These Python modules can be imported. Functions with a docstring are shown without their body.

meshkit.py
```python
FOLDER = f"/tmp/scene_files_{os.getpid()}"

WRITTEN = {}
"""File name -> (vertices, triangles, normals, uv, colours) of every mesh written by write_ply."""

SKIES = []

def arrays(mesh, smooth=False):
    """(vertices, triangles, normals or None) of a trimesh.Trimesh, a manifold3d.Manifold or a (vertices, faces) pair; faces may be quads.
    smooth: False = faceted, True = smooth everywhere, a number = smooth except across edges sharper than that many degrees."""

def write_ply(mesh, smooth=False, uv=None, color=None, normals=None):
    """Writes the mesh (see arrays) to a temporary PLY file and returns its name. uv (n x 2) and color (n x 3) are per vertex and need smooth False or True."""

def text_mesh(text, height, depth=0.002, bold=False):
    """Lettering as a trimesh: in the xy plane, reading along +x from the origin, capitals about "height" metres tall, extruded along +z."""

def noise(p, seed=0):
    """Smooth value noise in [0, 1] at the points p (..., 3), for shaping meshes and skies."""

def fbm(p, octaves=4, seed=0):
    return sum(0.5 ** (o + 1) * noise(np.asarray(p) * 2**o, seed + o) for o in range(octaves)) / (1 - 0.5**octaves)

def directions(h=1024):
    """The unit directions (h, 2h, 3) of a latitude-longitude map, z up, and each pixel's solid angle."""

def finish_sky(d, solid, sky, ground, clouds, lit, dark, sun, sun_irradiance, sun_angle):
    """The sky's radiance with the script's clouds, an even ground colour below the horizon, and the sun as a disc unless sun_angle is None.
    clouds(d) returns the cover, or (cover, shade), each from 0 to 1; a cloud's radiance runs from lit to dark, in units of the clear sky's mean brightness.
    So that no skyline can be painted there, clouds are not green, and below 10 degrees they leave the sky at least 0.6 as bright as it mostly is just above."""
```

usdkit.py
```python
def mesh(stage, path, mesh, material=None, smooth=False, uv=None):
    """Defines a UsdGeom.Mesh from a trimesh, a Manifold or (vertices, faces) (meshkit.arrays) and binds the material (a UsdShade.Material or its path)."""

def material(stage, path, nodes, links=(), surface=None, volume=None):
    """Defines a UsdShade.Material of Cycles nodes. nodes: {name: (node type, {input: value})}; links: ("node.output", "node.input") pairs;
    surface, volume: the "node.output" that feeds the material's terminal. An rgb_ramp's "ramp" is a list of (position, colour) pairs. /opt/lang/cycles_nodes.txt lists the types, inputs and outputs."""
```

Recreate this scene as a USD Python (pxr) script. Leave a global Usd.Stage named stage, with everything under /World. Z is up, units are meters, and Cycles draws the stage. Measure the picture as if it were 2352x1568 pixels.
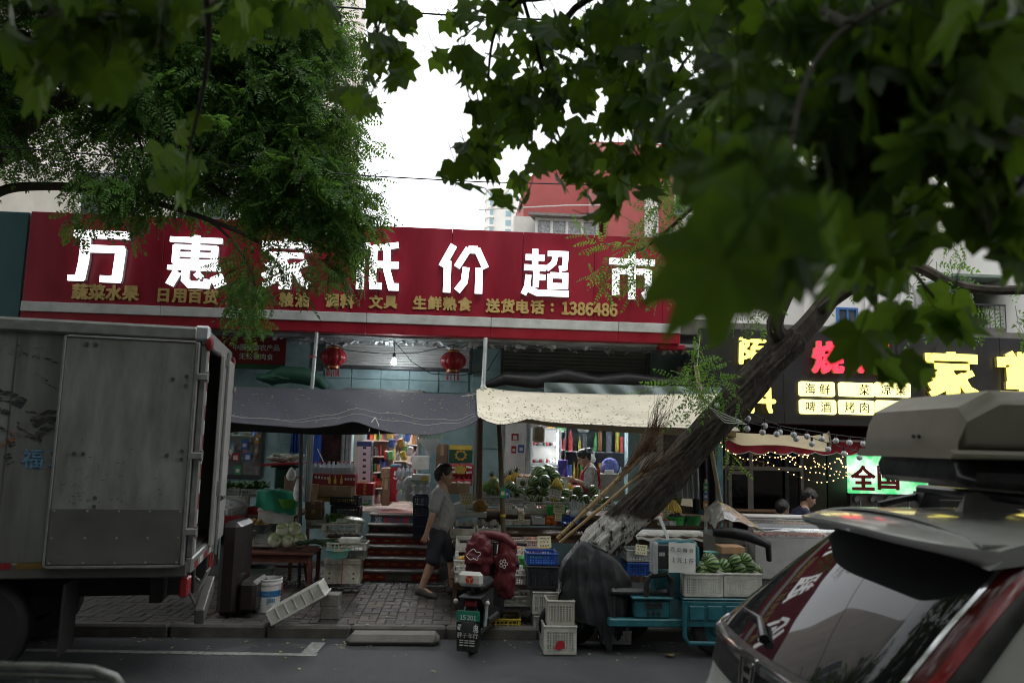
import math, random, glob
import numpy as np, trimesh, manifold3d
from PIL import Image, ImageDraw, ImageFont
from shapely.geometry import Polygon, LineString, box as sbox
from shapely.ops import unary_union
from shapely import affinity
import usdkit, meshkit
from pxr import Usd, UsdGeom, UsdLux, UsdShade, Gf, Sdf, Vt

stage = Usd.Stage.CreateInMemory()
UsdGeom.SetStageUpAxis(stage, UsdGeom.Tokens.z)
UsdGeom.SetStageMetersPerUnit(stage, 1.0)
stage.SetDefaultPrim(UsdGeom.Xform.Define(stage, '/World').GetPrim())
UsdGeom.Scope.Define(stage, '/World/Looks')
R = random.Random(7)
NR = np.random.default_rng(7)

# camera, sky, sun, exposure
EXPOSURE = 0.27
SKY_STRENGTH = 0.15
SUN_INTENSITY = 0.14
SUN_AZ, SUN_EL = math.radians(150), math.radians(58)      # azimuth from +y clockwise, behind the camera to the right
CAM_H, FPX, YAW, PITCH, ROLL = 2.05, 1829.0, math.radians(3.73), math.radians(7.23), math.radians(1.43)
_F = np.array([math.sin(YAW) * math.cos(PITCH), math.cos(YAW) * math.cos(PITCH), math.sin(PITCH)])
_R0 = np.array([math.cos(YAW), -math.sin(YAW), 0.0])
_U0 = np.cross(_R0, _F)
_R = _R0 * math.cos(ROLL) + _U0 * math.sin(ROLL)
_U = _U0 * math.cos(ROLL) - _R0 * math.sin(ROLL)
EYE = np.array([0, 0, CAM_H])
cam = UsdGeom.Camera.Define(stage, '/World/Camera')
cam.AddTransformOp().Set(Gf.Matrix4d(*map(float, [*_R, 0, *_U, 0, *(-_F), 0, *EYE, 1])))
cam.CreateHorizontalApertureAttr(36.0)
cam.CreateVerticalApertureAttr(36.0 * 682 / 1024)
cam.CreateFocalLengthAttr(FPX / 2352 * 36)
cam.CreateFStopAttr(2.2)
cam.CreateFocusDistanceAttr(10.8)
cam.CreateClippingRangeAttr(Gf.Vec2f(0.05, 1000))
cam.CreateExposureAttr(EXPOSURE)

dome = UsdLux.DomeLight.Define(stage, '/World/sky')
usdkit.material(stage, '/World/Looks/sky_look', {
    'tc': ('texture_coordinate', {}),
    's': ('sky_texture', {'sky_type': 'single_scattering', 'sun_disc': False, 'sun_elevation': SUN_EL, 'sun_rotation': SUN_AZ}),
    'n': ('noise_texture', {'scale': 2.2, 'detail': 5.0, 'roughness': 0.55}),
    'cr': ('rgb_ramp', {'ramp': [(0.25, (9.5, 10.0, 10.6)), (0.75, (12.5, 12.6, 12.7))]}),
    'm': ('mix_color', {'fac': 0.93}),
    'b': ('background_shader', {'strength': SKY_STRENGTH})},
    [('tc.generated', 'n.vector'), ('n.fac', 'cr.fac'), ('s.color', 'm.a'), ('cr.color', 'm.b'), ('m.result', 'b.color')], surface='b.background')
UsdShade.MaterialBindingAPI.Apply(dome.GetPrim()).Bind(UsdShade.Material.Get(stage, '/World/Looks/sky_look'))
dome.GetPrim().SetCustomDataByKey('kind', 'structure')
sun = UsdLux.DistantLight.Define(stage, '/World/sun')
sun.CreateNormalizeAttr(True); sun.CreateIntensityAttr(SUN_INTENSITY); sun.CreateAngleAttr(30.0)
sun.CreateColorAttr(Gf.Vec3f(1.0, 0.97, 0.92))
_sd = -np.array([math.sin(SUN_AZ) * math.cos(SUN_EL), math.cos(SUN_AZ) * math.cos(SUN_EL), math.sin(SUN_EL)])
_sx = np.cross([0, 0, 1.0], -_sd); _sx /= np.linalg.norm(_sx); _sy = np.cross(-_sd, _sx)
sun.AddTransformOp(opSuffix='aim').Set(Gf.Matrix4d(*map(float, [*_sx, 0, *_sy, 0, *(-_sd), 0, 0, 0, 30, 1])))

# helpers
def ray(px, py):
    return _F * FPX + _R * (px - 1176) + _U * (784 - py)
def at(px, py, y):
    """the point of the vertical plane at depth y that is seen at a place of the photograph"""
    d = ray(px, py); return EYE + d * (y / d[1])
def atz(px, py, z):
    d = ray(px, py); return EYE + d * ((z - CAM_H) / d[2])
def atx(px, py, x):
    d = ray(px, py); return EYE + d * (x / d[0])
def J(*ms):
    if len(ms) == 1 and isinstance(ms[0], list): ms = ms[0]
    vs, fs, n = [], [], 0
    for m in ms:
        v, f = m
        vs.append(np.asarray(v, float)); fs.append(np.asarray(f, int) + n); n += len(v)
    return np.vstack(vs), np.vstack(fs)
_BF = np.array([[0, 2, 1], [0, 3, 2], [4, 5, 6], [4, 6, 7], [0, 1, 5], [0, 5, 4], [1, 2, 6], [1, 6, 5], [2, 3, 7], [2, 7, 6], [3, 0, 4], [3, 4, 7]])
def bx(x0, x1, y0, y1, z0, z1):
    return np.array([[x0, y0, z0], [x1, y0, z0], [x1, y1, z0], [x0, y1, z0], [x0, y0, z1], [x1, y0, z1], [x1, y1, z1], [x0, y1, z1]], float), _BF
def cb(cx, cy, cz, sx, sy, sz):
    return bx(cx - sx / 2, cx + sx / 2, cy - sy / 2, cy + sy / 2, cz - sz / 2, cz + sz / 2)
def tv(t):
    return np.asarray(t.vertices, float), np.asarray(t.faces, int)
def hull(pts):
    m = manifold3d.Manifold.hull_points(np.asarray(pts, float)).to_mesh()
    return np.array(m.vert_properties[:, :3], float), np.array(m.tri_verts, int)
def rb(x0, x1, y0, y1, z0, z1, b=0.01):
    """box with chamfered edges"""
    b = min(b, (x1 - x0) * .45, (y1 - y0) * .45, (z1 - z0) * .45)
    P = []
    for i in (0, 1):
        for j in (0, 1):
            for k in (0, 1):
                x, y, z = (x1 if i else x0), (y1 if j else y0), (z1 if k else z0)
                dx, dy, dz = (-b if i else b), (-b if j else b), (-b if k else b)
                P += [(x + dx, y + dy, z), (x + dx, y, z + dz), (x, y + dy, z + dz)]
    return hull(P)
def rot(ax, deg):
    a = math.radians(deg); c, s = math.cos(a), math.sin(a)
    return {'x': np.array([[1, 0, 0], [0, c, -s], [0, s, c]]), 'y': np.array([[c, 0, s], [0, 1, 0], [-s, 0, c]]), 'z': np.array([[c, -s, 0], [s, c, 0], [0, 0, 1]])}[ax]
def xf(m, loc=(0, 0, 0), rx=0, ry=0, rz=0, s=1.0):
    M = rot('z', rz) @ rot('y', ry) @ rot('x', rx)
    return (np.asarray(m[0], float) * np.asarray(s)) @ M.T + np.asarray(loc, float), m[1]
def frame(m, o, ex, ey, ez):
    v = np.asarray(m[0], float)
    return np.asarray(o) + v[:, :1] * np.asarray(ex) + v[:, 1:2] * np.asarray(ey) + v[:, 2:] * np.asarray(ez), m[1]
def tube(pts, r, n=8, cap=True):
    p = np.asarray(pts, float); k = len(p); r = np.broadcast_to(np.asarray(r, float), (k,))
    t = np.gradient(p, axis=0); t /= np.linalg.norm(t, axis=1, keepdims=True) + 1e-12
    up = np.array([0, 0, 1.0]) if abs(t[0][2]) < .9 else np.array([1.0, 0, 0])
    a = np.cross(t[0], up); a /= np.linalg.norm(a)
    A = []
    for i in range(k):
        a = a - t[i] * (a @ t[i]); a /= np.linalg.norm(a) + 1e-12; A.append(a)
    A = np.array(A); B = np.cross(t, A)
    an = np.arange(n) * 2 * math.pi / n
    v = (p[:, None] + r[:, None, None] * (np.cos(an)[None, :, None] * A[:, None] + np.sin(an)[None, :, None] * B[:, None])).reshape(-1, 3)
    f = []
    for i in range(k - 1):
        for j in range(n):
            q = (i * n + j, i * n + (j + 1) % n, (i + 1) * n + (j + 1) % n, (i + 1) * n + j)
            f += [(q[0], q[1], q[2]), (q[0], q[2], q[3])]
    if cap:
        v = np.vstack([v, p[0], p[-1]])
        for j in range(n):
            f += [(k * n, (j + 1) % n, j), (k * n + 1, (k - 1) * n + j, (k - 1) * n + (j + 1) % n)]
    return v, np.array(f)
def cyl(p, q, r, n=12, r2=None):
    return tube([p, q], [r, r if r2 is None else r2], n)
def lathe(prof, n=20):
    """profile of (radius, z), turned about z"""
    P = np.array(prof, float); k = len(P); an = np.arange(n) * 2 * math.pi / n
    v = np.stack([P[:, None, 0] * np.cos(an), P[:, None, 0] * np.sin(an), np.broadcast_to(P[:, None, 1], (k, n))], -1).reshape(-1, 3)
    f = []
    for i in range(k - 1):
        for j in range(n):
            a, b, c, d = i * n + j, i * n + (j + 1) % n, (i + 1) * n + (j + 1) % n, (i + 1) * n + j
            f += [(a, b, c), (a, c, d)]
    return v, np.array(f)
def prism(poly, d):
    """2-D outline (points or shapely polygon), thick d along z"""
    g = poly if hasattr(poly, 'geom_type') else Polygon(poly)
    if not g.is_valid: g = g.buffer(0)
    ms = [tv(trimesh.creation.extrude_polygon(h, d, engine='earcut')) for h in getattr(g, 'geoms', [g]) if h.geom_type == 'Polygon' and h.area > 1e-9]
    return J(ms) if ms else (np.zeros((3, 3)), np.array([[0, 1, 2]]))
def up(m):
    """a mesh drawn in xy with depth z is stood up: reading along x, up z, its front towards -y"""
    v = np.asarray(m[0]); return np.stack([v[:, 0], -v[:, 2], v[:, 1]], 1), m[1]
def sheet(fn, nu, nv, t=0.0):
    """surface fn(u, v) for u, v in 0..1; with a thickness t along its normal it is a closed shell"""
    u, w = np.meshgrid(np.linspace(0, 1, nu + 1), np.linspace(0, 1, nv + 1), indexing='ij')
    P = np.array([[fn(a, b) for a, b in zip(r1, r2)] for r1, r2 in zip(u, w)], float)
    n = (nu + 1) * (nv + 1); V = P.reshape(-1, 3); f = []
    for i in range(nu):
        for j in range(nv):
            a, b, c, d = i * (nv + 1) + j, (i + 1) * (nv + 1) + j, (i + 1) * (nv + 1) + j + 1, i * (nv + 1) + j + 1
            f += [(a, b, c), (a, c, d)]
    f = np.array(f)
    if not t: return V, f
    N = np.cross(np.gradient(P, axis=0), np.gradient(P, axis=1)).reshape(-1, 3); N /= np.linalg.norm(N, axis=1, keepdims=True) + 1e-12
    g = f[:, ::-1] + n; e = []
    rim = [i * (nv + 1) for i in range(nu + 1)] + [nu * (nv + 1) + j for j in range(1, nv + 1)] + [i * (nv + 1) + nv for i in range(nu - 1, -1, -1)] + [j for j in range(nv - 1, 0, -1)]
    for a, b in zip(rim, rim[1:] + rim[:1]): e += [(b, a, a + n), (b, a + n, b + n)]
    return np.vstack([V, V - N * t]), np.vstack([f, g, np.array(e)])
_ICO = {}
def ball(r=1.0, sub=2, c=(0, 0, 0), s=(1, 1, 1)):
    if sub not in _ICO: _ICO[sub] = tv(trimesh.creation.icosphere(subdivisions=sub))
    v, f = _ICO[sub]; return v * r * np.asarray(s) + np.asarray(c), f
def lumpy(m, amp, freq, seed=0):
    v = np.asarray(m[0], float); c = v.mean(0); d = v - c; L = np.linalg.norm(d, axis=1, keepdims=True) + 1e-9
    n = meshkit.fbm(v * freq + seed * 7.3, 3, seed)[:, None] - .5
    return v + d / L * n * amp, m[1]
def blob(joints, bones, edge=0.03, smooth=8):
    """one continuous skin over a skeleton: joints {name: (xyz, r)}"""
    sp = lambda p, r: manifold3d.Manifold.sphere(r, 14).translate([float(x) for x in p])
    M = manifold3d.Manifold()
    for ch in bones:
        M = M + manifold3d.Manifold.batch_hull([sp(*joints[j]) for j in ch])
    m = M.refine_to_length(edge).to_mesh()
    t = trimesh.Trimesh(np.array(m.vert_properties[:, :3]), np.array(m.tri_verts), process=True)
    trimesh.smoothing.filter_taubin(t, iterations=smooth)
    return tv(t)

_names = {}
def uniq(parent, name):
    k = (parent, name); n = _names.get(k, 0); _names[k] = n + 1
    return f'{parent}/{name}' + (f'_{n:03d}' if n else '')
def ops(x, loc, r, s):
    x.AddTranslateOp().Set(Gf.Vec3d(*map(float, loc)))
    x.AddRotateXYZOp().Set(Gf.Vec3f(*map(float, r)))
    x.AddScaleOp().Set(Gf.Vec3f(*map(float, (s, s, s) if np.ndim(s) == 0 else s)))
def tag(path, label=None, cat=None, group=None, kind=None):
    p = stage.GetPrimAtPath(path)
    for k, v in (('label', label), ('category', cat), ('group', group), ('kind', kind)):
        if v: p.SetCustomDataByKey(k, v)
    return path
def thing(name, label, cat, loc=(0, 0, 0), rz=0, group=None, kind=None, r=None, s=1):
    path = uniq('/World', name)
    ops(UsdGeom.Xform.Define(stage, path), loc, r or (0, 0, rz), s)
    return tag(path, label, cat, group, kind)
def part(t, name, m, mat, smooth=30, label=None, kind=None):
    path = uniq(t, name)
    usdkit.mesh(stage, path, m, mat, smooth if smooth is True or len(m[1]) > 44 else False)
    return tag(path, label, kind=kind)
def solo(name, label, cat, m, mat, loc=(0, 0, 0), rz=0, group=None, smooth=30, kind=None):
    path = uniq('/World', name)
    g = usdkit.mesh(stage, path, m, mat, smooth)
    ops(g, loc, (0, 0, rz), 1)
    return tag(path, label, cat, group, kind)
def copy(src, label, loc, rz=0, group=None, r=None, s=1, cat=None):
    path = uniq('/World', '_'.join(x for x in src.split('/')[-1].split('_') if not x.isdigit()))
    x = UsdGeom.Xform.Define(stage, path)
    ops(x, loc, r or (0, 0, rz), s)
    x.GetPrim().GetReferences().AddInternalReference(src)
    x.GetPrim().SetInstanceable(True)
    was = stage.GetPrimAtPath(src).GetCustomData()
    return tag(path, label, cat or was.get('category'), group or was.get('group'))
def put(made, label, loc, rz=0, group=None, r=None, s=1, key=None, store={}):
    """first use builds the thing with made(label, loc...), later uses reference it"""
    k = key or made.__name__
    if k not in store:
        store[k] = made(label, loc, rz, group, r, s); return store[k]
    return copy(store[k], label, loc, rz, group, r, s)

def M(name, c, r=.6, var=.18, scale=9.0, bump=0.0, bscale=60.0, metal=0.0, spec=.5, c2=None, rnd=0.0, coat=0.0, emit=0, stretch=None, sheen=0.0, c3=None, detail=4.0, world=False):
    """procedural surface: colour mottled by noise, rougher and smoother patches, fine relief"""
    c = np.array(c, float); lo = c * (1 - var) if c2 is None else np.array(c2, float); hi = np.minimum(c * (1 + var), 1)
    ramp = [(0.3, lo), (0.7, hi)] if c3 is None else [(0.3, lo), (0.5, c), (0.72, np.array(c3, float))]
    n = {'tc': ('texture_coordinate', {}), 'gp': ('geometry', {}), 'mp': ('mapping', {'scale': stretch or (1, 1, 1)}), 'n': ('noise_texture', {'scale': scale, 'detail': detail, 'roughness': .6}),
         'rp': ('rgb_ramp', {'ramp': ramp}), 'p': ('principled_bsdf', {'metallic': metal, 'specular_ior_level': spec, 'coat_weight': coat, 'sheen_weight': sheen}),
         'rr': ('map_range', {'from_min': .3, 'from_max': .7, 'to_min': max(r - .1, .02), 'to_max': min(r + .1, 1)})}
    L = [('gp.position' if world else 'tc.object', 'mp.vector'), ('mp.vector', 'n.vector'), ('n.fac', 'rp.fac'), ('n.fac', 'rr.value'), ('rr.result', 'p.roughness')]
    last = 'rp.color'
    if rnd:
        n['oi'] = ('object_info', {}); n['rm'] = ('map_range', {'to_min': 1 - rnd, 'to_max': 1 + rnd}); n['hs'] = ('hsv', {'hue': .5, 'saturation': 1.0})
        L += [('oi.random', 'rm.value'), ('rm.result', 'hs.value'), (last, 'hs.color')]; last = 'hs.color'
    L.append((last, 'p.base_color'))
    if emit: n['p'][1]['emission_strength'] = emit; L.append((last, 'p.emission_color'))
    if bump:
        n['nb'] = ('noise_texture', {'scale': bscale, 'detail': 3.0}); n['b'] = ('bump', {'strength': min(bump * 1.0, 1.0), 'distance': 0.01 if bump <= 1 else .01 * bump})
        L += [('mp.vector', 'nb.vector'), ('nb.fac', 'b.height'), ('b.normal', 'p.normal')]
    return usdkit.material(stage, '/World/Looks/' + name, n, L, surface='p.BSDF')
def EM(name, c, strength, base=(.8, .8, .8)):
    return usdkit.material(stage, '/World/Looks/' + name, {'p': ('principled_bsdf', {'base_color': base, 'roughness': .4, 'emission_color': c, 'emission_strength': strength})}, surface='p.BSDF')
def CLEAR(name, c=(.9, .95, .95), op=.2, r=.08):
    """thin see-through plastic or window glass"""
    return usdkit.material(stage, '/World/Looks/' + name, {
        't': ('transparent_bsdf', {'color': c}), 'g': ('glossy_bsdf', {'color': (.9, .9, .9), 'roughness': r}), 'f': ('fresnel', {'IOR': 1.5}),
        'd': ('diffuse_bsdf', {'color': c}), 'm1': ('mix_closure', {'fac': op}), 'm2': ('mix_closure', {})},
        [('t.BSDF', 'm1.closure1'), ('d.BSDF', 'm1.closure2'), ('f.fac', 'm2.fac'), ('m1.closure', 'm2.closure1'), ('g.BSDF', 'm2.closure2')], surface='m2.closure')

_FONT = {}
def outline(s, bold=0, px=72, cjk=True):
    k = (s, bold, px)
    if k not in _FONT:
        if px not in _FONT: _FONT[px] = ImageFont.truetype(glob.glob('/opt/blender-*/*/datafiles/fonts/Noto Sans CJK*')[0], px)
        f = _FONT[px]; x0, y0, x1, y1 = f.getbbox(s, anchor='ls', stroke_width=bold)
        im = Image.new('L', (x1 - x0 + 8, y1 - y0 + 8))
        ImageDraw.Draw(im).text((4 - x0, 4 - y0), s, 255, font=f, anchor='ls', stroke_width=bold)
        on = np.pad(np.asarray(im) > 127, ((0, 0), (1, 1))).astype(np.int8)
        rows, st = np.nonzero(np.diff(on, axis=1) == 1); en = np.nonzero(np.diff(on, axis=1) == -1)[1]
        g = unary_union([sbox(a, -r - 1, b, -r) for a, b, r in zip(st, en, rows)]).buffer(.55).buffer(-.55).simplify(.55)
        _FONT[k] = affinity.scale(affinity.translate(g, -4, -(y0 - 4)), 1 / px, 1 / px, origin=(0, 0))
    return _FONT[k]
def text(s, h, d=.002, bold=0, px=72, center=True):
    """lettering stood up facing -y, one em is h tall"""
    g = affinity.scale(outline(s, bold, px), h, h, origin=(0, 0))
    a = g.bounds
    if center: g = affinity.translate(g, -(a[0] + a[2]) / 2, -(a[1] + a[3]) / 2)
    return up(prism(g, d))
ORD = 'first second third fourth fifth sixth seventh eighth ninth tenth eleventh twelfth thirteenth fourteenth'.split()
def ranked(pts, label):
    """each point of the list with a label that says which one it is, counted from the left"""
    o = sorted(range(len(pts)), key=lambda i: pts[i][0])
    return [(*pts[i], f'{label}, {ORD[k]} from the left') for k, i in enumerate(o)]
# materials of the setting
mAsphalt = M('asphalt', (.050, .052, .056), .75, .22, 1.1, bump=.9, bscale=120, c2=(.035, .036, .038), c3=(.085, .086, .088), detail=9)
mPaint = M('road_paint', (.30, .30, .28), .7, .35, 22, c2=(.12, .12, .12), bump=.3, bscale=140)
mKerb = M('kerb_granite', (.10, .092, .08), .8, .4, 5, bump=.6, bscale=90)
mBrickA = M('paver_grey', (.072, .064, .056), .75, .3, 3, bump=.4, bscale=70, rnd=.25, world=True)
mBrickB = M('paver_brown', (.095, .075, .062), .75, .3, 3, bump=.4, bscale=70, rnd=.25, world=True)
mSand = M('joint_sand', (.09, .08, .07), .9, .3, 8)
mRed = M('sign_red', (.32, .011, .032), .38, .2, 1.2, c2=(.24, .010, .026), stretch=(1.5, 1, .4), detail=7)
mRedTrim = M('trim_red', (.30, .01, .025), .4, .15, 3)
mWhiteTrim = M('trim_white', (.66, .67, .66), .5, .1, 4, c2=(.5, .5, .48))
mTeal = M('sign_teal', (.02, .09, .10), .5, .1, 2)
mGold = M('gold_letters', (.66, .47, .18), .4, .15, 20, metal=.15)
mLetter = EM('letter_light', (1, .985, 1), 1.35)
mLetterSide = M('letter_side', (.5, .5, .52), .4, .1, 5)
mBlueWall = M('blue_wall', (.30, .45, .48), .6, .16, 3.5, bump=.15, bscale=25, c2=(.20, .31, .33), c3=(.37, .52, .54))
mTealWall = M('teal_plaster', (.07, .16, .19), .75, .4, 4, bump=.3, bscale=20, c3=(.13, .24, .27))
mSoffit = M('peeling_paint', (.25, .28, .28), .8, .3, 1.8, bump=.8, bscale=8, c2=(.045, .05, .05), c3=(.50, .53, .52), stretch=(1, 2.2, 1), detail=7)
mFlake = M('paint_flake', (.5, .53, .54), .7, .3, 9, rnd=.3)
mShut = M('shutter_steel', (.55, .57, .56), .45, .12, 3, metal=.3, c2=(.36, .37, .36), stretch=(.4, 1, 1))
mShutDark = M('shutter_dusty', (.16, .165, .155), .6, .2, 3, metal=.2)
mSteel = M('galvanised', (.45, .46, .47), .4, .15, 12, metal=.7)
mSteelDark = M('dark_steel', (.08, .085, .09), .45, .25, 12, metal=.5)
mConcrete = M('concrete', (.17, .16, .145), .85, .25, 4, bump=.5, bscale=40)
mDark = M('dark_inside', (.02, .02, .022), .8, .3, 3)
mPink = M('pink_inner_wall', (.62, .45, .46), .7, .08, 3)
mCream = M('cream_render', (.62, .585, .52), .85, .08, .8, bump=.2, bscale=20, c2=(.50, .47, .41))
mWhiteRender = M('white_render', (.74, .72, .69), .85, .06, .8, bump=.2, bscale=20, c2=(.60, .575, .53))
mRedRender = M('red_render', (.40, .105, .10), .85, .08, .8, c2=(.33, .075, .07))
mGlassDark = M('window_glass', (.05, .06, .07), .08, .3, 2, spec=.8)
mFrameWhite = M('white_frame', (.72, .72, .70), .4, .08, 5)
mGrey = M('restaurant_board', (.028, .027, .03), .4, .15, 2)
mRope = M('white_cord', (.6, .6, .56), .8, .1, 20)
mCable = M('black_cable', (.015, .015, .016), .6, .1, 20)

# ground, road, kerb, pavement
KY = 8.65          # depth of the kerb line
solo('road', None, None, J(bx(-70, 70, -14, KY + .02, -.3, 0)), mAsphalt, kind='structure')
solo('ground', None, None, bx(-300, 300, -300, 300, -.7, -.31), mConcrete, kind='structure')
P1 = atz(725, 1507, 0); P0 = atz(300, 1500, 0)
def strip(pts, z): return prism(Polygon(pts), .002)[0] + [0, 0, z], prism(Polygon(pts), .002)[1]
e1 = (P1 - P0) / np.linalg.norm(P1 - P0)
def wobble(a, b, w, seed):
    rr = random.Random(seed); n = np.array([-(b - a)[1], (b - a)[0]]) / np.linalg.norm(b - a); o, q = [], []
    for t in np.linspace(0, 1, 40):
        p = a + (b - a) * t; o.append(p + n * rr.uniform(-.008, .008)); q.append(p + n * (w + rr.uniform(-.008, .008)))
    return Polygon(o + q[::-1]).buffer(0)
q0 = (P1 - e1 * 9)[:2]; q1 = P1[:2]
mk = unary_union([wobble(q0, q1, .10, 3), wobble(q1 - e1[:2] * .16, q1 - e1[:2] * .16 + np.array([0.03, .52]), -.14, 4)])
v, f = prism(mk, .003); v = v + [0, 0, .002]
solo('parking_bay_marking', None, None, (v, f), mPaint, kind='structure')
pave = thing('pavement', None, None, kind='structure')
part(pave, 'slab', bx(-70, 70, KY + .12, 40, -.3, .105), mSand)
kerb = thing('kerb', None, None, kind='structure')
x = -12.0
while x < 14:
    L = R.uniform(.85, 1.05); dz = R.uniform(-.008, .006)
    m = rb(x + .004, x + L - .006, KY + R.uniform(-.006, .006), KY + .14, -.2, .125 + dz, .022)
    part(kerb, 'kerb_stone', m, mKerb); x += L
a, b = atz(805, 1462, .0)[0], atz(1010, 1462, 0)[0]
solo('kerb_ramp', 'lumpy concrete ramp against the kerb in front of the steps', 'ramp', lumpy(rb(a, b, KY - .30, KY - .008, -.02, .10, .06), .05, 5), mConcrete)
bricks = []
for i in range(-38, 30):
    for j in range(0, 15):
        x0, y0 = i * .2, KY + .145 + j * .2
        h = (i + j) % 2
        for k in (0, 1):
            z = .118 + R.uniform(-.004, .004); g = .004
            c = (x0 + .1, y0 + .05 + .1 * k, .2, .1) if h else (x0 + .05 + .1 * k, y0 + .1, .1, .2)
            X0, X1, Y0, Y1 = c[0] - c[2] / 2 + g, c[0] + c[2] / 2 - g, c[1] - c[3] / 2 + g, c[1] + c[3] / 2 - g
            e = .006; tl = R.uniform(-.003, .003)
            V = np.array([[X0, Y0, .09], [X1, Y0, .09], [X1, Y1, .09], [X0, Y1, .09], [X0, Y0, z - .005], [X1, Y0, z - .005], [X1, Y1, z - .005], [X0, Y1, z - .005], [X0 + e, Y0 + e, z], [X1 - e, Y0 + e, z + tl], [X1 - e, Y1 - e, z + tl], [X0 + e, Y1 - e, z]])
            F = []
            for q in (0, 4):
                for w in range(4): F += [(q + w, q + (w + 1) % 4, q + 4 + (w + 1) % 4), (q + w, q + 4 + (w + 1) % 4, q + 4 + w)]
            F += [(8, 9, 10), (8, 10, 11)]
            vis = -2.75 < c[0] < .15 and c[1] < 11.35
            bricks.append((not vis, c[1], (V, np.array(F)), R.random() < .3))
bricks.sort(key=lambda b: (b[0], b[1]))
for b in bricks[:300]: part(pave, 'brick', b[2], mBrickB if b[3] else mBrickA, False)
part(pave, 'brick_field', J([b[2] for b in bricks[300:]]), mBrickA, False, kind='stuff')

# supermarket building
FY, WY = 12.0, 13.2        # depths of the sign and of the wall
FLOOR = .90
def wx(px, y=WY, py=1000): return at(px, py, y)[0]
def wz(px, py, y=WY): return at(px, py, y)[2]
shop = thing('supermarket_building', 'pale blue supermarket front with roller shutters and open doorway under the red sign', 'building', (0, 0, 0))
XL, XR = wx(-700), wx(1570)
CEIL = 3.60
dl, dr = wx(809), wx(962)             # doorway
sl, sr = wx(1218), wx(1442)           # fruit shop opening
gl, gr_ = wx(1156), wx(1212)          # glass beside it
wl, wr = wx(505), wx(606)             # left shop window
LZ = wz(880, 903)
walls = [bx(XL, wl, WY, WY + .25, 0, CEIL), bx(wr, dl, WY, WY + .25, 0, CEIL), bx(wl, wr, WY, WY + .25, 0, wz(560, 1095)), bx(wl, wr, WY, WY + .25, wz(560, 962), CEIL), bx(dl, dr, WY, WY + .25, LZ, CEIL),
         bx(dr, gl, WY, WY + .25, 0, CEIL), bx(gl, sr, WY, WY + .25, wz(1300, 945), CEIL), bx(gl, gr_, WY, WY + .25, 0, wz(1180, 1090)), bx(gr_, sl, WY - .02, WY + .27, 0, wz(1300, 945)), bx(sr, wx(1470), WY - .03, WY + .25, 0, wz(1300, 945)), bx(wx(1470), XR, WY, WY + .25, 0, CEIL), bx(sr, wx(1470), WY, WY + .25, wz(1300, 945), CEIL),
         bx(dl, dr, WY, WY + .25, 0, FLOOR - .03), bx(gr_, sr, WY, WY + .25, 0, FLOOR - .1)]
part(shop, 'wall', J(walls), mBlueWall)
part(shop, 'wall', bx(XR, XR + .3, FY + .1, WY + .25, 0, CEIL), mTealWall, label='dark teal plaster side wall')
part(shop, 'roof', bx(XL, XR + .3, FY + .21, 20, CEIL + .21, CEIL + .45), mConcrete)
for i, (p0, p1) in enumerate(((738, 800), (801, 868), (869, 935), (936, 1003), (1004, 1072))):
    for q0, q1 in ((847, 872), (873, 899)):
        part(shop, 'wall_panel', rb(wx(p0) + .004, wx(p1) - .004, WY - .022, WY - .001, wz(900, q1) + .004, wz(900, q0) - .004, .004), mBlueWall)
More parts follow.
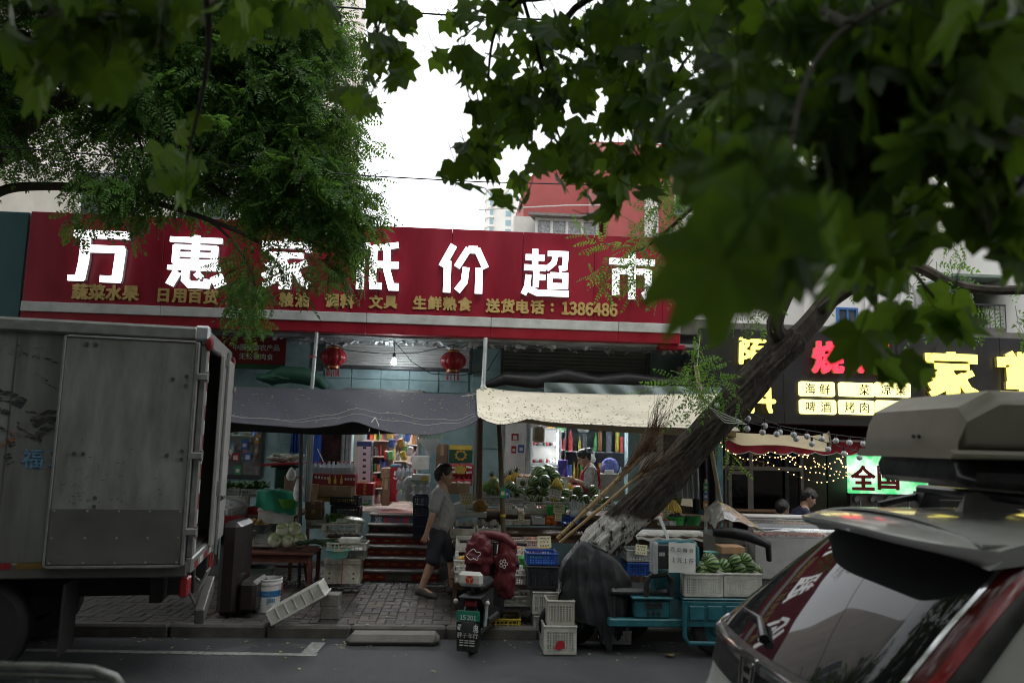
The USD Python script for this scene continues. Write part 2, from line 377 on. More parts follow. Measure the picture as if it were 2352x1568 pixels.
for p0, p1 in ((1108, 1152), (1080, 1106)):
    for q0, q1 in ((850, 955), (956, 1030), (1031, 1140)):
        part(shop, 'wall_panel', rb(wx(p0) + .004, wx(p1) - .004, WY - .022, WY - .001, wz(1120, q1) + .004, wz(1120, q0) - .004, .004), mBlueWall)
for q0, q1 in ((960, 1020), (1021, 1110)):
    part(shop, 'wall_panel', rb(wx(646) + .004, wx(690), WY - .022, WY - .001, wz(660, q1) + .004, wz(660, q0) - .004, .004), mBlueWall)
def sof(u, v):
    x = XL + (XR - XL) * u; y = FY + .2 + (WY - FY - .2) * v
    return x, y, CEIL + .0 + .035 * (meshkit.fbm(np.array([x * 2.2, y * 4, 0]), 3, 5) - .5)
part(shop, 'soffit', sheet(sof, 110, 10, -.05), mSoffit)
fl = []
for i in range(140):
    x, y = R.uniform(wx(520), XR), R.uniform(FY + .3, WY - .1); s = R.uniform(.03, .10); a = R.uniform(0, 6.3)
    fl.append(xf(sheet(lambda u, v: ((u - .5) * s * (1 - .3 * v), v * s * 1.1, -v * v * s * R.uniform(.5, .8)), 3, 3, .002), (x, y, CEIL - .012), rz=math.degrees(a)))
part(shop, 'paint_flake', J(fl), mFlake, kind='stuff')
def shutter(p0, p1, q0, q1, y, mat, n, label):
    s = thing('roller_shutter', label, 'shutter', (wx(p0, y), y, wz((p0 + p1) / 2, q1, y)), group=None)
    W, H = wx(p1, y) - wx(p0, y), wz((p0 + p1) / 2, q0, y) - wz((p0 + p1) / 2, q1, y)
    h = H / n
    for i in range(n):
        part(s, 'slat', sheet(lambda u, v: (W * u, -.018 * math.sin(math.pi * v) - .004, h * (i + .04 + .92 * v)), 1, 5, -.004), mat)
    part(s, 'guide_rail', rb(-.05, -.005, -.05, .03, -.1, H, .006), mSteelDark); part(s, 'guide_rail', rb(W + .005, W + .05, -.05, .03, -.1, H, .006), mSteelDark)
    part(s, 'bottom_bar', rb(0, W, -.035, .01, -.05, .0, .006), mSteelDark)
    part(s, 'back_plate', bx(0, W, .004, .02, 0, H), mDark)
shutter(738, 1072, 787, 842, WY - .06, mShut, 9, 'pale steel roller shutter rolled half up above the shop doorway')
shutter(1152, 1484, 796, 852, WY - .1, mShutDark, 7, 'dusty grey roller shutter above the fruit shop opening')
fr = thing('shop_doorway', 'steel framed open shop doorway at the top of the steps', 'doorway', (0, 0, 0))
for p in (790, 799, 806): part(fr, 'jamb', rb(wx(p) - .02, wx(p) + .022, WY - .06, WY - .01, FLOOR, LZ + .03, .006), mSteel)
part(fr, 'jamb', rb(dr - .02, dr + .02, WY - .06, WY - .01, FLOOR, LZ + .03, .006), mSteel)
part(fr, 'lintel', rb(wx(788), dr + .05, WY - .065, WY - .005, LZ + .0, LZ + .07, .006), mSteel)
mPane = CLEAR('window_pane', (.93, .96, .96), .10, .04)
fw = thing('shop_window', 'left shop window behind the lorry with stickers on the glass', 'window', (0, 0, 0))
zb, zt = wz(560, 1095), wz(560, 962)
part(fw, 'pane', bx(wl, wr, WY + .04, WY + .046, zb, zt), mPane)
for p in (505, 522, 606): part(fw, 'frame', rb(wx(p) - .03, wx(p) + .03, WY - .02, WY + .08, zb, zt, .006), mSteelDark)
part(fw, 'frame', rb(wl, wr, WY - .025, WY + .085, zb - .03, zb + .03, .006), mSteelDark)
fg = thing('shop_window', 'narrow tall shop window beside the fruit shop opening', 'window', (0, 0, 0))
zb2, zt2 = wz(1180, 1090), wz(1180, 945)
part(fg, 'pane', bx(gl, gr_, WY + .04, WY + .046, zb2, zt2), mPane)
for p in (1156, 1212): part(fg, 'frame', rb(wx(p) - .03, wx(p) + .03, WY - .03, WY + .08, zb2, zt2, .006), mSteel)
part(fg, 'frame', rb(gl, gr_, WY - .035, WY + .085, zb2 - .03, zb2 + .03, .006), mSteel)
part(shop, 'inner_floor', bx(XL + 2, XR, WY + .02, 17.4, FLOOR - .12, FLOOR), M('shop_floor', (.42, .34, .31), .3, .15, 3))
part(shop, 'inner_wall', bx(XL + 2, XR, 17.4, 17.6, FLOOR, CEIL), M('inner_wall_white', (.62, .58, .56), .7, .08, 3))
part(shop, 'inner_ceiling', bx(XL + 2, XR, WY + .25, 17.6, 3.2, 3.3), M('inner_ceiling', (.7, .7, .68), .7, .08, 3))
part(shop, 'partition', bx(wx(966, 14), wx(966, 14) + .12, WY + .25, 17.4, FLOOR, 3.2), mPink, label='pink inner wall')
part(shop, 'partition', bx(wx(760, 14), wx(760, 14) + .1, WY + .25, 17.4, FLOOR, 3.2), M('inner_partition', (.35, .35, .34), .7, .1, 3))
part(shop, 'partition', bx(wx(1490, 14), wx(1490, 14) + .1, WY + .25, 17.4, FLOOR, 3.2), M('inner_partition_b', (.45, .46, .46), .7, .1, 3))
mTubeL = EM('tube_light', (.95, .98, 1), 320)
def tube_lamp(label, x, y, z, L):
    t = thing('tube_lamp', label, 'lamp', (x, y, z))
    part(t, 'tube', cyl((-L / 2, 0, 0), (L / 2, 0, 0), .028, 10), mTubeL)
    part(t, 'housing', rb(-L / 2 - .03, L / 2 + .03, -.03, .03, .022, .06, .006), mFrameWhite)
tube_lamp('lit tube lamp on the ceiling inside the doorway', wx(880, 14.6), 14.6, 3.05, 1.2)
tube_lamp('lit tube lamp on the ceiling of the fruit shop', wx(1330, 14.3), 14.3, 3.05, 1.2)
tube_lamp('lit tube lamp on the ceiling behind the left shop window', wx(560, 14.5), 14.5, 3.05, .9)

# the big sign
sg = thing('shop_sign', 'long red supermarket sign with lit white characters and small gold ones', 'shop sign', (0, 0, 0))
SX0, SX1 = at(60, 600, FY)[0], at(1562, 660, FY)[0]
ZT, ZS = 5.29, 3.93
seams = [SX0] + [at(p, 620, FY)[0] for p in (205, 372, 540, 706, 872, 1036, 1200, 1365, 1522)] + [SX1]
for a, b in zip(seams, seams[1:]):
    part(sg, 'sign_panel', rb(a + .003, b - .003, FY, FY + .19, ZS + .002, ZT, .004), mRed)
part(sg, 'backing', bx(SX0, SX1, FY + .191, FY + .2, ZS, ZT - .01), mDark)
st = [SX0] + [at(p, 730, FY)[0] for p in (368, 842, 1128, 1420)] + [SX1]
for a, b in zip(st, st[1:]):
    part(sg, 'trim_strip', rb(a + .003, b - .003, FY - .03, FY + .19, 3.785, ZS, .006), mWhiteTrim)
    part(sg, 'lower_trim', rb(a + .002, b - .002, FY - .012, FY + .2, 3.625, 3.783, .006), mRedTrim)
part(sg, 'end_cap', rb(SX1 - .3, SX1 + .1, FY + .06, FY + .3, 3.55, 3.622, .01), mRedTrim)
GLY = {
 '万': [((4, 8), (100, 8), 15), ((25, 8), (25, 60), (21, 96), 17), ((0, 94), (27, 94), 11), ((25, 36), (94, 36), 14), ((88, 34), (85, 96), 17), ((92, 94), (56, 94), 13)],
 '惠': [((3, 9), (97, 9), 10), ((50, 0), (50, 58), 13), ((12, 23), (88, 23), 9), ((12, 37), (88, 37), 9), ((12, 51), (88, 51), 9), ((15, 20), (15, 54), 12), ((85, 20), (85, 54), 12), ((2, 63), (98, 63), 9), ((20, 71), (8, 97), 15), ((35, 69), (35, 86), (44, 95), (74, 95), (76, 84), 13), ((54, 72), (64, 82), 12), ((90, 76), (100, 96), 22)],
 '家': [((4, 26), (4, 12), (96, 12), (96, 26), 13), ((50, 0), (50, 14), 14), ((14, 33), (86, 33), 11), ((52, 35), (8, 58), 11), ((42, 44), (56, 66), (56, 95), (38, 95), 14), ((50, 54), (2, 78), 11), ((54, 70), (4, 97), 11), ((94, 46), (66, 60), 11), ((64, 50), (82, 84), (100, 94), 14)],
 '低': [((30, 0), (6, 46), 15), ((18, 34), (18, 100), 16), ((96, 4), (44, 12), 12), ((44, 8), (44, 84), 15), ((44, 47), (98, 47), 14), ((72, 10), (74, 60), (84, 93), (100, 93), 15), ((38, 92), (64, 92), 14)],
 '价': [((30, 0), (6, 46), 15), ((18, 34), (18, 100), 16), ((62, 8), (82, 8), 15), ((62, 6), (38, 46), 14), ((80, 6), (100, 46), 14), ((58, 46), (55, 76), (40, 96), 15), ((86, 46), (86, 100), 16)],
 '超': [((3, 18), (45, 18), 12), ((24, 0), (24, 38), 13), ((0, 40), (48, 40), 12), ((27, 40), (27, 82), 13), ((27, 60), (48, 60), 11), ((10, 56), (8, 80), (0, 98), 13), ((6, 84), (30, 94), (100, 94), 13), ((52, 8), (98, 8), 11), ((92, 8), (90, 38), (78, 41), 12), ((70, 8), (66, 28), (50, 42), 12), ((58, 55), (92, 55), (92, 78), (58, 78), (58, 52), 12)],
 '市': [((50, 0), (50, 16), 15), ((0, 19), (100, 19), 13), ((14, 40), (86, 40), 12), ((14, 36), (14, 92), 15), ((86, 36), (86, 86), (74, 92), 15), ((50, 19), (50, 100), 15)],
 '堂': [((50, 0), (50, 18), 14), ((22, 2), (30, 16), 13), ((78, 2), (70, 16), 13), ((5, 34), (5, 20), (95, 20), (95, 34), 13), ((24, 36), (76, 36), (76, 54), (24, 54), (24, 34), 12), ((50, 54), (50, 95), 13), ((14, 73), (86, 73), 13), ((0, 95), (100, 95), 14)],
 '陌': [((12, 4), (10, 100), 15), ((12, 8), (34, 14), (34, 30), (14, 46), (38, 56), (38, 74), (18, 82), 13), ((50, 10), (100, 10), 13), ((74, 12), (60, 34), 13), ((56, 38), (94, 38), (94, 92), (56, 92), (56, 36), 13), ((58, 64), (92, 64), 12)],
 '冉': [((18, 12), (16, 100), 14), ((18, 14), (82, 14), (82, 84), (88, 98), 14), ((50, 0), (50, 60), 14), ((18, 38), (82, 38), 12), ((0, 62), (100, 62), 15)],
}
def glyph(ch, w, h, d, cap=2, fat=1.0):
    g = unary_union([LineString(s[:-1]).buffer(s[-1] / 2 * fat, cap_style=cap, join_style=1 if cap == 1 else 2, mitre_limit=3) for s in GLYPH_STROKES(ch)])
    g = affinity.scale(g, w / 100, -h / 100, origin=(50, 50)); g = affinity.translate(g, -50, -50)
    g = g.buffer(w * .018).buffer(-w * .018)
    return up(prism(g.simplify(w * .004), d))
def GLYPH_STROKES(ch): return GLY[ch]
for ch, x0, x1, y0, y1 in (('万', 166, 291, 530, 648), ('惠', 387, 510, 541, 661), ('家', 604, 712, 549, 663), ('低', 810, 918, 556, 667), ('价', 1008, 1116, 563, 675), ('超', 1202, 1308, 572, 682), ('市', 1397, 1505, 580, 690)):
    c = at((x0 + x1) / 2, (y0 + y1) / 2, FY - .06); w = (x1 - x0) * FY / FPX; h = (y1 - y0) * FY / FPX
    g = part(sg, 'letter', xf(glyph(ch, w, h, .03), (c[0], FY - .075, c[2])), mLetter)
    part(g, 'letter_side', xf(glyph(ch, w, h, .072), (c[0], FY - .001, c[2])), mLetterSide)
for s, x0, x1, yc in (('蔬菜水果', 166, 320, 672), ('日用百货', 358, 503, 680), ('粮油', 640, 712, 689), ('调料', 745, 815, 691), ('文具', 847, 914, 694), ('生鲜熟食', 947, 1085, 697), ('送货电话:', 1115, 1268, 704), ('1386486', 1288, 1420, 710)):
    em = (x1 - x0) / (len(s) if s[0] not in '1送' else (4.1 if s[0] == '1' else 4.35)) * FY / FPX
    n = len(s)
    if s[0] == '1':
        c = at((x0 + x1) / 2, yc, FY); m = text(s, .245, .02, 3); m = xf(m, (0, 0, 0), s=((x1 - x0) * FY / FPX / np.ptp(m[0][:, 0]), 1, 1))
        part(sg, 'small_letter', xf(m, (c[0], FY - .002, c[2])), mGold)
    else:
        for i, ch in enumerate(s):
            xx = x0 + (x1 - x0) * ((i + .5) / n if s[0] != '送' else (i + .5) / 4.5)
            c = at(xx, yc + (xx - (x0 + x1) / 2) * .033, FY)
            part(sg, 'small_letter', xf(text(ch, em * .93, .02, 3), (c[0], FY - .002, c[2])), mGold)
a = at(58, 600, FY)[0]
solo('neighbour_sign', 'dark teal end of the next shop sign at the left edge', 'shop sign', rb(a - 4, a - .02, FY + .02, FY + .3, 3.62, 5.28, .01), mTeal)
# buildings behind
def window(t, x, y, z, w, h, mull=1, frame=None, glass=None, d=.06):
    """window set proud of a wall that faces -y; x, z its lower left corner"""
    fm, gm = frame or mFrameWhite, glass or mGlassDark; b = .05
    W = part(t, 'window', J([bx(x, x + w, y - d, y, z, z + b), bx(x, x + w, y - d, y, z + h - b, z + h), bx(x, x + b, y - d, y, z + b, z + h - b), bx(x + w - b, x + w, y - d, y, z + b, z + h - b)] + [bx(x + w * k / (mull + 1) - .02, x + w * k / (mull + 1) + .02, y - d, y, z + b, z + h - b) for k in range(1, mull + 1)]), fm, False)
    part(W, 'pane', bx(x + b, x + w - b, y - .02, y - .012, z + b, z + h - b), gm, False)
    part(W, 'sill', bx(x - .06, x + w + .06, y - d - .08, y - .001, z - .07, z - .002), mConcrete, False)
bl = thing('apartment_building', 'cream rendered apartment block behind the left tree', 'building', (0, 0, 0))
B0, B1 = at(-500, 300, 22)[0], at(690, 300, 22)[0]
part(bl, 'wall', bx(B0, B1, 22, 34, 0, 21), mCream)
part(bl, 'cornice', bx(B0 - .1, B1 + .15, 21.8, 21.99, 20.4, 20.8), mWhiteTrim)
for k in range(6):
    for i, px in enumerate((-300, -60, 200, 420, 570)):
        window(bl, at(px, 300, 22)[0], 22, 1.6 + 3.05 * k, 1.5 if i < 4 else .9, 1.5, 1)
tw = thing('apartment_tower', 'pale high-rise tower far away above the red sign', 'building', (0, 0, 0))
TY = 250.0; T0, T1 = at(1132, 480, TY)[0], at(1186, 480, TY)[0]; zt = at(1150, 446, TY)[2]
mTower = M('tower_render', (.60, .58, .53), .8, .06, .3)
mTGlass = M('tower_glass', (.20, .31, .33), .2, .2, 1)
part(tw, 'wall', bx(T0, T1, TY, TY + 16, 0, zt), mTower)
bay = [(T0 - 2.2, TY + 1), (T0 - 2.2, TY + 4), (T0 + .2, TY + 4), (T0 + .2, TY - .8), (T0 - 1.0, TY - .8)]
part(tw, 'corner_bay', prism(bay, zt + 1.5), mTower)
v, f = prism(Polygon(bay).buffer(.35, join_style=2), .5)
for k in range(1, 27):
    z = zt + 1.5 - k * 3.05
    if z < 45: break
    part(tw, 'ledge', (v + [0, 0, z + 2.55], f), mTower, False)
    part(tw, 'window', bx(T0 - .95, T0 + .15, TY - .88, TY - .81, z + .4, z + 2.3), mTGlass, False)
    part(tw, 'window', bx(T0 - 2.28, T0 - 2.21, TY + 1.2, TY + 3.6, z + .4, z + 2.3), mTGlass, False)
    part(tw, 'window', bx(T1 - 3.4, T1 - 1.6, TY - .1, TY - .01, z + .3, z + 2.2), mTGlass, False)
part(tw, 'parapet', bx(T0 - .3, T1 - 2.5, TY - .3, TY + 6, zt, zt + 1.4), mTower)

rd = thing('red_house', 'red rendered house with a glazed white balcony and a gable behind the sign', 'building', (0, 0, 0))
RY = 30.0
g0, g1 = at(1203, 450, RY)[0], at(1352, 450, RY)[0]
zg = lambda px, py: at(px, py, RY)[2]
v, f = up(prism([(g0, 0), (g1, 0), (g1, zg(1352, 372)), (g0 + .75, zg(1216, 376)), (g0, zg(1203, 420))], 6)); part(rd, 'wall', (v + [0, RY + 6, 0], f), mRedRender)
part(rd, 'white_base', bx(g0 - .35, g0 + .45, RY - .06, RY + 5, 0, zg(1203, 498)), mWhiteRender)
part(rd, 'pilaster', bx(g1, g1 + .75, RY - .25, RY + 5.9, 0, zg(1360, 330)), M('pink_render', (.52, .24, .22), .85, .08, 1))
for x0, x1, yt in ((1400, 1650, 335), (1755, 1890, 40)):
    h0, h1 = at(x0, 300, 28)[0], at(x1, 300, 28)[0]; part(rd, 'wall', bx(h0, h1, 28, 40, 0, at(1600, yt, 28)[2]), mRedRender, label='taller red wall')
    xx = h0 + (h1 - h0) * .32; part(rd, 'white_band', bx(xx, xx + .5, 27.9, 27.99, 0, at(1600, yt, 28)[2] - .1), mWhiteRender)
    for k in range(4): window(rd, h1 - 1.7, 27.99, 1.5 + 3 * k, 1.4, 1.4)
b0, b1, BY = at(1232, 515, RY - 1.1)[0], at(1372, 515, RY - 1.1)[0], RY - 1.1
z0, z1 = at(1290, 545, BY)[2] - .6, at(1290, 502, BY)[2]
bal = part(rd, 'balcony', bx(b0, b1, BY, RY - .01, z0, z0 + .5), mWhiteRender)
part(bal, 'glass', bx(b0 + .05, b1 - .05, BY + .05, BY + .07, z0 + .5, z1), M('curtain_glass', (.35, .36, .36), .2, .4, 14, c2=(.12, .12, .13)))
part(bal, 'frame', J([bx(b0 + (b1 - b0) * k / 4 - .05, b0 + (b1 - b0) * k / 4 + .05, BY - .02, BY + .045, z0 + .5, z1) for k in range(5)] + [bx(b0 - .02, b1 + .02, BY - .03, BY + .04, z0 + .48, z0 + .56), bx(b0 - .02, b1 + .02, BY - .03, BY + .04, z1 - .1, z1 - .01)]), mFrameWhite)
part(bal, 'roof', xf(hull([(b0 - .35, BY - .35, z1), (b1 + .3, BY - .35, z1), (b0 - .35, BY - .35, z1 + .1), (b1 + .3, BY - .35, z1 + .1), (b0 + .2, RY - .02, z1 + .5), (b1 + .1, RY - .02, z1 + .5), (b0 + .2, RY - .02, z1), (b1 + .1, RY - .02, z1)])), M('old_roof', (.20, .18, .165), .8, .3, 6))

wb = thing('apartment_building', 'white rendered apartment block behind the restaurant sign at the right', 'building', (0, 0, 0))
VY = 17.5
w0, w1, w2 = at(1640, 600, VY)[0], at(1888, 600, VY)[0], at(2700, 600, VY)[0]
part(wb, 'wall', bx(w0, w1, VY + 1, VY + 9, 0, at(1750, 440, VY)[2]), mWhiteRender)
part(wb, 'wall', bx(w1, w2, VY, VY + 9, 0, 19), mWhiteRender)
part(wb, 'drainpipe', cyl((at(1985, 600, VY)[0], VY - .08, 3.6), (at(1985, 600, VY)[0], VY - .08, 18), .05, 8), mFrameWhite)
def win_px(t, x0, x1, y0, y1, Y, mull=1, frame=None):
    a, b = at(x0, y1, Y), at(x1, y0, Y); window(t, a[0], Y, a[2], b[0] - a[0], b[2] - a[2], mull, frame)
win_px(wb, 2212, 2275, 455, 536, VY); win_px(wb, 2330, 2400, 440, 520, VY); win_px(wb, 1921, 1968, 708, 752, VY, 1, M('blue_frame', (.05, .15, .38), .4, .1, 5))
for k in range(3):
    for px in (1930, 2060, 2212, 2380): win_px(wb, px, px + 62, 455 - 300 * (k + 1) + 60, 535 - 300 * (k + 1) + 60, VY)
part(wb, 'wall_crack_patch', bx(at(1900, 690, VY)[0], at(1985, 690, VY)[0], VY - .012, VY - .001, at(1940, 668, VY)[2], at(1940, 652, VY)[2]), mConcrete)
c0, c1, CY = at(2192, 690, VY - 1.2)[0], at(2330, 690, VY - 1.2)[0], VY - 1.2
zc0, zc1 = at(2260, 752, CY)[2], at(2260, 640, CY)[2]
bb = part(wb, 'balcony', bx(c0, c1, CY, VY - .01, zc0 - .15, zc0), mConcrete)
part(bb, 'corrugated_side', sheet(lambda u, v: (c0 + .02 * math.sin(v * 60), CY + (VY - CY) * u * .98, zc0 + (zc1 - zc0) * v), 2, 90, .004), M('green_zinc', (.30, .36, .34), .5, .15, 6, metal=.4))
part(bb, 'corrugated_side', sheet(lambda u, v: (c0 + .42 * u, CY - .02 + .02 * math.sin(v * 60), zc0 + (zc1 - zc0) * v), 2, 90, .004), M('green_zinc_b', (.30, .36, .34), .5, .15, 6, metal=.4))
part(bb, 'roof', xf(bx(c0 - .1, c1, CY - .15, VY - .01, zc1, zc1 + .06)), M('green_roof', (.22, .28, .24), .6, .2, 6))
part(bb, 'railing', J([cyl((c0 + .42, CY, zc0 + .5), (c1, CY, zc0 + .5), .02, 6)] + [cyl((c0 + .42 + .12 * k, CY, zc0), (c0 + .42 + .12 * k, CY, zc0 + .5), .01, 5) for k in range(8)]), mSteelDark)
part(bb, 'back_panel', bx(c0, c1, VY - .05, VY - .012, zc0, zc1), mDark)
solo('storage_box', 'white foam box on the far right balcony', 'box', rb(c1 - .55, c1 - .1, CY + .1, CY + .5, zc0 + .002, zc0 + .42, .02), mFrameWhite)
solo('black_sack', 'dark bag piled on the balcony of the white block', 'bag', lumpy(ball(.22, 2, (c0 + .75, CY + .35, zc0 + .2), (1.1, .9, .9)), .08, 7), mDark)

# the restaurant at the right
rs = thing('restaurant_building', 'restaurant front with white framed doors under the black signboard', 'building', (0, 0, 0))
SY, DY = 12.05, 13.6
q0, q1 = at(1612, 870, SY)[0], at(2700, 870, SY)[0]
zB, zT = 2.44, at(1900, 762, SY)[2]
xs = [q0, at(1800, 870, SY)[0], at(2050, 870, SY)[0], at(2300, 870, SY)[0], q1]
rsn = thing('restaurant_sign', 'black restaurant signboard with glowing yellow and red characters', 'shop sign', (0, 0, 0))
for a, b in zip(xs, xs[1:]): part(rsn, 'board_panel', rb(a + .002, b - .002, SY, SY + .2, zB, zT, .005), mGrey)
part(rsn, 'top_ledge', lumpy(sheet(lambda u, v: (q0 + .2 + (q1 - q0) * u, SY + .05 + .5 * v, zT + .10), 120, 4, .09), .03, 3), mConcrete)
mYel = EM('yellow_light', (1, .86, .16), 1.7, (.7, .6, .2)); mRedL = EM('red_light', (1, .03, .06), 1.7, (.7, .05, .08)); mYSide = M('yellow_side', (.5, .42, .15), .4, .1, 5)
mLoz = EM('lozenge_light', (1, .90, .33), 1.6, (.7, .65, .3)); mBlackInk = M('black_ink', (.015, .013, .012), .6, .1, 9)
def sign_char(m, m2, px, py, mat, side):
    c = at(px, py, SY)
    g = part(rsn, 'letter', xf(m, (c[0], SY - .06, c[2])), mat); part(g, 'letter_side', xf(m2, (c[0], SY - .001, c[2])), side)
K = SY / FPX
for ch, px, py, w, h, mt in (('陌', 1722, 806, 62, 58, mYel), ('冉', 1743, 914, 62, 64, mYel), ('家', 2180, 860, 118, 106, mYel), ('堂', 2342, 862, 116, 110, mYel)):
    fat = 1.25 if ch in '家堂' else 1.1
    sign_char(glyph(ch, w * K, h * K, .03, 1 if ch in '陌冉' else 2, fat), glyph(ch, w * K, h * K, .057, 1 if ch in '陌冉' else 2, fat), px, py, mt, mYSide)
for ch, px, py in (('烧', 1897, 822), ('烤', 2002, 822)):
    sign_char(text(ch, 76 * K, .03, 3), text(ch, 76 * K, .057, 3), px, py, mRedL, mYSide)
for s, x0, x1, y0, y1 in (('海鲜', 1834, 1914, 878, 909), ('菜', 1925, 2004, 880, 910), ('凉菜', 2008, 2087, 880, 911), ('啤酒', 1835, 1917, 919, 950), ('烤肉', 1925, 2004, 920, 951), ('', 2010, 2088, 921, 951)):
    a, b = at(x0, y1, SY), at(x1, y0, SY)
    g = sbox(a[0], a[2], b[0], b[2]).buffer(-.035).buffer(.035)
    L = part(rsn, 'light_box', xf(up(prism(g, .05)), (0, SY - .001, 0)), mLoz)
    for i, ch in enumerate(s):
        k = (i + .5) / 2 if len(s) == 2 else .75
        part(L, 'character', xf(text(ch, 27 * K, .004, 0), (a[0] + (b[0] - a[0]) * (.08 + .84 * k), SY - .053, (a[2] + b[2]) / 2)), mBlackInk)
mRest = M('restaurant_dark', (.05, .045, .04), .5, .25, 3)
mAlu = M('pale_aluminium', (.46, .46, .45), .4, .1, 6, metal=.2)
part(rs, 'back_wall', bx(q0 - .2, q1, 16.5, 16.7, 0, 3.9), mRest)
part(rs, 'beam', bx(q0, q1, SY + .21, DY + .4, 2.44, 2.9), M('dark_red_beam', (.10, .012, .016), .5, .2, 3))
part(rs, 'roof', bx(q0, q1, SY + .21, 17, 3.3, 3.5), mConcrete)
part(rs, 'side_wall', bx(q0 - .3, q0 - .05, SY + .3, 16.5, 0, 3.3), mRest)
mPaneD = usdkit.material(stage, '/World/Looks/door_glass', {'t': ('transparent_bsdf', {'color': (.35, .34, .32)}), 'g': ('glossy_bsdf', {'color': (.9, .9, .9), 'roughness': .03}), 'f': ('fresnel', {'IOR': 1.5}), 'm': ('mix_closure', {})}, [('f.fac', 'm.fac'), ('t.BSDF', 'm.closure1'), ('g.BSDF', 'm.closure2')], surface='m.closure')
D = lambda px, py: at(px, py, DY)
part(rs, 'glazing', bx(D(1640, 1000)[0], D(1905, 1000)[0], DY + .02, DY + .028, .12, 2.44), mPaneD)
for px in (1640, 1668, 1724, 1806, 1842): 
    x = D(px, 1120)[0]; part(rs, 'post', rb(x - .035, x + .035, DY - .04, DY + .08, .12, 2.44, .005), mAlu if px != 1806 else mSteelDark)
for py in (1074, ): part(rs, 'transom', rb(D(1640, py)[0], D(1842, py)[0], DY - .045, DY + .085, D(1740, py)[2] - .04, D(1740, py)[2] + .03, .005), mAlu)
dd = part(rs, 'door', rb(D(1671, 1120)[0], D(1721, 1120)[0], DY - .07, DY - .045, .14, D(1690, 1080)[2], .004), mPaneD)
part(dd, 'door_frame', J([bx(D(p, 1120)[0] - .03, D(p, 1120)[0] + .03, DY - .075, DY - .04, .14, D(1690, 1080)[2]) for p in (1674, 1718)] + [bx(D(1674, 1120)[0] + .031, D(1718, 1120)[0] - .031, DY - .075, DY - .04, D(1690, 1080)[2] - .06, D(1690, 1080)[2])]), mAlu)
part(rs, 'pier', bx(D(1845, 1100)[0], D(1895, 1100)[0], DY - .05, DY + .2, .12, 2.44), M('grey_brown_wall', (.13, .115, .10), .8, .2, 5))
part(rs, 'door', rb(D(1899, 1100)[0], D(1953, 1100)[0], DY - .03, DY + .03, .12, 2.3, .006), M('red_brown_door', (.05, .03, .028), .5, .2, 5), label='dark closed door')
part(rs, 'wall', bx(D(1953, 1100)[0], q1, DY, DY + .2, .12, 2.44), mRest)
gy = DY - .35
ga, gb = at(1953, 1132, gy), at(2130, 1047, gy)
gbx = thing('light_box_sign', 'green and white lit sign with red characters under the red awning', 'sign', (0, 0, 0))
mGreenL = usdkit.material(stage, '/World/Looks/green_lightbox', {'tc': ('texture_coordinate', {}), 'n': ('noise_texture', {'scale': 3.2, 'detail': 5.0}), 'r': ('rgb_ramp', {'ramp': [(.36, (.08, .62, .20)), (.62, (.80, 1, .86))]}), 'p': ('principled_bsdf', {'emission_strength': 1.1})}, [('tc.object', 'n.vector'), ('n.fac', 'r.fac'), ('r.color', 'p.base_color'), ('r.color', 'p.emission_color')], surface='p.BSDF')
part(gbx, 'lit_panel', rb(ga[0], gb[0], gy, gy + .1, ga[2], gb[2], .006), mGreenL)
part(gbx, 'frame', J([bx(ga[0] - .02, gb[0], gy - .01, gy + .12, ga[2] - .03, ga[2] - .001), bx(ga[0] - .02, gb[0], gy - .01, gy + .12, gb[2] + .001, gb[2] + .03)]), mSteelDark)
for i, ch in enumerate('全国'): part(gbx, 'character', xf(text(ch, .43, .01, 2), (at(1982 + 58 * i, 1098, gy)[0], gy - .002, at(1982 + 58 * i, 1097, gy)[2])), M('red_character' + str(i), (.62, .05, .06), .5, .1, 4))
tp = thing('beer_tap_wall', 'steel panel of beer taps and round gauges under the green lit sign', 'beer taps', (0, 0, 0))
ta, tb = at(1955, 1178, gy), at(2150, 1133, gy)
part(tp, 'panel', rb(ta[0], tb[0], gy + .02, gy + .14, ta[2] - .35, tb[2] - .035, .006), M('brushed_panel', (.20, .18, .16), .4, .15, 8, metal=.6, stretch=(.2, 1, 1)))
for k in range(5):
    x = at(1968 + 37 * k, 1145, gy)[0]; z = at(1968 + 37 * k, 1146, gy)[2]
    part(tp, 'gauge', J([cyl((x, gy + .02, z), (x, gy - .02, z), .055, 18), xf(lathe([(.055, 0), (.062, .005), (.062, .02), (.05, .03)], 18), (x, gy - .012, z), rx=90)]), mSteel)
    z2 = at(1968 + 37 * k, 1168, gy)[2]
    part(tp, 'tap', J([tube([(x + .03, gy + .02, z2), (x + .03, gy - .06, z2), (x + .03, gy - .08, z2 - .07)], .014, 8), cyl((x + .03, gy - .045, z2 + .01), (x + .03, gy - .05, z2 + .13), .012, 8, .018)]), M('chrome_tap' + str(k), (.6, .6, .6), .15, .1, 5, metal=1) if k == 0 else '/World/Looks/chrome_tap0')
aw = thing('scalloped_awning', 'red awning with a white scalloped hem over the restaurant door', 'awning', (0, 0, 0))
A0, A1 = at(1668, 1030, 12.4), at(2120, 1036, 12.4)
def valance(u, v):
    x = A0[0] + (A1[0] - A0[0]) * u; d = .16 + .05 * abs(math.sin(u * math.pi * 9.0)) ** .7
    return x, 12.4 + .02 * math.sin(u * 40), A0[2] + (A1[2] - A0[2]) * u + .13 - d * v
mAwn = M('red_awning', (.36, .015, .035), .7, .12, 5)
part(aw, 'valance', sheet(valance, 160, 3, .004), mAwn)
part(aw, 'canopy', sheet(lambda u, v: (A0[0] + (A1[0] - A0[0]) * u, 12.4 + (DY - 12.45) * v, A0[2] + (A1[2] - A0[2]) * u + .135 + .28 * v), 20, 6, .004), mAwn)
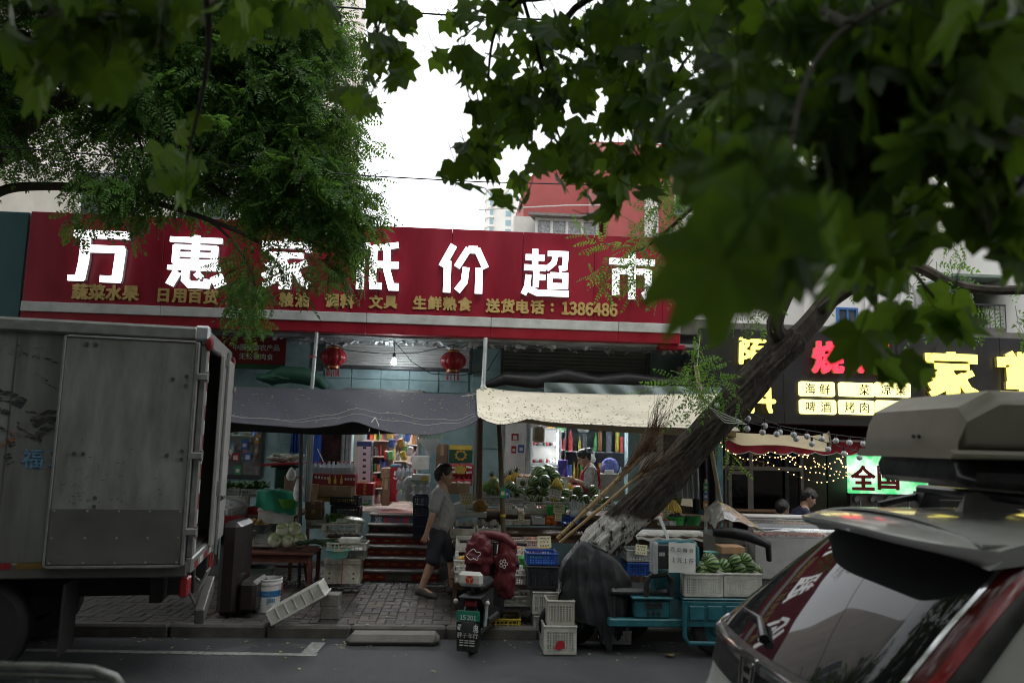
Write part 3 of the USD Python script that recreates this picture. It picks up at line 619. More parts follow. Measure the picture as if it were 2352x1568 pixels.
part(aw, 'white_hem', tube([np.array(valance(k / 160, 1.0)) + [0, -.006, 0] for k in range(161)], .008, 5), mFrameWhite)
part(aw, 'front_bar', cyl(A0 + [0, -.02, .15], A1 + [0, -.02, .15], .018, 8), mFrameWhite)
def street_block(label, x0, x1, y0, y1, h, mat, face):
    t = thing('street_block', label, 'building', (0, 0, 0)); part(t, 'wall', bx(x0, x1, y0, y1, 0, h), mat); n = int((x1 - x0) / 3.2)
    for k in range(int(h / 3)):
        part(t, 'window_row', J([bx(x0 + 1 + 3.2 * i, x0 + 2.6 + 3.2 * i, face - .03 if face <= y0 else face - .005, face + .005 if face <= y0 else face + .03, 1.2 + 3 * k, 2.6 + 3 * k) for i in range(n)]), mGlassDark, False, kind='stuff')
street_block('long dull rendered block added unseen across the street to shade the scene', -48, 48, -22, -8.5, 19, M('dull_render', (.15, .135, .12), .85, .15, .6), -8.5)  # never in view; added to hold back sky light from behind
street_block('unseen shop row added left along the street to block low sky', -60, at(-720, 600, 12)[0], 12.3, 24, 9, mCream, 12.3); street_block('unseen shop row added right along the street to block low sky', at(2720, 600, 12)[0], 60, 12.1, 24, 9, mWhiteRender, 12.1)  # added out of view to cut low sky light along the street
# box lorry at the left
n0, n1 = at(447, 1000, 7.15), at(507, 1000, 9.0)
ang = math.degrees(math.atan2(-(n1 - n0)[0], (n1 - n0)[1])); TW = float(np.hypot(*(n1 - n0)[:2]))
tr = thing('box_lorry', 'white box lorry parked at the kerb with one rear door swung open along its side', 'lorry', (n0[0], n0[1], 0), 180 + ang)
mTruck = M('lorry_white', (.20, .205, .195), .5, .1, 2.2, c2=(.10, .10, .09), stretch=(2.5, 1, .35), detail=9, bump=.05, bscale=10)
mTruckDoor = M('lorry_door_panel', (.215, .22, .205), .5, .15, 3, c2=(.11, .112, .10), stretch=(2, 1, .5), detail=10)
mDull = M('dull_metal_sheet', (.12, .115, .105), .45, .2, 2.5, metal=.4)
mUnder = M('chassis', (.022, .022, .02), .8, .3, 5)
mRubber = M('tyre_rubber', (.015, .015, .015), .85, .2, 12, bump=.3, bscale=40)
mRedRef = M('red_reflector', (.22, .02, .025), .3, .15, 20); mWhiteRef = M('white_reflector', (.6, .58, .5), .4, .15, 20); mRust = M('rusty', (.16, .085, .05), .8, .4, 18)
Z0, Z1, LN = .98, 2.97, 4.3
mAluD = M('dull_aluminium', (.20, .20, .19), .5, .25, 9, metal=.3)
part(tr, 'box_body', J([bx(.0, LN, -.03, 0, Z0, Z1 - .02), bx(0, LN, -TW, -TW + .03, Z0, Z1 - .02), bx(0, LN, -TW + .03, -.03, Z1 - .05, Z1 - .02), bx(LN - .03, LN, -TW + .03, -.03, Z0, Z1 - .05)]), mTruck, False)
part(tr, 'box_floor', bx(0, LN, -TW + .031, -.031, Z0, Z0 + .05), mDull)
for x in (1.45, 2.5, 3.5): part(tr, 'side_seam', bx(x, x + .012, -.001, .004, Z0, Z1 - .1), mDull)
part(tr, 'roof_rail', J([rb(-.05, LN + .02, -.04, .035, Z1 - .1, Z1 + .02, .02), rb(-.05, LN + .02, -TW - .035, -TW + .04, Z1 - .1, Z1 + .02, .02)]), mAluD)
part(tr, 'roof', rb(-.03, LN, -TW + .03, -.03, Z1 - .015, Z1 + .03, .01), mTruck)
part(tr, 'rear_frame', J([rb(-.06, .0, -TW - .02, .02, Z1 - .14, Z1 + .01, .015), rb(-.06, .0, -TW - .02, .02, Z0 - .1, Z0 + .03, .012), rb(-.06, .0, -.1, .015, Z0 + .03, Z1 - .14, .01), rb(-.06, .0, -TW - .015, -TW + .06, Z0 + .03, Z1 - .14, .01)]), mAluD)
part(tr, 'side_rail', rb(-.02, LN, -.02, .03, Z0 - .13, Z0 - .003, .012), mDull)
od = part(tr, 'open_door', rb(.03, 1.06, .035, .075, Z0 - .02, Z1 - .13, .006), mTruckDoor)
part(od, 'door_edge', J([rb(.0, .03, .03, .085, Z0 - .03, Z1 - .12, .006), rb(1.06, 1.08, .03, .082, Z0 - .03, Z1 - .12, .006), rb(.03, 1.06, .03, .082, Z1 - .13, Z1 - .11, .005), rb(.03, 1.06, .03, .082, Z0 - .045, Z0 - .02, .005)]), mAluD)
part(od, 'kick_plate', rb(.035, 1.055, .0755, .082, Z0 - .01, Z0 + .44, .002), mDull)
part(od, 'rivet', J([ball(.011, 1, (x, .083, z), (1, .5, 1)) for z in (Z0 + .0, Z0 + .2, Z0 + .42) for x in (.06, .3, .54, .78, 1.03)]), mAluD, kind='stuff')
part(od, 'bolt_head', J([cyl((x, .07, z), (x, .085, z), .016, 12) for x, z in ((.90, Z1 - .18), (.83, Z1 - .18), (.2, Z1 - .45), (.09, Z1 - .42), (.09, Z1 - .5), (.92, Z1 - 1.1), (.85, Z1 - 1.1), (.2, Z1 - 1.1), (.08, Z1 - 1.06), (.08, Z1 - 1.13), (.73, Z0 + .53), (.73, Z0 + .46))]), mSteelDark, kind='stuff')
sc = []
for k in range(60):
    x, z = R.uniform(.1, 1.0) ** .7, Z0 + .47 + abs(R.gauss(0, .22)); L = R.uniform(.006, .035); a = R.gauss(0, .35)
    if z > Z1 - .2: continue
    sc.append(frame(cb(0, 0, 0, L, .001, R.uniform(.0015, .004)), (x, .0757, z), (math.cos(a), 0, math.sin(a)), (0, 1, 0), (-math.sin(a), 0, math.cos(a))))
part(od, 'scratch', J(sc), mDark, False, kind='stuff')
for z in (Z1 - .42, Z1 - 1.1, Z0 + .25):
    part(tr, 'hinge', J([rb(-.085, .02, .03, .085, z - .03, z + .03, .008), cyl((-.075, .06, z - .045), (-.075, .06, z + .045), .016, 10)]), mAluD)
    part(tr, 'hinge', J([rb(-.12, -.055, -TW - .05, -TW + .08, z - .03, z + .03, .008), cyl((-.11, -TW - .04, z - .045), (-.11, -TW - .04, z + .045), .016, 10)]), mAluD)
hw = TW / 2
cdoor = part(tr, 'closed_door', rb(-.10, -.06, -TW + .03, -hw + .02, Z0 + .0, Z1 - .13, .008), M('lorry_rear_door', (.33, .325, .31), .5, .1, 2))
part(cdoor, 'locking_bar', J([cyl((-.125, -hw - .05, Z0 - .08), (-.125, -hw - .05, Z1 - .1), .016, 8), cb(-.115, -hw - .05, Z0 + .55, .04, .08, .14), cb(-.115, -hw - .05, Z1 - .2, .04, .06, .08)]), mAluD)
part(cdoor, 'handle', J([cb(-.14, -hw - .25, Z0 + .45, .03, .18, .03), cb(-.12, -hw - .17, Z0 + .45, .04, .03, .05)]), mSteelDark)
for k in range(14):
    z = Z0 + .05 + k * .128
    part(tr, 'reflector_tape', bx(-.0625, -.0605, -.095, -.045, z, z + .12), mRedRef if k % 2 else mWhiteRef, False)
for k in range(4): part(tr, 'reflector_tape', bx(-.0625, -.0605, -.3 - k * .3, -.12 - k * .3, Z0 - .085, Z0 - .025), mRedRef if k % 2 == 0 else mWhiteRef, False)
for y in (-.04, -TW + .05): part(tr, 'marker_lamp', ball(.045, 2, (-.07, y + (.05 if y > -.5 else -.05), Z1 - .12), (.8, .8, 1.5)), M('marker_red' + str(int(y * -10)), (.2, .015, .02), .25, .1, 5))
part(tr, 'corner_cap', rb(-.07, .06, -.05, .045, Z1 - .1, Z1 + .035, .02), mSteel)
def brush(pts, w, seed):
    rr = random.Random(seed); g = LineString(pts).buffer(w, cap_style=2, join_style=1)
    for k in range(14):
        t = rr.random(); p = LineString(pts).interpolate(t, normalized=True); a = rr.uniform(-.4, .4)
        g = g.difference(affinity.rotate(sbox(p.x - rr.uniform(.02, .12), p.y - .004, p.x + .1, p.y + .004), math.degrees(a) - 10))
    return g
def decal(g, mat, y=.003):
    v, f = up(prism(g, .002)); v = v * [1, -1, 1] + [0, y - .002, 0]
    return v, f[:, ::-1]
q = lambda px, py: ((447 - px) / 256.0 * 1.0, Z0 + (1270 - py) / 500.0 * 1.98)    # photo place -> side panel
strokes = [([q(0, 925), q(30, 928), q(72, 930), q(100, 945)], .045), ([q(0, 948), q(40, 955), q(75, 965)], .02), ([q(120, 985), q(150, 965), q(180, 968)], .04), ([q(130, 1010), q(165, 980), q(183, 985)], .03)]
for k in range(34):
    x = R.uniform(0, 125); y = R.uniform(820, 1010); L = R.uniform(15, 55); s = R.uniform(-.25, .7)
    strokes.append(([q(x, y), q(x + L * .5, y + L * s * .5 - R.uniform(0, 4)), q(x + L, y + L * s)], R.uniform(.003, .011)))
for k in range(10):
    x = R.uniform(0, 100); y = R.uniform(980, 1080); strokes.append(([q(x, y), q(x + R.uniform(5, 14), y + R.uniform(8, 22))], R.uniform(.01, .03)))
mInk = M('faded_ink', (.025, .025, .028), .6, .4, 30); mInkO = M('faded_orange', (.36, .11, .03), .6, .4, 20); mInkB = M('faded_blue', (.10, .22, .36), .6, .3, 20)
for i, (pts, w) in enumerate(strokes):
    part(tr, 'ink_stroke', decal(brush(pts, w, i), mInk, .003 + .0012 * (i % 4)), mInk, False)
for pts, w in (([q(78, 1018), q(95, 1008)], .03), ([q(60, 1035), q(76, 1022)], .02), ([q(52, 1058), q(66, 1052)], .012), ([q(40, 1040), q(55, 1030)], .02)): part(tr, 'orange_mark', decal(brush(pts, w, 5), mInkO, .0085), mInkO, False)
for s, px, py in (('福', 127, 1058), ('三', 176, 1056)): part(tr, 'blue_character', frame(xf(text(s, .17, .002, 1), s=(1, 1, 1)), (q(px, py)[0], .0065, q(px, py)[1]), (-1, 0, 0), (0, -1, 0), (0, 0, 1)), mInkB)
part(tr, 'reflector_tape', bx(1.32, 1.52, .031, .033, Z0 - .05, Z0 - .0, ), mRedRef, False); part(tr, 'reflector_tape', bx(1.08, 1.28, .031, .033, Z0 - .05, Z0 - .0), M('amber_reflector', (.14, .08, .02), .4, .2, 20), False)
part(tr, 'chassis_rail', J([rb(-.02, 6.0, -.55, -.45, .62, .84, .01), rb(-.02, 6.0, -TW + .45, -TW + .55, .62, .84, .01), bx(.2, .3, -TW + .2, -.2, .6, .86)]), mUnder)
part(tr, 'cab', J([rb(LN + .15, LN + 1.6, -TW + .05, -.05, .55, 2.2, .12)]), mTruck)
def wheel(t, c, r, w, axis='y', tyre=mRubber, rimm=mDull, n=28):
    m = lathe([(r * .56, -w / 2), (r * .9, -w / 2), (r * .98, -w * .36), (r, -w * .2), (r, w * .2), (r * .98, w * .36), (r * .9, w / 2), (r * .56, w / 2)], n)
    rx = 90 if axis == 'y' else 0; ry = 90 if axis == 'x' else 0
    wp = part(t, 'wheel', xf(m, c, rx=rx, ry=ry), tyre)
    part(wp, 'rim', xf(lathe([(.001, w * .25), (r * .2, w * .3), (r * .3, w * .1), (r * .5, w * .1), (r * .56, w * .45), (r * .57, w * .4), (r * .57, -w * .4), (r * .5, -w * .1), (r * .2, -w * .1), (.001, -w * .2)], n), c, rx=rx, ry=ry), rimm)
    return wp
wheel(tr, (1.62, -.18, .43), .43, .30); wheel(tr, (1.62, -TW + .18, .43), .43, .30); wheel(tr, (5.1, -.15, .43), .43, .24); wheel(tr, (5.1, -TW + .15, .43), .43, .24)
part(tr, 'mudguard', sheet(lambda u, v: (1.62 + .53 * math.cos(math.pi * (u * .62 - .1)) * 1.0, -.34 + .34 * v, .43 + .53 * math.sin(math.pi * (u * .62 - .1))), 16, 2, .008), mUnder)
part(tr, 'mud_flap', rb(.92, .94, -.42, -.02, .22, .8, .005), mUnder)
tl = part(tr, 'tail_lamp', rb(-.02, .05, -.30, -.10, .66, .82, .012), M('lamp_red', (.28, .02, .025), .3, .2, 6))
part(tr, 'tail_lamp', rb(-.02, .05, -TW + .10, -TW + .30, .66, .82, .012), '/World/Looks/lamp_red')
part(tr, 'bent_bumper', J([xf(rb(-.05, .03, -.62, .02, -.07, .07, .01), (-.12, -.12, .50), rx=-17), cyl((.05, -.25, .8), (-.1, -.2, .54), .012, 6), cyl((.05, -.62, .8), (-.1, -.6, .66), .012, 6)]), mDull)
part(tr, 'plate_bracket', xf(rb(-.01, .01, -.12, .12, -.1, .1, .004), (-.1, -.5, .74), ry=-20), mAluD)

# white car close at the right, facing right
CX, CYc = 1.40, 3.42
car = thing('parked_car', 'white family car with a roof box close to the camera at the right edge', 'car', (CX, CYc, 0), s=(1, .95, 1.048))
mCarW = M('car_white', (.46, .46, .44), .2, .05, 1.0, coat=.5)
mCarBlk = M('car_black_trim', (.012, .012, .013), .3, .2, 6)
mCarGlass = usdkit.material(stage, '/World/Looks/car_rear_glass', {'p': ('principled_bsdf', {'base_color': (.008, .008, .009), 'roughness': .03, 'specular_ior_level': .3})}, surface='p.BSDF')
mChrome = M('chrome', (.55, .55, .57), .12, .06, 5, metal=1)
mTail = M('tail_lamp_red', (.07, .003, .005), .12, .3, 7)
mTailBright = M('tail_lamp_core', (.22, .006, .010), .15, .3, 7)
zr = np.array([.25, .45, .62, .80, .92, 1.02, 1.12, 1.25, 1.40, 1.52, 1.60, 1.66])
xr = np.array([-.06, -.20, -.24, -.20, -.16, -.13, -.12, .03, .21, .365, .47, .56])
wr_ = np.array([.84, .89, .915, .92, .915, .905, .885, .845, .785, .735, .70, .66])
cr_ = np.array([.22, .25, .27, .28, .28, .27, .26, .24, .22, .20, .19, .18])
def car_s(t, z, off=0.0):
    x0, w, c = np.interp(z, zr, xr), np.interp(z, zr, wr_), np.interp(z, zr, cr_)
    s = 1 if t >= 0 else -1; a = abs(t)
    def P(a):
        if a < w - c: y = a; x = x0
        elif a < w - c + c * math.pi / 2: th = (a - w + c) / c; y = w - c + c * math.sin(th); x = x0 + c * (1 - math.cos(th))
        else: y = w; x = x0 + c + (a - (w - c + c * math.pi / 2))
        return np.array([x + .10 * (y / w) ** 2, y])
    p = P(a); d = P(a + .004) - p; n = np.array([-d[1], d[0]]) / (np.hypot(*d) + 1e-9); n = n if n[0] < 0 or n[1] > 0 else -n
    n = np.array([-abs(n[0]), abs(n[1])])
    return p[0] + n[0] * off, s * (p[1] + n[1] * off), z
def patch(t0, t1, z0, z1, off, nt=30, nz=16, thick=.004):
    f0 = t0 if callable(t0) else (lambda v: t0); f1 = t1 if callable(t1) else (lambda v: t1)
    g0 = z0 if callable(z0) else (lambda u: z0); g1 = z1 if callable(z1) else (lambda u: z1)
    def fn(u, v):
        zz = g0(u) + (g1(u) - g0(u)) * v
        return car_s(f0(v) + (f1(v) - f0(v)) * u, zz, off)
    return sheet(fn, nt, nz, -thick)
body = part(car, 'body', sheet(lambda u, v: car_s(-3.6 + 7.2 * u, .25 + 1.41 * v), 150, 40), mCarW, 40)
def roof_pt(u, v):
    x = .46 + 3.0 * u; y = (v - .5) * 2; w = .70
    return x, y * w, 1.655 + .065 * (1 - abs(y) ** 2.4) * (1 - abs(u * 1.1 - .5) ** 3 * .5)
part(car, 'roof', sheet(roof_pt, 24, 24, .01), mCarW, 60)
gl_ = lambda z: np.interp(z, zr, wr_) - np.interp(z, zr, cr_) * .62
part(car, 'rear_glass', patch(lambda v: -gl_(1.14 + .45 * v) - .06, lambda v: gl_(1.14 + .45 * v) + .06, 1.145, 1.60, .007, 50, 24), mCarGlass, 60)
part(car, 'glass_surround', patch(lambda v: -gl_(1.14 + .47 * v) - .13, lambda v: gl_(1.14 + .47 * v) + .13, 1.125, 1.615, .0035, 50, 24, .003), mCarBlk, 60)
part(car, 'chrome_bar', patch(-.93, .93, lambda u: 1.085 + .035 * abs(2 * u - 1) ** 2, lambda u: 1.125 + .04 * abs(2 * u - 1) ** 2, .02, 60, 3, .014), mChrome, 60)
part(car, 'dark_band', patch(-.72, .72, .97, 1.08, .008, 50, 3, .006), mCarBlk, 60)
for s in (-1, 1):
    a, b = (lambda v: gl_(.98 + .62 * v) + .075 - .0 * v), (lambda v: gl_(.98 + .62 * v) + .18 - .05 * v)
    P0 = patch(a, b, .98, 1.60, .012, 14, 24, .010)
    P0 = P0 if s > 0 else (P0[0] * [1, -1, 1], P0[1][:, ::-1])
    tl_ = part(car, 'tail_lamp', P0, mTail, 60)
    P1_ = patch(lambda v: gl_(1.0 + .56 * v) + .12, lambda v: gl_(1.0 + .56 * v) + .16, 1.0, 1.56, .0165, 4, 20, .004); P1_ = P1_ if s > 0 else (P1_[0] * [1, -1, 1], P1_[1][:, ::-1])
    part(tl_, 'light_strip', P1_, mTailBright, 60)
    P2 = patch(lambda v: gl_(.98 + .62 * v) + .055, lambda v: gl_(.98 + .62 * v) + .070, .98, 1.60, .016, 3, 24, .012); P2 = P2 if s > 0 else (P2[0] * [1, -1, 1], P2[1][:, ::-1])
    part(car, 'lamp_trim', P2, mChrome, 60)
    P3 = patch(lambda v: gl_(.98 + .62 * v) + .18 - .05 * v, lambda v: gl_(.98 + .62 * v) + .27 - .03 * v, .96, 1.61, .006, 4, 20, .005); P3 = P3 if s > 0 else (P3[0] * [1, -1, 1], P3[1][:, ::-1])
    part(car, 'lamp_surround', P3, mCarBlk, 60)
    P4 = patch(1.25, 2.9, 1.14, lambda u: 1.56, .005, 12, 8, .004); P4 = P4 if s > 0 else (P4[0] * [1, -1, 1], P4[1][:, ::-1])
    part(car, 'side_glass', P4, mCarGlass, 60)
    part(car, 'roof_rail', tube([(.75, s * .60, 1.70), (.95, s * .60, 1.745), (2.6, s * .60, 1.755), (3.0, s * .60, 1.70)], .018, 8), mCarBlk)
    wheel(car, (.95, s * .80, .34), .34, .22, rimm=mSteel)
    wheel(car, (3.4, s * .80, .34), .34, .22, rimm=mSteel)
def bar(p, q_, w, d=.012): return frame(prism(LineString([p, q_]).buffer(w, cap_style=2), d), (-.145, 0, 1.055), (0, -1, 0), (.12, 0, 1), (-1, 0, 0))
part(car, 'badge', J([bar((-.04, -.05), (-.052, .055), .009), bar((.04, -.05), (.052, .055), .009), bar((-.045, 0), (.045, 0), .009), frame(prism(Polygon([(-.07, -.065), (.07, -.065), (.085, .07), (-.085, .07)]).buffer(.012).difference(Polygon([(-.07, -.065), (.07, -.065), (.085, .07), (-.085, .07)])), .012), (-.145, 0, 1.055), (0, -1, 0), (.12, 0, 1), (-1, 0, 0))]), mChrome)
def spo(s0):
    st_ = []
    for y in np.linspace(-1, 1, 31):
        w = .715; k = abs(y) ** 6; xb = .25 + .06 * y * y + .20 * k
        st_.append([(.95, y * w * .96, 1.722 - .045 * y * y), (xb + .10, y * w, 1.69 - .03 * y * y), (xb, y * w, 1.665 - .03 * y * y), (xb + .015, y * w, 1.635 - .03 * y * y), (.48, y * w * .98, 1.60 - .03 * y * y), (.95, y * w * .95, 1.66 - .03 * y * y)])
    V = np.array(st_).reshape(-1, 3); F = []
    for i in range(30):
        for j in range(6):
            a, b, c, d = i * 6 + j, i * 6 + (j + 1) % 6, (i + 1) * 6 + (j + 1) % 6, (i + 1) * 6 + j
            F += [(a, c, b), (a, d, c)]
    for o in (0, 30 * 6): F += [(o, o + k, o + k + 1) if o else (o, o + k + 1, o + k) for k in range(1, 5)]
    return V, np.array(F)
part(car, 'spoiler', spo(0), mCarW, 40)
part(car, 'antenna_fin', hull([(.80, -.03, 1.70), (.80, .03, 1.70), (1.12, -.012, 1.71), (1.12, .012, 1.71), (.84, 0, 1.79), (.90, 0, 1.80)]), mCarW)
part(car, 'wiper', tube([(-.07, .02, 1.19), (-.03, .18, 1.24), (-.02, .42, 1.24)], [.022, .014, .008], 8), mCarBlk)
rbx = thing('roof_box', 'cream roof box with a black base on top of the white car', 'roof box', (CX + .24, CYc - .02, .045))
mBox = M('roof_box_shell', (.21, .19, .15), .42, .12, 2)
def ring(x, w, z0, z1, r=.06): return [(x, y, z) for y in (-w + r, w - r) for z in (z0, z1)] + [(x, y, z) for y in (-w, w) for z in (z0 + r * .5, z1 - r)]
part(rbx, 'lid', hull(ring(.33, .36, 2.02, 2.08) + ring(.36, .38, 2.02, 2.19) + ring(.50, .38, 2.02, 2.262) + ring(.85, .38, 2.02, 2.265) + ring(1.9, .37, 2.02, 2.25) + ring(2.15, .3, 2.02, 2.10)), mBox, 40)
part(rbx, 'rim', hull(ring(.30, .37, 1.985, 2.02, .015) + ring(.36, .405, 1.985, 2.02, .015) + ring(2.1, .405, 1.985, 2.02, .015) + ring(2.2, .32, 1.985, 2.02, .015)), mBox, 30)
part(rbx, 'base', hull(ring(.36, .30, 1.9, 1.984, .03) + ring(.40, .36, 1.875, 1.984, .05) + ring(.9, .36, 1.845, 1.984, .06) + ring(1.9, .36, 1.845, 1.984, .06) + ring(2.1, .3, 1.9, 1.984, .03)), mCarBlk, 40)
part(rbx, 'screw', J([cyl((.322, y, 2.075), (.335, y, 2.075), .008, 8) for y in (-.10, -.06)]), mDark)
for x in (.75, 1.7): part(rbx, 'carrier_bar', J([rb(x - .04, x + .04, -.62, .60, 1.80, 1.843, .012), hull([(x - .06, -.62, 1.72), (x + .06, -.62, 1.72), (x - .035, -.62, 1.81), (x + .035, -.62, 1.81), (x - .06, -.54, 1.72), (x + .06, -.54, 1.72), (x - .035, -.52, 1.81), (x + .035, -.52, 1.81)]), hull([(x - .06, .62, 1.72), (x + .06, .62, 1.72), (x - .035, .62, 1.81), (x + .035, .62, 1.81), (x - .06, .54, 1.72), (x + .06, .54, 1.72), (x - .035, .52, 1.81), (x + .035, .52, 1.81)])]), mCarBlk)

# dark car beyond it, by the restaurant
d0 = at(1830, 1190, 7.3)[0] + 1.55
c2 = thing('parked_car', 'dark car parked behind the white car in front of the restaurant', 'car', (d0, 7.3, 0))
mCarD = M('car_dark', (.03, .03, .032), .2, .1, 1, coat=.6)
prof = [(-1.2, .35), (-1.25, .75), (-1.1, .98), (-.55, 1.05), (.12, 1.46), (.7, 1.52), (1.5, 1.50), (2.3, 1.08), (3.1, .95), (3.2, .6), (3.15, .35)]
def side_loft(prof, w0, w1, zc):
    V = []; n = len(prof)
    for s in (-1, 1):
        for x, z in prof: V.append((x, s * (w0 if z < zc else w0 + (w1 - w0) * (z - zc) / .5), z))
    F = [(i, (i + 1) % n, n + (i + 1) % n) for i in range(n)] + [(i, n + (i + 1) % n, n + i) for i in range(n)]
    pf = prism(prof, .1); tri = pf[1]; loc = pf[0]
    P = Polygon(prof); cap = tv(trimesh.creation.extrude_polygon(P, .1, engine='earcut'))
    top = [t for t in cap[1] if all(cap[0][i][2] > .05 for i in t)]
    look = {(round(x, 4), round(z, 4)): i for i, (x, z) in enumerate(prof)}
    for t in top:
        ids = [look[(round(cap[0][i][0], 4), round(cap[0][i][1], 4))] for i in t]
        F += [tuple(ids), (n + ids[2], n + ids[1], n + ids[0])]
    return np.array(V), np.array(F)
part(c2, 'body', side_loft(prof, .88, .62, .95), mCarD, 25)
part(c2, 'rear_window', hull([(-.50, -.70, 1.085), (-.50, .70, 1.085), (.08, -.60, 1.445), (.08, .60, 1.445), (-.48, -.70, 1.07), (-.48, .70, 1.07), (.10, -.60, 1.43), (.10, .60, 1.43)]), mCarGlass)
part(c2, 'windscreen', hull([(1.54, -.60, 1.50), (1.54, .60, 1.50), (2.28, -.74, 1.10), (2.28, .74, 1.10), (1.52, -.60, 1.49), (1.52, .60, 1.49), (2.26, -.74, 1.09), (2.26, .74, 1.09)]), mCarGlass)
for s in (-1, 1):
    part(c2, 'side_window', hull([(.0, s * .80, 1.12), (1.6, s * .80, 1.12), (.2, s * .655, 1.42), (1.35, s * .655, 1.42), (.0, s * .79, 1.12), (1.6, s * .79, 1.12), (.2, s * .645, 1.42), (1.35, s * .645, 1.42)]), mCarGlass)
    for x in (-.6, 2.3): wheel(c2, (x, s * .78, .31), .31, .2, rimm=mSteel)
# fixes of scale: pixels to boxes
def fit(x0, x1, y0, y1, Y):
    a, b = at(x0, y1, Y), at(x1, y0, Y); c = at((x0 + x1) / 2, y1, Y)
    return (a[0] + b[0]) / 2, c[2], b[0] - a[0], b[2] - a[2] if abs(x1 - x0) < 60 else at((x0 + x1) / 2, y0, Y)[2] - c[2]
PV = .12
mCard = M('cardboard', (.33, .225, .135), .75, .15, 5, c2=(.25, .165, .10))
mCardDark = M('cardboard_dark', (.20, .125, .08), .75, .2, 5)
mTape = M('brown_tape', (.40, .29, .17), .3, .1, 6)
mPlasWhite = M('crate_white', (.58, .575, .53), .5, .15, 7, c2=(.40, .385, .34))
mPlasGrey = M('crate_grey', (.40, .41, .39), .5, .15, 7)
mPlasBlack = M('crate_black', (.018, .018, .022), .45, .2, 7)
mPlasNavy = M('crate_navy', (.018, .022, .055), .45, .2, 7)
mPlasBlue = M('crate_blue', (.02, .075, .32), .45, .15, 7)
mPlasRed = M('crate_red', (.34, .02, .02), .45, .15, 7)
mPlasPink = M('crate_pinkwhite', (.60, .48, .45), .5, .12, 7)
mPlasYel = M('crate_yellow', (.50, .36, .03), .5, .15, 7)
mFoam = M('polystyrene', (.64, .64, .61), .8, .12, 9, bump=.25, bscale=150, c2=(.50, .48, .43))
mFoamDirty = M('polystyrene_dirty', (.50, .47, .40), .85, .3, 6, bump=.3, bscale=120, c2=(.22, .19, .15))
mWood = M('rough_wood', (.14, .085, .05), .75, .35, 7, stretch=(1, 6, 6), bump=.3, bscale=30)
mWoodRed = M('red_wood', (.13, .045, .03), .6, .3, 8)
mFilm = CLEAR('clear_film', (.85, .88, .88), .30, .14)
mBag = CLEAR('thin_bag', (.80, .87, .90), .40, .18)
mGreenP = M('green_plastic', (.06, .42, .09), .4, .12, 6)
mGreenL = M('green_basin', (.08, .36, .22), .4, .12, 6)
mTealB = M('teal_basin', (.16, .40, .36), .4, .12, 6)
mCardYel = M('price_card', (.66, .60, .42), .7, .08, 8); mCardWhite = M('white_paper', (.74, .74, .70), .7, .05, 8)
mYelHold = M('yellow_holder', (.60, .42, .03), .5, .1, 8)
mLeafG = M('leafy_green', (.05, .13, .025), .6, .4, 14, c3=(.12, .24, .05))

def lattice(w, h, nx, nz, t, band=.22, bar=.012):
    """one pierced side panel, drawn in x z, thickness t in y, foot at z 0"""
    P = [cb(0, 0, h * band / 2, w, t, h * band * .6), cb(0, 0, h * (1 - band / 2), w, t, h * band)]
    for s in (-1, 1): P.append(cb(s * (w / 2 - w * .035), 0, h * .5, w * .07, t * .98, h * (1 - band * 1.2)))
    for k in range(1, nx): P.append(cb(-w / 2 + w * k / nx, 0, h / 2, bar * (1 if k % 3 else 1.8), t * .9, h * .8))
    for k in range(1, nz): P.append(cb(0, 0, h * band * .6 + h * (1 - band * 1.6) * k / nz, w * .9, t * .8, bar * .8))
    return J(P)
def crate_mesh(w, d, h, nx=10, nz=3, posts=False, bar=.010):
    m = [xf(lattice(w, h, nx, nz, .012, bar=bar), (0, -d / 2 + .006, 0)), xf(lattice(w, h, nx, nz, .012, bar=bar), (0, d / 2 - .006, 0))]
    n2 = max(3, int(nx * d / w))
    for s in (-1, 1): m.append(xf(lattice(d - .025, h, n2, nz, .012, bar=bar), (s * (w / 2 - .006), 0, 0), rz=90))
    m.append(cb(0, 0, .006, w - .03, d - .03, .01))
    if posts: m += [rb(x - .022, x + .022, y - .016, y + .016, h * .6, h + .055, .006) for x in (-w / 2 + .03, w / 2 - .03) for y in (-d / 2 + .022, d / 2 - .022)]
    return J(m)
def crate(label, x0, x1, y0, y1, Y, d, mat, nx=10, nz=3, posts=False, rz=0, name='plastic_crate', group=None):
    x, z, w, h = fit(x0, x1, y0, y1, Y)
    t = thing(name, label, 'crate', (x, Y + d / 2, z), rz, group)
    part(t, 'lattice', crate_mesh(w, d, h, nx, nz, posts), mat, False)
    b = .02; part(t, 'rim', J([rb(-w / 2 - .006, w / 2 + .006, -d / 2 - .006, -d / 2 + .014, h - b, h, .005), rb(-w / 2 - .006, w / 2 + .006, d / 2 - .014, d / 2 + .006, h - b, h, .005), rb(-w / 2 - .006, -w / 2 + .014, -d / 2 + .0145, d / 2 - .0145, h - b, h, .005), rb(w / 2 - .014, w / 2 + .006, -d / 2 + .0145, d / 2 - .0145, h - b, h, .005)]), mat)
    return t, (x, Y + d / 2, z, w, d, h)
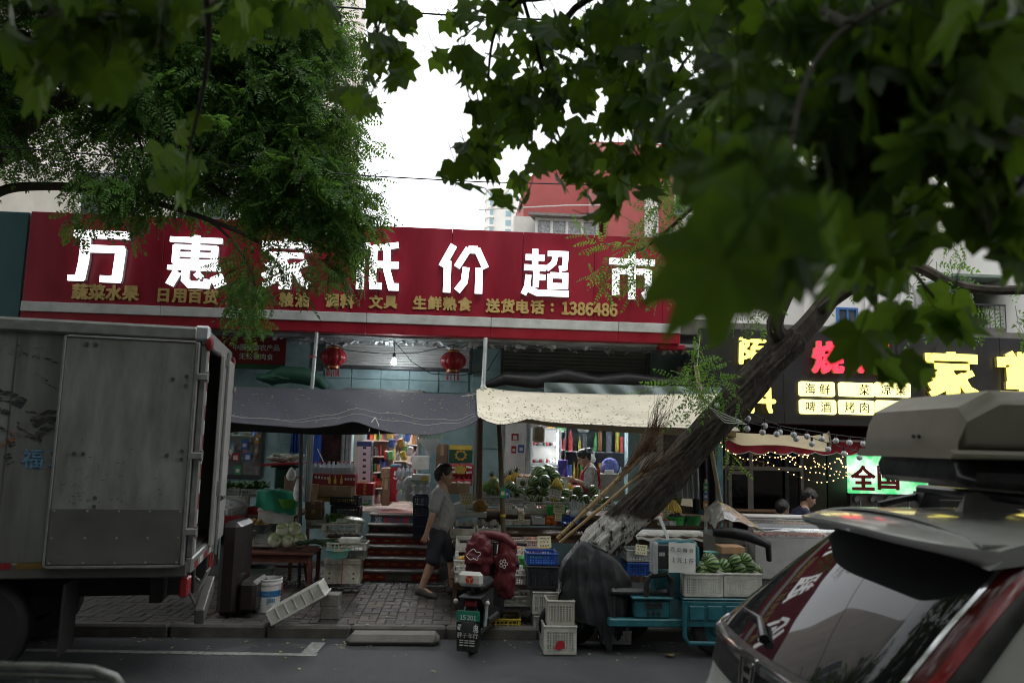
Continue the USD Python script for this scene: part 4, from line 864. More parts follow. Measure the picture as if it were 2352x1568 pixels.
def carton(label, x0, x1, y0, y1, Y, d, mat=None, tape=True, txt=None, tcol=None, rz=0, name='cardboard_box', cat='box', lid=False, txs=.4, vertical=False):
    x, z, w, h = fit(x0, x1, y0, y1, Y)
    t = thing(name, label, cat, (x, Y + d / 2, z), rz)
    part(t, 'carton', rb(-w / 2, w / 2, -d / 2, d / 2, 0, h, .006), mat or mCard)
    if tape: part(t, 'tape', J([cb(0, -d / 2 - .001, h * .8, .05, .003, h * .38), cb(0, 0, h + .001, .05, d * .98, .003)]), mTape, False)
    if lid: part(t, 'lid', rb(-w / 2 - .008, w / 2 + .008, -d / 2 - .008, d / 2 + .008, h * .80, h + .006, .008), mat or mCard)
    if txt:
        for i, ch in enumerate(txt):
            k = (i + .5) / len(txt) - .5; em = h * txs
            part(t, 'print', xf(text(ch, em, .002, 2), (0 if vertical else w * .9 * k, -d / 2 - .0005, h * (.5 - (.9 * k if vertical else 0)))), tcol)
    return t, (x, Y + d / 2, z, w, d, h)
def card(label, px, py, Y, w=.15, h=.11, mat=None, tilt=0, lines=3, holder=False, seed=0):
    c = at(px, py, Y); t = thing('price_card', label, 'price card', (c[0], Y, c[2]), r=(-12, tilt, 0))
    rr = random.Random(seed + int(px * 7 + py))
    part(t, 'card', rb(-w / 2, w / 2, -.003, .003, -h / 2, h / 2, .002), mat or mCardYel)
    g = []
    for k in range(lines):
        zc = h / 2 - h * (k + .6) / (lines + .2); n = 4 if k % 2 == 0 else 3
        for i in range(n):
            xc = -w * .36 + w * .74 * (i + .5) / n; s = h / lines * .3
            for q_ in range(4):
                a = rr.choice([0, 90, 60, 120, 10]); L = s * rr.uniform(.8, 1.8)
                g.append(xf(cb(0, 0, 0, L, .0014, s * .24), (xc + rr.uniform(-s, s) * .5, -.0036 - q_ * .0002, zc + rr.uniform(-s, s) * .5), ry=a))
    part(t, 'handwriting', J(g), mBlackInk, False, kind='stuff')
    if holder: part(t, 'holder', J([cb(0, .002, -h / 2 - .05, .014, .008, .12), rb(-w * .3, w * .3, -.008, .008, -h / 2 - .012, -h / 2 + .012, .003)]), mYelHold)
    return t
# tiers of rough boards that carry the fruit
def table(label, x0, x1, Y0, Y1, z, mat=None, cat='stand', name='market_stand', zf=PV):
    xa, xb = x0, x1; t = thing(name, label, cat, ((xa + xb) / 2, (Y0 + Y1) / 2, zf)); w, d, h = xb - xa, Y1 - Y0, z - zf
    nb = max(2, int(d / .16))
    for k in range(nb): part(t, 'board', rb(-w / 2, w / 2, -d / 2 + d * k / nb + .003, -d / 2 + d * (k + 1) / nb - .003, h - .03, h - R.uniform(0, .004), .004), mat or mWood)
    for sx in (-1, 1):
        for sy in (-1, 1): part(t, 'leg', rb(sx * (w / 2 - .06) - .025, sx * (w / 2 - .06) + .025, sy * (d / 2 - .06) - .025, sy * (d / 2 - .06) + .025, 0, h - .031, .004), mat or mWood)
    part(t, 'apron', J([bx(-w / 2 + .09, w / 2 - .09, -d / 2 + .05, -d / 2 + .07, h - .13, h - .032)]), mat or mWood)
    return t
X = lambda px, Y, py=1150: at(px, py, Y)[0]
table('top board stand of the fruit stall under the watermelons', X(1100, 11.6), X(1650, 11.6), 11.35, 12.8, 1.03)
table('middle board stand with bowls and small fruit', X(1158, 10.9), X(1460, 10.9), 10.62, 11.3, .885)
table('board stand with the two foam boxes of dark grapes', X(1030, 10.7), X(1156, 10.7), 10.35, 11.25, .74)
table('low front board stand with the crates of peaches', X(1040, 9.7), X(1300, 9.7), 9.45, 10.3, .50)
table('right hand board stand with white cloth and green bowls', X(1455, 10.6), X(1632, 10.6), 10.35, 11.2, .90)
# watermelons
mMelon = usdkit.material(stage, '/World/Looks/watermelon_rind', {
    'tc': ('texture_coordinate', {}), 'n': ('noise_texture', {'scale': 14.0, 'detail': 4.0}), 'sx': ('separate_xyz', {}), 'at': ('math', {'math_type': 'arctan2'}), 'mu': ('math', {'math_type': 'multiply', 'value2': 11.0}),
    'nm': ('math', {'math_type': 'multiply', 'value2': 3.2}), 'ad': ('math', {'math_type': 'add'}), 'si': ('math', {'math_type': 'sine'}), 'rp': ('rgb_ramp', {'ramp': [(.22, (.16, .26, .075)), (.5, (.085, .16, .045)), (.62, (.012, .035, .012))]}),
    'mr': ('map_range', {'from_min': -1, 'from_max': 1}), 'oi': ('object_info', {}), 'om': ('map_range', {'to_min': .65, 'to_max': 1.25}), 'hs': ('hsv', {}), 'p': ('principled_bsdf', {'roughness': .32})},
    [('tc.object', 'n.vector'), ('tc.object', 'sx.vector'), ('sx.y', 'at.value1'), ('sx.x', 'at.value2'), ('at.value', 'mu.value1'), ('n.fac', 'nm.value1'), ('mu.value', 'ad.value1'), ('nm.value', 'ad.value2'), ('ad.value', 'si.value1'), ('si.value', 'mr.value'), ('mr.result', 'rp.fac'), ('oi.random', 'om.value'), ('om.result', 'hs.value'), ('rp.color', 'hs.color'), ('hs.color', 'p.base_color')], surface='p.BSDF')
mMelonPale = M('pale_melon', (.13, .22, .055), .35, .3, 5, c3=(.22, .33, .10), rnd=.2)
mStem = M('dry_stem', (.12, .10, .04), .8, .2, 20)
def melon(label, loc, rz=0, group=None, r=None, s=1):
    t = thing('watermelon', label, 'watermelon', loc, rz, group, r=r, s=s)
    v, f = ball(.1, 3); v = v * [1, 1, .94]; 
    part(t, 'rind', (v, f), mMelon, True); part(t, 'stem', tube([(0, 0, .092), (.004, .002, .11), (.016, .004, .116)], [.007, .004, .003], 6), mStem)
    return t
def melon_pale(label, loc, rz=0, group=None, r=None, s=1):
    t = thing('green_melon', label, 'melon', loc, rz, group, r=r, s=s)
    part(t, 'rind', ball(.1, 3, (0, 0, 0), (1, 1, .95)), mMelonPale, True); part(t, 'stem', tube([(0, 0, .092), (.004, .002, .11)], [.007, .004], 6), mStem)
    return t
def place_melons(pts, Y, label, group, fn=melon, s0=1.0, key=None):
    for px, py, dpx, lab in ranked(pts, label):
        y = Y + R.uniform(-.05, .05); c = at(px, py, y); s = dpx * y / FPX / .2 * s0
        put(fn, lab, c, group=group, r=(R.uniform(40, 110), R.uniform(-25, 25), R.uniform(0, 360)), s=s, key=key)
G1 = 'striped watermelons piled on the top stand'
place_melons([(1218, 1150, 30), (1242, 1152, 29), (1268, 1150, 24), (1291, 1153, 24), (1318, 1148, 25), (1345, 1150, 27), (1372, 1150, 28), (1397, 1152, 24)], 11.75, 'small striped watermelon in the front row of crates', G1)
place_melons([(1170, 1140, 30), (1196, 1135, 31), (1222, 1128, 30), (1250, 1130, 28), (1250, 1105, 31), (1276, 1130, 24), (1300, 1134, 25), (1328, 1128, 25), (1362, 1126, 25), (1173, 1118, 27), (1226, 1107, 28)], 12.05, 'small striped watermelon heaped in the second row', G1)
place_melons([(1240, 1090, 40), (1258, 1086, 40), (1272, 1097, 34), (1200, 1108, 26), (1284, 1112, 27)], 12.35, 'large dark watermelon at the back of the heap', 'large dark watermelons at the back')
place_melons([(1118, 1118, 26), (1134, 1110, 26), (1143, 1128, 24), (1120, 1134, 27), (1138, 1138, 26)], 11.95, 'pale green melon in the left crate by the post', 'pale melons by the grey post', melon_pale, key='mp')
place_melons([(1555, 1135, 30), (1532, 1128, 34), (1515, 1138, 34), (1572, 1132, 28)], 11.9, 'dark watermelon on the right hand stand behind the tree trunk', 'watermelons behind the trunk')
for i, (a, b, q0_, q1_) in enumerate(((1108, 1160, 1142, 1162), (1163, 1206, 1146, 1163), (1208, 1255, 1153, 1168), (1258, 1309, 1153, 1170), (1311, 1363, 1157, 1172), (1365, 1412, 1158, 1173))):
    crate(f'{("leftmost", "second", "third", "fourth", "fifth", "rightmost")[i]} white crate in the row holding the watermelons', a, b, q0_, q1_, 11.45, .36, mPlasGrey, 9, 2, True)
mPine = M('pineapple_skin', (.40, .25, .03), .6, .4, 26, bump=.8, bscale=40, c2=(.16, .09, .02)); mNet = M('yellow_net', (.62, .45, .05), .6, .1, 9)
def pineapple(label, loc, rz=0, group=None, r=None, s=1):
    t = thing('pineapple', label, 'pineapple', loc, rz, group, r=r, s=s)
    part(t, 'fruit', ball(.065, 2, (0, 0, .10), (1, 1, 1.5)), mPine, True)
    net = []
    for k in range(12):
        for sg_ in (-1, 1):
            P = [(.067 * math.sin(math.pi * (.08 + .84 * u)) * math.cos(k * .524 + sg_ * u * 2.6), .067 * math.sin(math.pi * (.08 + .84 * u)) * math.sin(k * .524 + sg_ * u * 2.6), .10 - .0985 * math.cos(math.pi * (.08 + .84 * u))) for u in np.linspace(0, 1, 9)]
            net.append(tube(P, .003, 4, False))
    part(t, 'foam_net', J(net), mNet)
    lv = []
    for k in range(22):
        a = k * 2.4; el = .5 + .9 * k / 22; L = .12
        lv.append(frame(sheet(lambda u, v: ((v - .5) * .022 * (1 - u), L * u, -.04 * u * u * (1.4 - el)), 3, 1, .001), (0, 0, .19), (-math.sin(a), math.cos(a), 0), (math.cos(a) * math.cos(el), math.sin(a) * math.cos(el), math.sin(el)), (-math.cos(a) * math.sin(el), -math.sin(a) * math.sin(el), math.cos(el))))
    part(t, 'leaf_crown', J(lv), M('pineapple_leaf', (.05, .09, .035), .5, .3, 20), False); return t
for px, py, tl_, w in ((1140, 1122, -18, 'leftmost yellow netted pineapple behind the pale melons'), (1167, 1120, 12, 'upright netted pineapple just right of the bamboo post'), (1176, 1112, 20, 'netted pineapple leaning right behind the melons')):
    put(pineapple, w, at(px, py, 12.4), r=(-10, tl_, 40 * R.random()), group='netted pineapples')
mBan = M('banana_skin', (.58, .42, .05), .5, .15, 12, c2=(.40, .28, .05), rnd=.1)
def bananas(label, loc, rz=0, group=None, r=None, s=1):
    t = thing('banana_bunch', label, 'bananas', loc, rz, group, r=r, s=s)
    for k in range(7):
        a = (k - 3) * .26
        P = [(math.sin(a) * (.02 + .10 * u) , -.02 - .07 * math.sin(u * 2.2), .15 - .15 * u ** 1.2 + .01 * (k % 2)) for u in np.linspace(0, 1, 7)]
        part(t, 'banana', tube(P, [.008, .015, .018, .019, .018, .014, .006], 7), mBan)
    part(t, 'stalk', cyl((0, -.015, .14), (0, .0, .18), .016, 7), mStem); return t
for px, py, Y, s, w in ((1278, 1126, 12.2, 1.15, 'large yellow banana bunch hung behind the white price card'), (1305, 1130, 12.3, .9, 'smaller spotted banana bunch on white trays by the seated woman'), (1533, 1184, 11.0, 1.2, 'yellow bananas on the white cloth beside the green grape bowl'), (1543, 1178, 11.15, 1.1, 'second bananas behind the card on the white cloth')):
    put(bananas, w, at(px, py, Y), rz=R.uniform(-20, 20), s=s, group='bunches of bananas')
for i in range(2): carton('lower white tray under the spotted bananas' if not i else 'upper white tray under the spotted bananas', 1293 - i, 1321 - i, 1131 - 5 * i, 1136 - 5 * i, 12.1, .3, mFoam, False, name='foam_tray', cat='tray')
def fruit_kind(key, name, mat, r, cat, dent=.12, stem=True):
    def mk(label, loc, rz=0, group=None, rr=None, s=1):
        t = thing(name, label, cat, loc, r=rr, group=group, s=s)
        v, f = ball(r, 2, (0, 0, 0), (1, 1, .92)); d = np.exp(-((v[:, 0] ** 2 + v[:, 1] ** 2) / (r * .35) ** 2)) * (v[:, 2] > 0); v = v.copy(); v[:, 2] -= d * r * dent
        part(t, 'flesh', (v, f), mat, True)
        if stem: part(t, 'stem', cyl((0, 0, r * .75), (r * .06, 0, r * 1.0), r * .05, 5), mStem)
        return t
    return lambda label, px, py, Y, group, s=1: put(lambda l, loc, rz, g, r_, s_: mk(l, loc, rz, g, r_, s_), label, at(px, py, Y), r=(R.uniform(-30, 30), R.uniform(-30, 30), R.uniform(0, 360)), group=group, s=s, key=key)
mOrange = M('orange_skin', (.62, .17, .02), .45, .1, 8, bump=.3, bscale=160); mPeach = M('peach_skin', (.48, .12, .09), .7, .4, 9, c2=(.55, .36, .16), c3=(.30, .03, .04), rnd=.2); mTom = M('tomato_skin', (.50, .06, .02), .3, .15, 8)
mYelF = M('yellow_fruit', (.60, .34, .05), .5, .2, 9); mPotato = M('potato_skin', (.34, .23, .12), .8, .25, 12, rnd=.2); mPear = M('brown_pear', (.42, .27, .10), .7, .2, 12)
orange = fruit_kind('o', 'orange', mOrange, .042, 'orange'); peach = fruit_kind('p', 'peach', mPeach, .042, 'peach'); tomato = fruit_kind('t', 'tomato', mTom, .03, 'tomato'); yf = fruit_kind('y', 'apricot', mYelF, .03, 'apricot'); pear = fruit_kind('r', 'brown_pear', mPear, .045, 'pear')
for px, py, Y, l_ in ranked(((1259, 1199, 10.7), (1273, 1199, 10.68), (1266, 1189, 10.74), (1258, 1190, 10.78), (1275, 1189, 10.78)), 'shiny orange in the small pile beside the blue basket'): orange(l_, px, py, Y, 'oranges beside the blue basket')
for i, (px, py, l_) in enumerate(ranked(((1145, 1268), (1158, 1265), (1170, 1266), (1183, 1267), (1152, 1276), (1166, 1277), (1180, 1276), (1190, 1274), (1172, 1258), (1186, 1259), (1143, 1276)), 'red and yellow peach in the crate behind the scooter quilt')): peach(l_, px, py, 9.75 + .1 * (i % 3), 'peaches in the crate', 1.15)
for px, py, l_ in ranked(((1203, 1274), (1215, 1277), (1228, 1275), (1240, 1279), (1222, 1268), (1236, 1268)), 'peach in the crate behind the open blue crate'): peach(l_, px, py, 9.7, 'peaches behind the blue crate', 1.0)
for px, py, l_ in ranked(((1215, 1247), (1228, 1246), (1222, 1240)), 'dark red peach in the pink-white crate under the sign'): peach(l_, px, py, 10.15, 'dark peaches in the pink crate', 1.0)
for px, py, l_ in ranked(((1056, 1283), (1066, 1281), (1075, 1284), (1062, 1288), (1073, 1290)), 'small yellow apricot in the left front crate'): yf(l_, px, py, 9.5, 'apricots in the front crate', 1.1)
for px, py, l_ in ranked(((1452, 1198), (1462, 1199), (1470, 1196), (1458, 1190), (1466, 1189), (1475, 1200)), 'red tomato at the left end of the white cloth'): tomato(l_, px, py, 10.55, 'tomatoes at the end of the cloth', 1.1)
for px, py in ((1151, 1124),): tomato('bright red fruit among the pale melons', px, py, 11.85, None, 1.6)
for i, (px, py, l_) in enumerate(ranked(((566, 1205), (578, 1203), (590, 1204), (602, 1206), (584, 1196), (596, 1198), (612, 1207)), 'brown pear on the black cloth covered crate')): pear(l_, px, py, 11.0, 'brown pears on black cloth', 1.0)
def bowl(label, px, py0, py1, Y, wpx, mat, name='plastic_bowl', fill=None, ribs=True):
    c = at(px, py1, Y); w = wpx * Y / FPX / 2; h = (py1 - py0) * Y / FPX
    t = thing(name, label, 'bowl', (c[0], Y + w * .6, c[2]))
    part(t, 'shell', lathe([(.001, .004), (w * .66, .0), (w * .72, .01), (w * .94, h * .94), (w, h * .95), (w * 1.01, h), (w * .97, h), (w * .92, h * .93), (w * .70, .016), (.001, .012)], 36), mat)
    if ribs: part(t, 'rib', J([cyl((w * .735 * math.cos(a), w * .735 * math.sin(a), .02), (w * .925 * math.cos(a), w * .925 * math.sin(a), h * .85), .004, 4) for a in np.linspace(0, 6.28, 30)]), mat, kind='stuff')
    if fill: part(t, fill[0], fill[1](w, h), fill[2], kind='stuff')
    return t
def heap(r, n, sp, seed, tall=.6, sub=1, zsq=1.0):
    rr = np.random.default_rng(seed); out = []
    for k in range(n):
        a, d = rr.uniform(0, 6.28), sp * math.sqrt(rr.uniform(0, 1)); z = tall * sp * (1 - (d / sp) ** 2) * rr.uniform(.3, 1)
        out.append(ball(r * rr.uniform(.85, 1.1), sub, (d * math.cos(a), d * math.sin(a), z), (1, 1, zsq)))
    return J(out)
mGrape = M('black_grape', (.018, .012, .022), .35, .4, 30, c3=(.06, .045, .075)); mGrapeG = M('green_grape', (.22, .28, .09), .4, .2, 30); mCherry = M('cherry', (.30, .012, .02), .25, .3, 30)
bowl('wide bright green bowl with a card on the middle stand', 1280, 1163, 1187, 10.75, 52, mGreenP, fill=('water', lambda w, h: lathe([(.001, h * .45), (w * .8, h * .45)], 24), mGreenP))
bowl('bright green bowl heaped with dark grapes on the white cloth', 1556, 1187, 1206, 10.45, 46, mGreenP, fill=('grapes', lambda w, h: (lambda m: (m[0] + [0, 0, h * .7], m[1]))(heap(.012, 260, w * .85, 3, .75)), mGrape))
bowl('darker green bowl half full of grapes at the right end of the cloth', 1594, 1186, 1207, 10.45, 44, M('green_plastic_dark', (.03, .24, .07), .4, .12, 6), fill=('grapes', lambda w, h: (lambda m: (m[0] + [-w * .4, 0, h * .8], m[1]))(heap(.012, 70, w * .4, 4, .5)), mGrape))
bowl('light green bowl in front of the green net on the left stall', 657, 1147, 1168, 11.2, 55, M('green_glow', (.14, .42, .06), .4, .1, 6))
bowl('small teal basin of yellow liquid on the dirty foam box', 773, 1265, 1284, 10.2, 54, mTealB, 'basin', ('soup', lambda w, h: lathe([(.001, h * .78), (w * .86, h * .78)], 30), M('yellow_soup', (.30, .20, .03), .2, .2, 10)), False)
bowl('green basin among the front crates by the trunk', 1222, 1284, 1312, 9.3, 62, mGreenP, 'basin', None, False)
bowl('big grey-green basin on the ground under the left table', 590, 1306, 1332, 10.5, 68, M('grey_green_basin', (.12, .16, .13), .5, .15, 6), 'basin')
bowl('teal bowl behind the cut melon on the tricycle', 1638, 1268, 1278, 8.9, 38, mTealB)
solo('ladle', 'steel ladle resting in the teal basin', 'ladle', J([tube([at(735, 1255, 10.05), at(752, 1266, 10.25)], .008, 8), ball(.03, 2, at(756, 1270, 10.3), (1, 1, .5))]), mSteel)
def open_box(label, x0, x1, y0, y1, Y, d, mat, fillm, fillr, n, name='foam_box', lvl=.75, liner=True):
    x, z, w, h = fit(x0, x1, y0, y1, Y); t = thing(name, label, 'box', (x, Y + d / 2, z)); k = .02
    part(t, 'wall', J([rb(-w / 2, w / 2, -d / 2, -d / 2 + k, 0, h, .005), rb(-w / 2, w / 2, d / 2 - k, d / 2, 0, h * 1.25, .005), rb(-w / 2, -w / 2 + k, -d / 2 + k, d / 2 - k, 0, h * 1.1, .005), rb(w / 2 - k, w / 2, -d / 2 + k, d / 2 - k, 0, h * 1.1, .005), bx(-w / 2 + k, w / 2 - k, -d / 2 + k, d / 2 - k, 0, .012)]), mat)
    if liner: part(t, 'liner', lumpy(sheet(lambda u, v: (-w / 2 + .03 + (w - .06) * u, d / 2 - .04 + .02 * math.sin(u * 14), h * .4 + h * 1.05 * v + .02 * math.sin(u * 9)), 14, 5, .003), .02, 12), M('paper_liner_' + name + str(int(x0)), (.50, .47, .42), .8, .15, 6))
    rr = np.random.default_rng(int(x0)); b = []
    for i in range(n): b.append(ball(fillr * rr.uniform(.85, 1.15), 1, (rr.uniform(-w / 2 + .04, w / 2 - .04), rr.uniform(-d / 2 + .04, d / 2 - .05), h * lvl * rr.uniform(.75, 1.1))))
    if n: part(t, 'fruit', J(b), fillm, kind='stuff')
    return t
open_box('left foam box of dark grapes with folded liner', 1032, 1092, 1214, 1236, 10.45, .5, mFoamDirty, mGrape, .016, 420)
open_box('right foam box of dark grapes with folded liner', 1094, 1150, 1214, 1236, 10.45, .5, mFoamDirty, mGrape, .016, 420)
open_box('clear crate of green grapes in the front left of the stall', 1046, 1100, 1244, 1268, 10.05, .34, mPlasWhite, mGrapeG, .014, 260, 'grape_crate', .8, False)
open_box('clear crate of blue-black grapes under the handwritten card', 1104, 1156, 1245, 1268, 10.05, .34, mPlasWhite, mGrape, .014, 260, 'grape_crate', .8, False)
open_box('white box of red cherries with a yellow star card', 1208, 1262, 1168, 1180, 11.0, .34, mFoam, mCherry, .013, 330, 'cherry_box', .95, False)
open_box('white box of dark plums left of the cherries', 1160, 1190, 1168, 1182, 11.0, .3, mFoam, mGrape, .016, 140, 'plum_box', .95, False)
open_box('tilted white box of netted pale peaches behind the watermelons', 1186, 1230, 1098, 1118, 12.3, .4, mFoam, M('pale_peach', (.55, .36, .26), .7, .2, 20), .02, 260, 'peach_box', 1.1, False)
open_box('clear tub of dark berries in front of the oranges', 1222, 1252, 1190, 1204, 10.62, .22, mFilm, mGrape, .013, 150, 'berry_tub', .8, False)
for i in range(3): crate(f'{("left", "middle", "right")[i]} small white pierced basket on the middle stand edge', 1160 + 20 * i, 1178 + 20 * i, 1194, 1205, 10.64, .12, mPlasWhite, 6, 3, name='small_basket')
crate('blue pierced fruit basket beside the oranges', 1283, 1334, 1188, 1204, 10.64, .3, mPlasBlue, 12, 2)
for i in range(2): open_box(('left' if i else 'right') + ' clear punnet of orange-red cherry tomatoes on the white cloth', 1532 - 16 * i, 1554 - 16 * i, 1196, 1207, 10.42, .14, mFilm, mTom, .014, 80, 'tomato_punnet', 1.0, False)
mJack = M('jackfruit_skin', (.26, .14, .03), .7, .4, 20, bump=1.0, bscale=60)
jf = thing('jackfruit', 'brown spiky jackfruit on the grey tray beside the card', 'jackfruit', at(1103, 1162, 11.0))
v, f = ball(.095, 3, (0, 0, 0), (1, 1, .95)); nn = v / np.linalg.norm(v, axis=1, keepdims=True); v = v + nn * (NR.random((len(v), 1)) * .012)
part(jf, 'skin', (v, f), mJack, False); part(jf, 'stem', cyl((0, 0, .09), (.01, 0, .12), .008, 6), mStem)
carton('flat grey tray of wrapped vegetables under the jackfruit', 1042, 1118, 1176, 1188, 10.85, .4, mPlasGrey, False, name='flat_tray', cat='tray')
fw_ = thing('plastic_bag', 'clear plastic bag lying over the grey tray behind the walking man', 'bag', at(1072, 1176, 11.1)); part(fw_, 'film', lumpy(ball(.16, 3, (0, 0, .07), (1.6, .9, .55)), .12, 8, 3), mFilm)
crate('pink-white crate with dark peaches under the paper sign', 1206, 1262, 1240, 1262, 10.1, .34, mPlasPink, 12, 3)
crate('left pink-white crate half full of red fruit', 1150, 1204, 1240, 1262, 10.1, .34, mPlasPink, 12, 3)
crate('white posted crate of peaches behind the scooter quilt', 1136, 1198, 1272, 1290, 9.65, .36, mPlasWhite, 9, 2, True)
crate('white posted crate of peaches beside the trunk', 1200, 1262, 1274, 1290, 9.6, .34, mPlasWhite, 9, 2, True)
crate('left front white posted crate of apricots', 1042, 1100, 1286, 1310, 9.4, .34, mPlasWhite, 8, 2, True)
crate('white posted crate standing lower behind the scooter', 1044, 1104, 1312, 1338, 9.1, .34, mPlasWhite, 8, 2, True)
crate('white posted crate right of the scooter quilt, upper of two', 1150, 1208, 1320, 1343, 8.95, .34, mPlasWhite, 10, 3, True)
crate('white crate with star shaped bracing under the posted crates', 1152, 1222, 1368, 1393, 8.9, .36, mPlasWhite, 6, 2)
crate('pale yellow crate at the bottom behind the scooter wheel', 1110, 1196, 1420, 1450, 8.75, .36, mPlasYel, 9, 3)
solo('white_radish', 'white radishes lying on the lower crate behind the scooter', 'radish', J([tube([at(1170, 1358, 9.0), at(1180, 1352, 9.05), at(1192, 1356, 9.1)], [.012, .03, .022], 8), tube([at(1178, 1362, 8.97), at(1190, 1360, 9.0), at(1198, 1362, 9.05)], [.010, .026, .018], 8)]), M('radish_white', (.62, .58, .5), .5, .1, 9))
crate('dark crate of dim goods under the fruit stall right part', 1300, 1380, 1212, 1245, 10.75, .4, mPlasBlack, 12, 3)
crate('open blue crate tipped on top of the black crate', 1210, 1282, 1270, 1298, 8.75, .36, mPlasBlue, 12, 3)
crate('black crate of bottles under the open blue crate', 1211, 1283, 1300, 1354, 8.72, .38, mPlasBlack, 14, 5)
crate('white crate under the black crate', 1223, 1283, 1358, 1412, 8.72, .38, mPlasWhite, 12, 5)
crate('lowest white crate of the stack beside the covered scooter', 1226, 1283, 1414, 1454, 8.70, .38, mPlasGrey, 12, 5)
solo('bottles', 'pale bottles showing inside the black crate', 'bottles', J([cyl(at(1228 + 11 * k, 1346, 8.9), at(1228 + 11 * k, 1312, 8.9), .022, 8) for k in range(5)]), M('bottle_pale', (.35, .42, .5), .2, .5, 20), kind='stuff')
crate('front white crate with a red mark on the road', 1249, 1325, 1436, 1505, atz(1287, 1505, .004)[1], .42, mPlasWhite, 12, 8)
c_, b_ = crate('second white crate stood on end inside the front crate', 1257, 1320, 1378, 1440, atz(1287, 1505, .004)[1] + .08, .30, M('crate_cream', (.50, .48, .42), .5, .15, 7), 9, 9)
fy = atz(1287, 1505, .004)[1]; fc = at(1285, 1480, fy); solo('red_mark', 'red paint smear on the front white crate', 'paint mark', up(prism(Polygon([(-.04, -.03), (-.01, .035), (.035, .03), (.045, -.02), (.0, -.04)]).buffer(.008), .002)), M('red_smear', (.42, .02, .03), .6, .3, 20), loc=(fc[0], fy - .0085, fc[2]))
crate('grey crate on the road under the tricycle frame', 1385, 1450, 1448, 1480, 8.35, .4, mPlasGrey, 12, 3)
crate('pale grey-green crate of beans behind the covered scooter', 1440, 1500, 1262, 1290, 8.95, .36, mPlasGrey, 9, 3)
crate('blue crate under the grey-green crate', 1442, 1502, 1292, 1322, 8.95, .36, mPlasBlue, 9, 3)
solo('green_beans', 'pale green beans lying in the grey-green crate', 'beans', J([tube([at(1450 + 4 * k, 1268 - (k % 3), 9.05 + .02 * (k % 4)), at(1466 + 3 * k, 1266, 9.1)], .008, 5) for k in range(10)]), M('bean_green', (.20, .30, .06), .5, .3, 9), kind='stuff')
for i, (px, py, Y, w, h, m_, tl_, hol, lab) in enumerate((
    (1275, 1135, 11.3, .17, .13, mCardWhite, 14, True, 'white handwritten card tilted in front of the watermelons'), (1284, 1168, 10.7, .15, .12, mCardYel, 3, False, 'yellow handwritten card stuck in the wide green bowl'),
    (1071, 1143, 10.9, .17, .13, mCardYel, -4, True, 'cream double price card on a yellow holder by the jackfruit'), (1136, 1232, 10.38, .13, .14, mCardYel, 0, False, 'cream card stuck between the foam boxes and the grape crates'),
    (1250, 1244, 10.0, .17, .14, mCardYel, -2, True, 'paper sign on a yellow holder over the peach crates'), (1220, 1163, 10.95, .13, .09, mCardWhite, -8, False, 'small white card behind the cherries'),
    (1282, 1187, 10.6, .09, .10, mCardYel, 4, False, 'small cream card in front of the green bowl'), (1197, 1188, 10.62, .08, .10, mCardYel, 6, False, 'small cream card over the little white baskets'),
    (1168, 1162, 10.9, .10, .09, mCardWhite, 5, False, 'white card beside the dark plums'), (1340, 1172, 10.7, .12, .10, mCardYel, 18, False, 'yellow card behind the clear plastic bags'),
    (1530, 1136, 11.2, .18, .12, mCardYel, -3, True, 'cream card on a yellow holder over the right hand watermelons'), (1533, 1182, 10.6, .10, .11, mCardYel, 0, False, 'cream card in front of the bananas on the cloth'),
    (1473, 1262, 8.92, .13, .11, mCardYel, 5, False, 'cream card over the grey-green crate'), (1520, 1180 - 600, 0, 0, 0, None, 0, False, ''),
    (520, 1178, 11.25, .16, .09, mCardWhite, -2, False, 'white card on the bag of potatoes'), (1191, 1262, 9.85, .16, .10, mCardYel, -10, False, 'creased yellow card lying over the peaches'))):
    if m_: card(lab, px, py, Y, w, h, m_, tl_, 3, hol)
def bag(label, px, py0, py1, Y, wpx, mat, seed=1, handles=True, name='carrier_bag'):
    c = at(px, py1, Y); w = wpx * Y / FPX; h = (py1 - py0) * Y / FPX; t = thing(name, label, 'bag', c)
    m = ball(1, 3, (0, 0, 0), (1, 1, 1)); v = m[0].copy(); k = np.clip((v[:, 2] + 1) / 2, 0, 1); v[:, 0] *= w / 2 * (1 - .55 * k ** 2); v[:, 1] *= w / 2.6 * (1 - .6 * k ** 2); v[:, 2] = (v[:, 2] + .9) / 1.9 * h * (.72 if handles else 1); v[:, 2] = np.maximum(v[:, 2], .002)
    part(t, 'film', lumpy((v, m[1]), w * .22, 14, seed), mat, 60)
    if handles:
        for s in (-1, 1): part(t, 'handle', tube([(s * w * .28, 0, h * .5), (s * w * .30, 0, h * .85), (s * w * .16, 0, h), (s * w * .06, 0, h * .82), (s * w * .08, 0, h * .5)], [.02, .016, .008, .012, .016], 6), mat)
    return t
bag('clear blue-tinted carrier bag of ice left of the bamboo poles', 1318, 1150, 1187, 10.75, 26, mBag, 1); bag('second clear carrier bag partly behind the bamboo poles', 1334, 1150, 1186, 10.9, 24, mBag, 2)
mRedBag = M('red_bag', (.42, .02, .02), .3, .2, 9)
bag('red plastic bag hanging behind the seated woman', 1371, 1072, 1128, 13.45, 17, mRedBag, 5, True)
bag('white plastic bag on the shelf behind the seated woman', 1355, 1033, 1062, 13.6, 30, mFoam, 6, True)
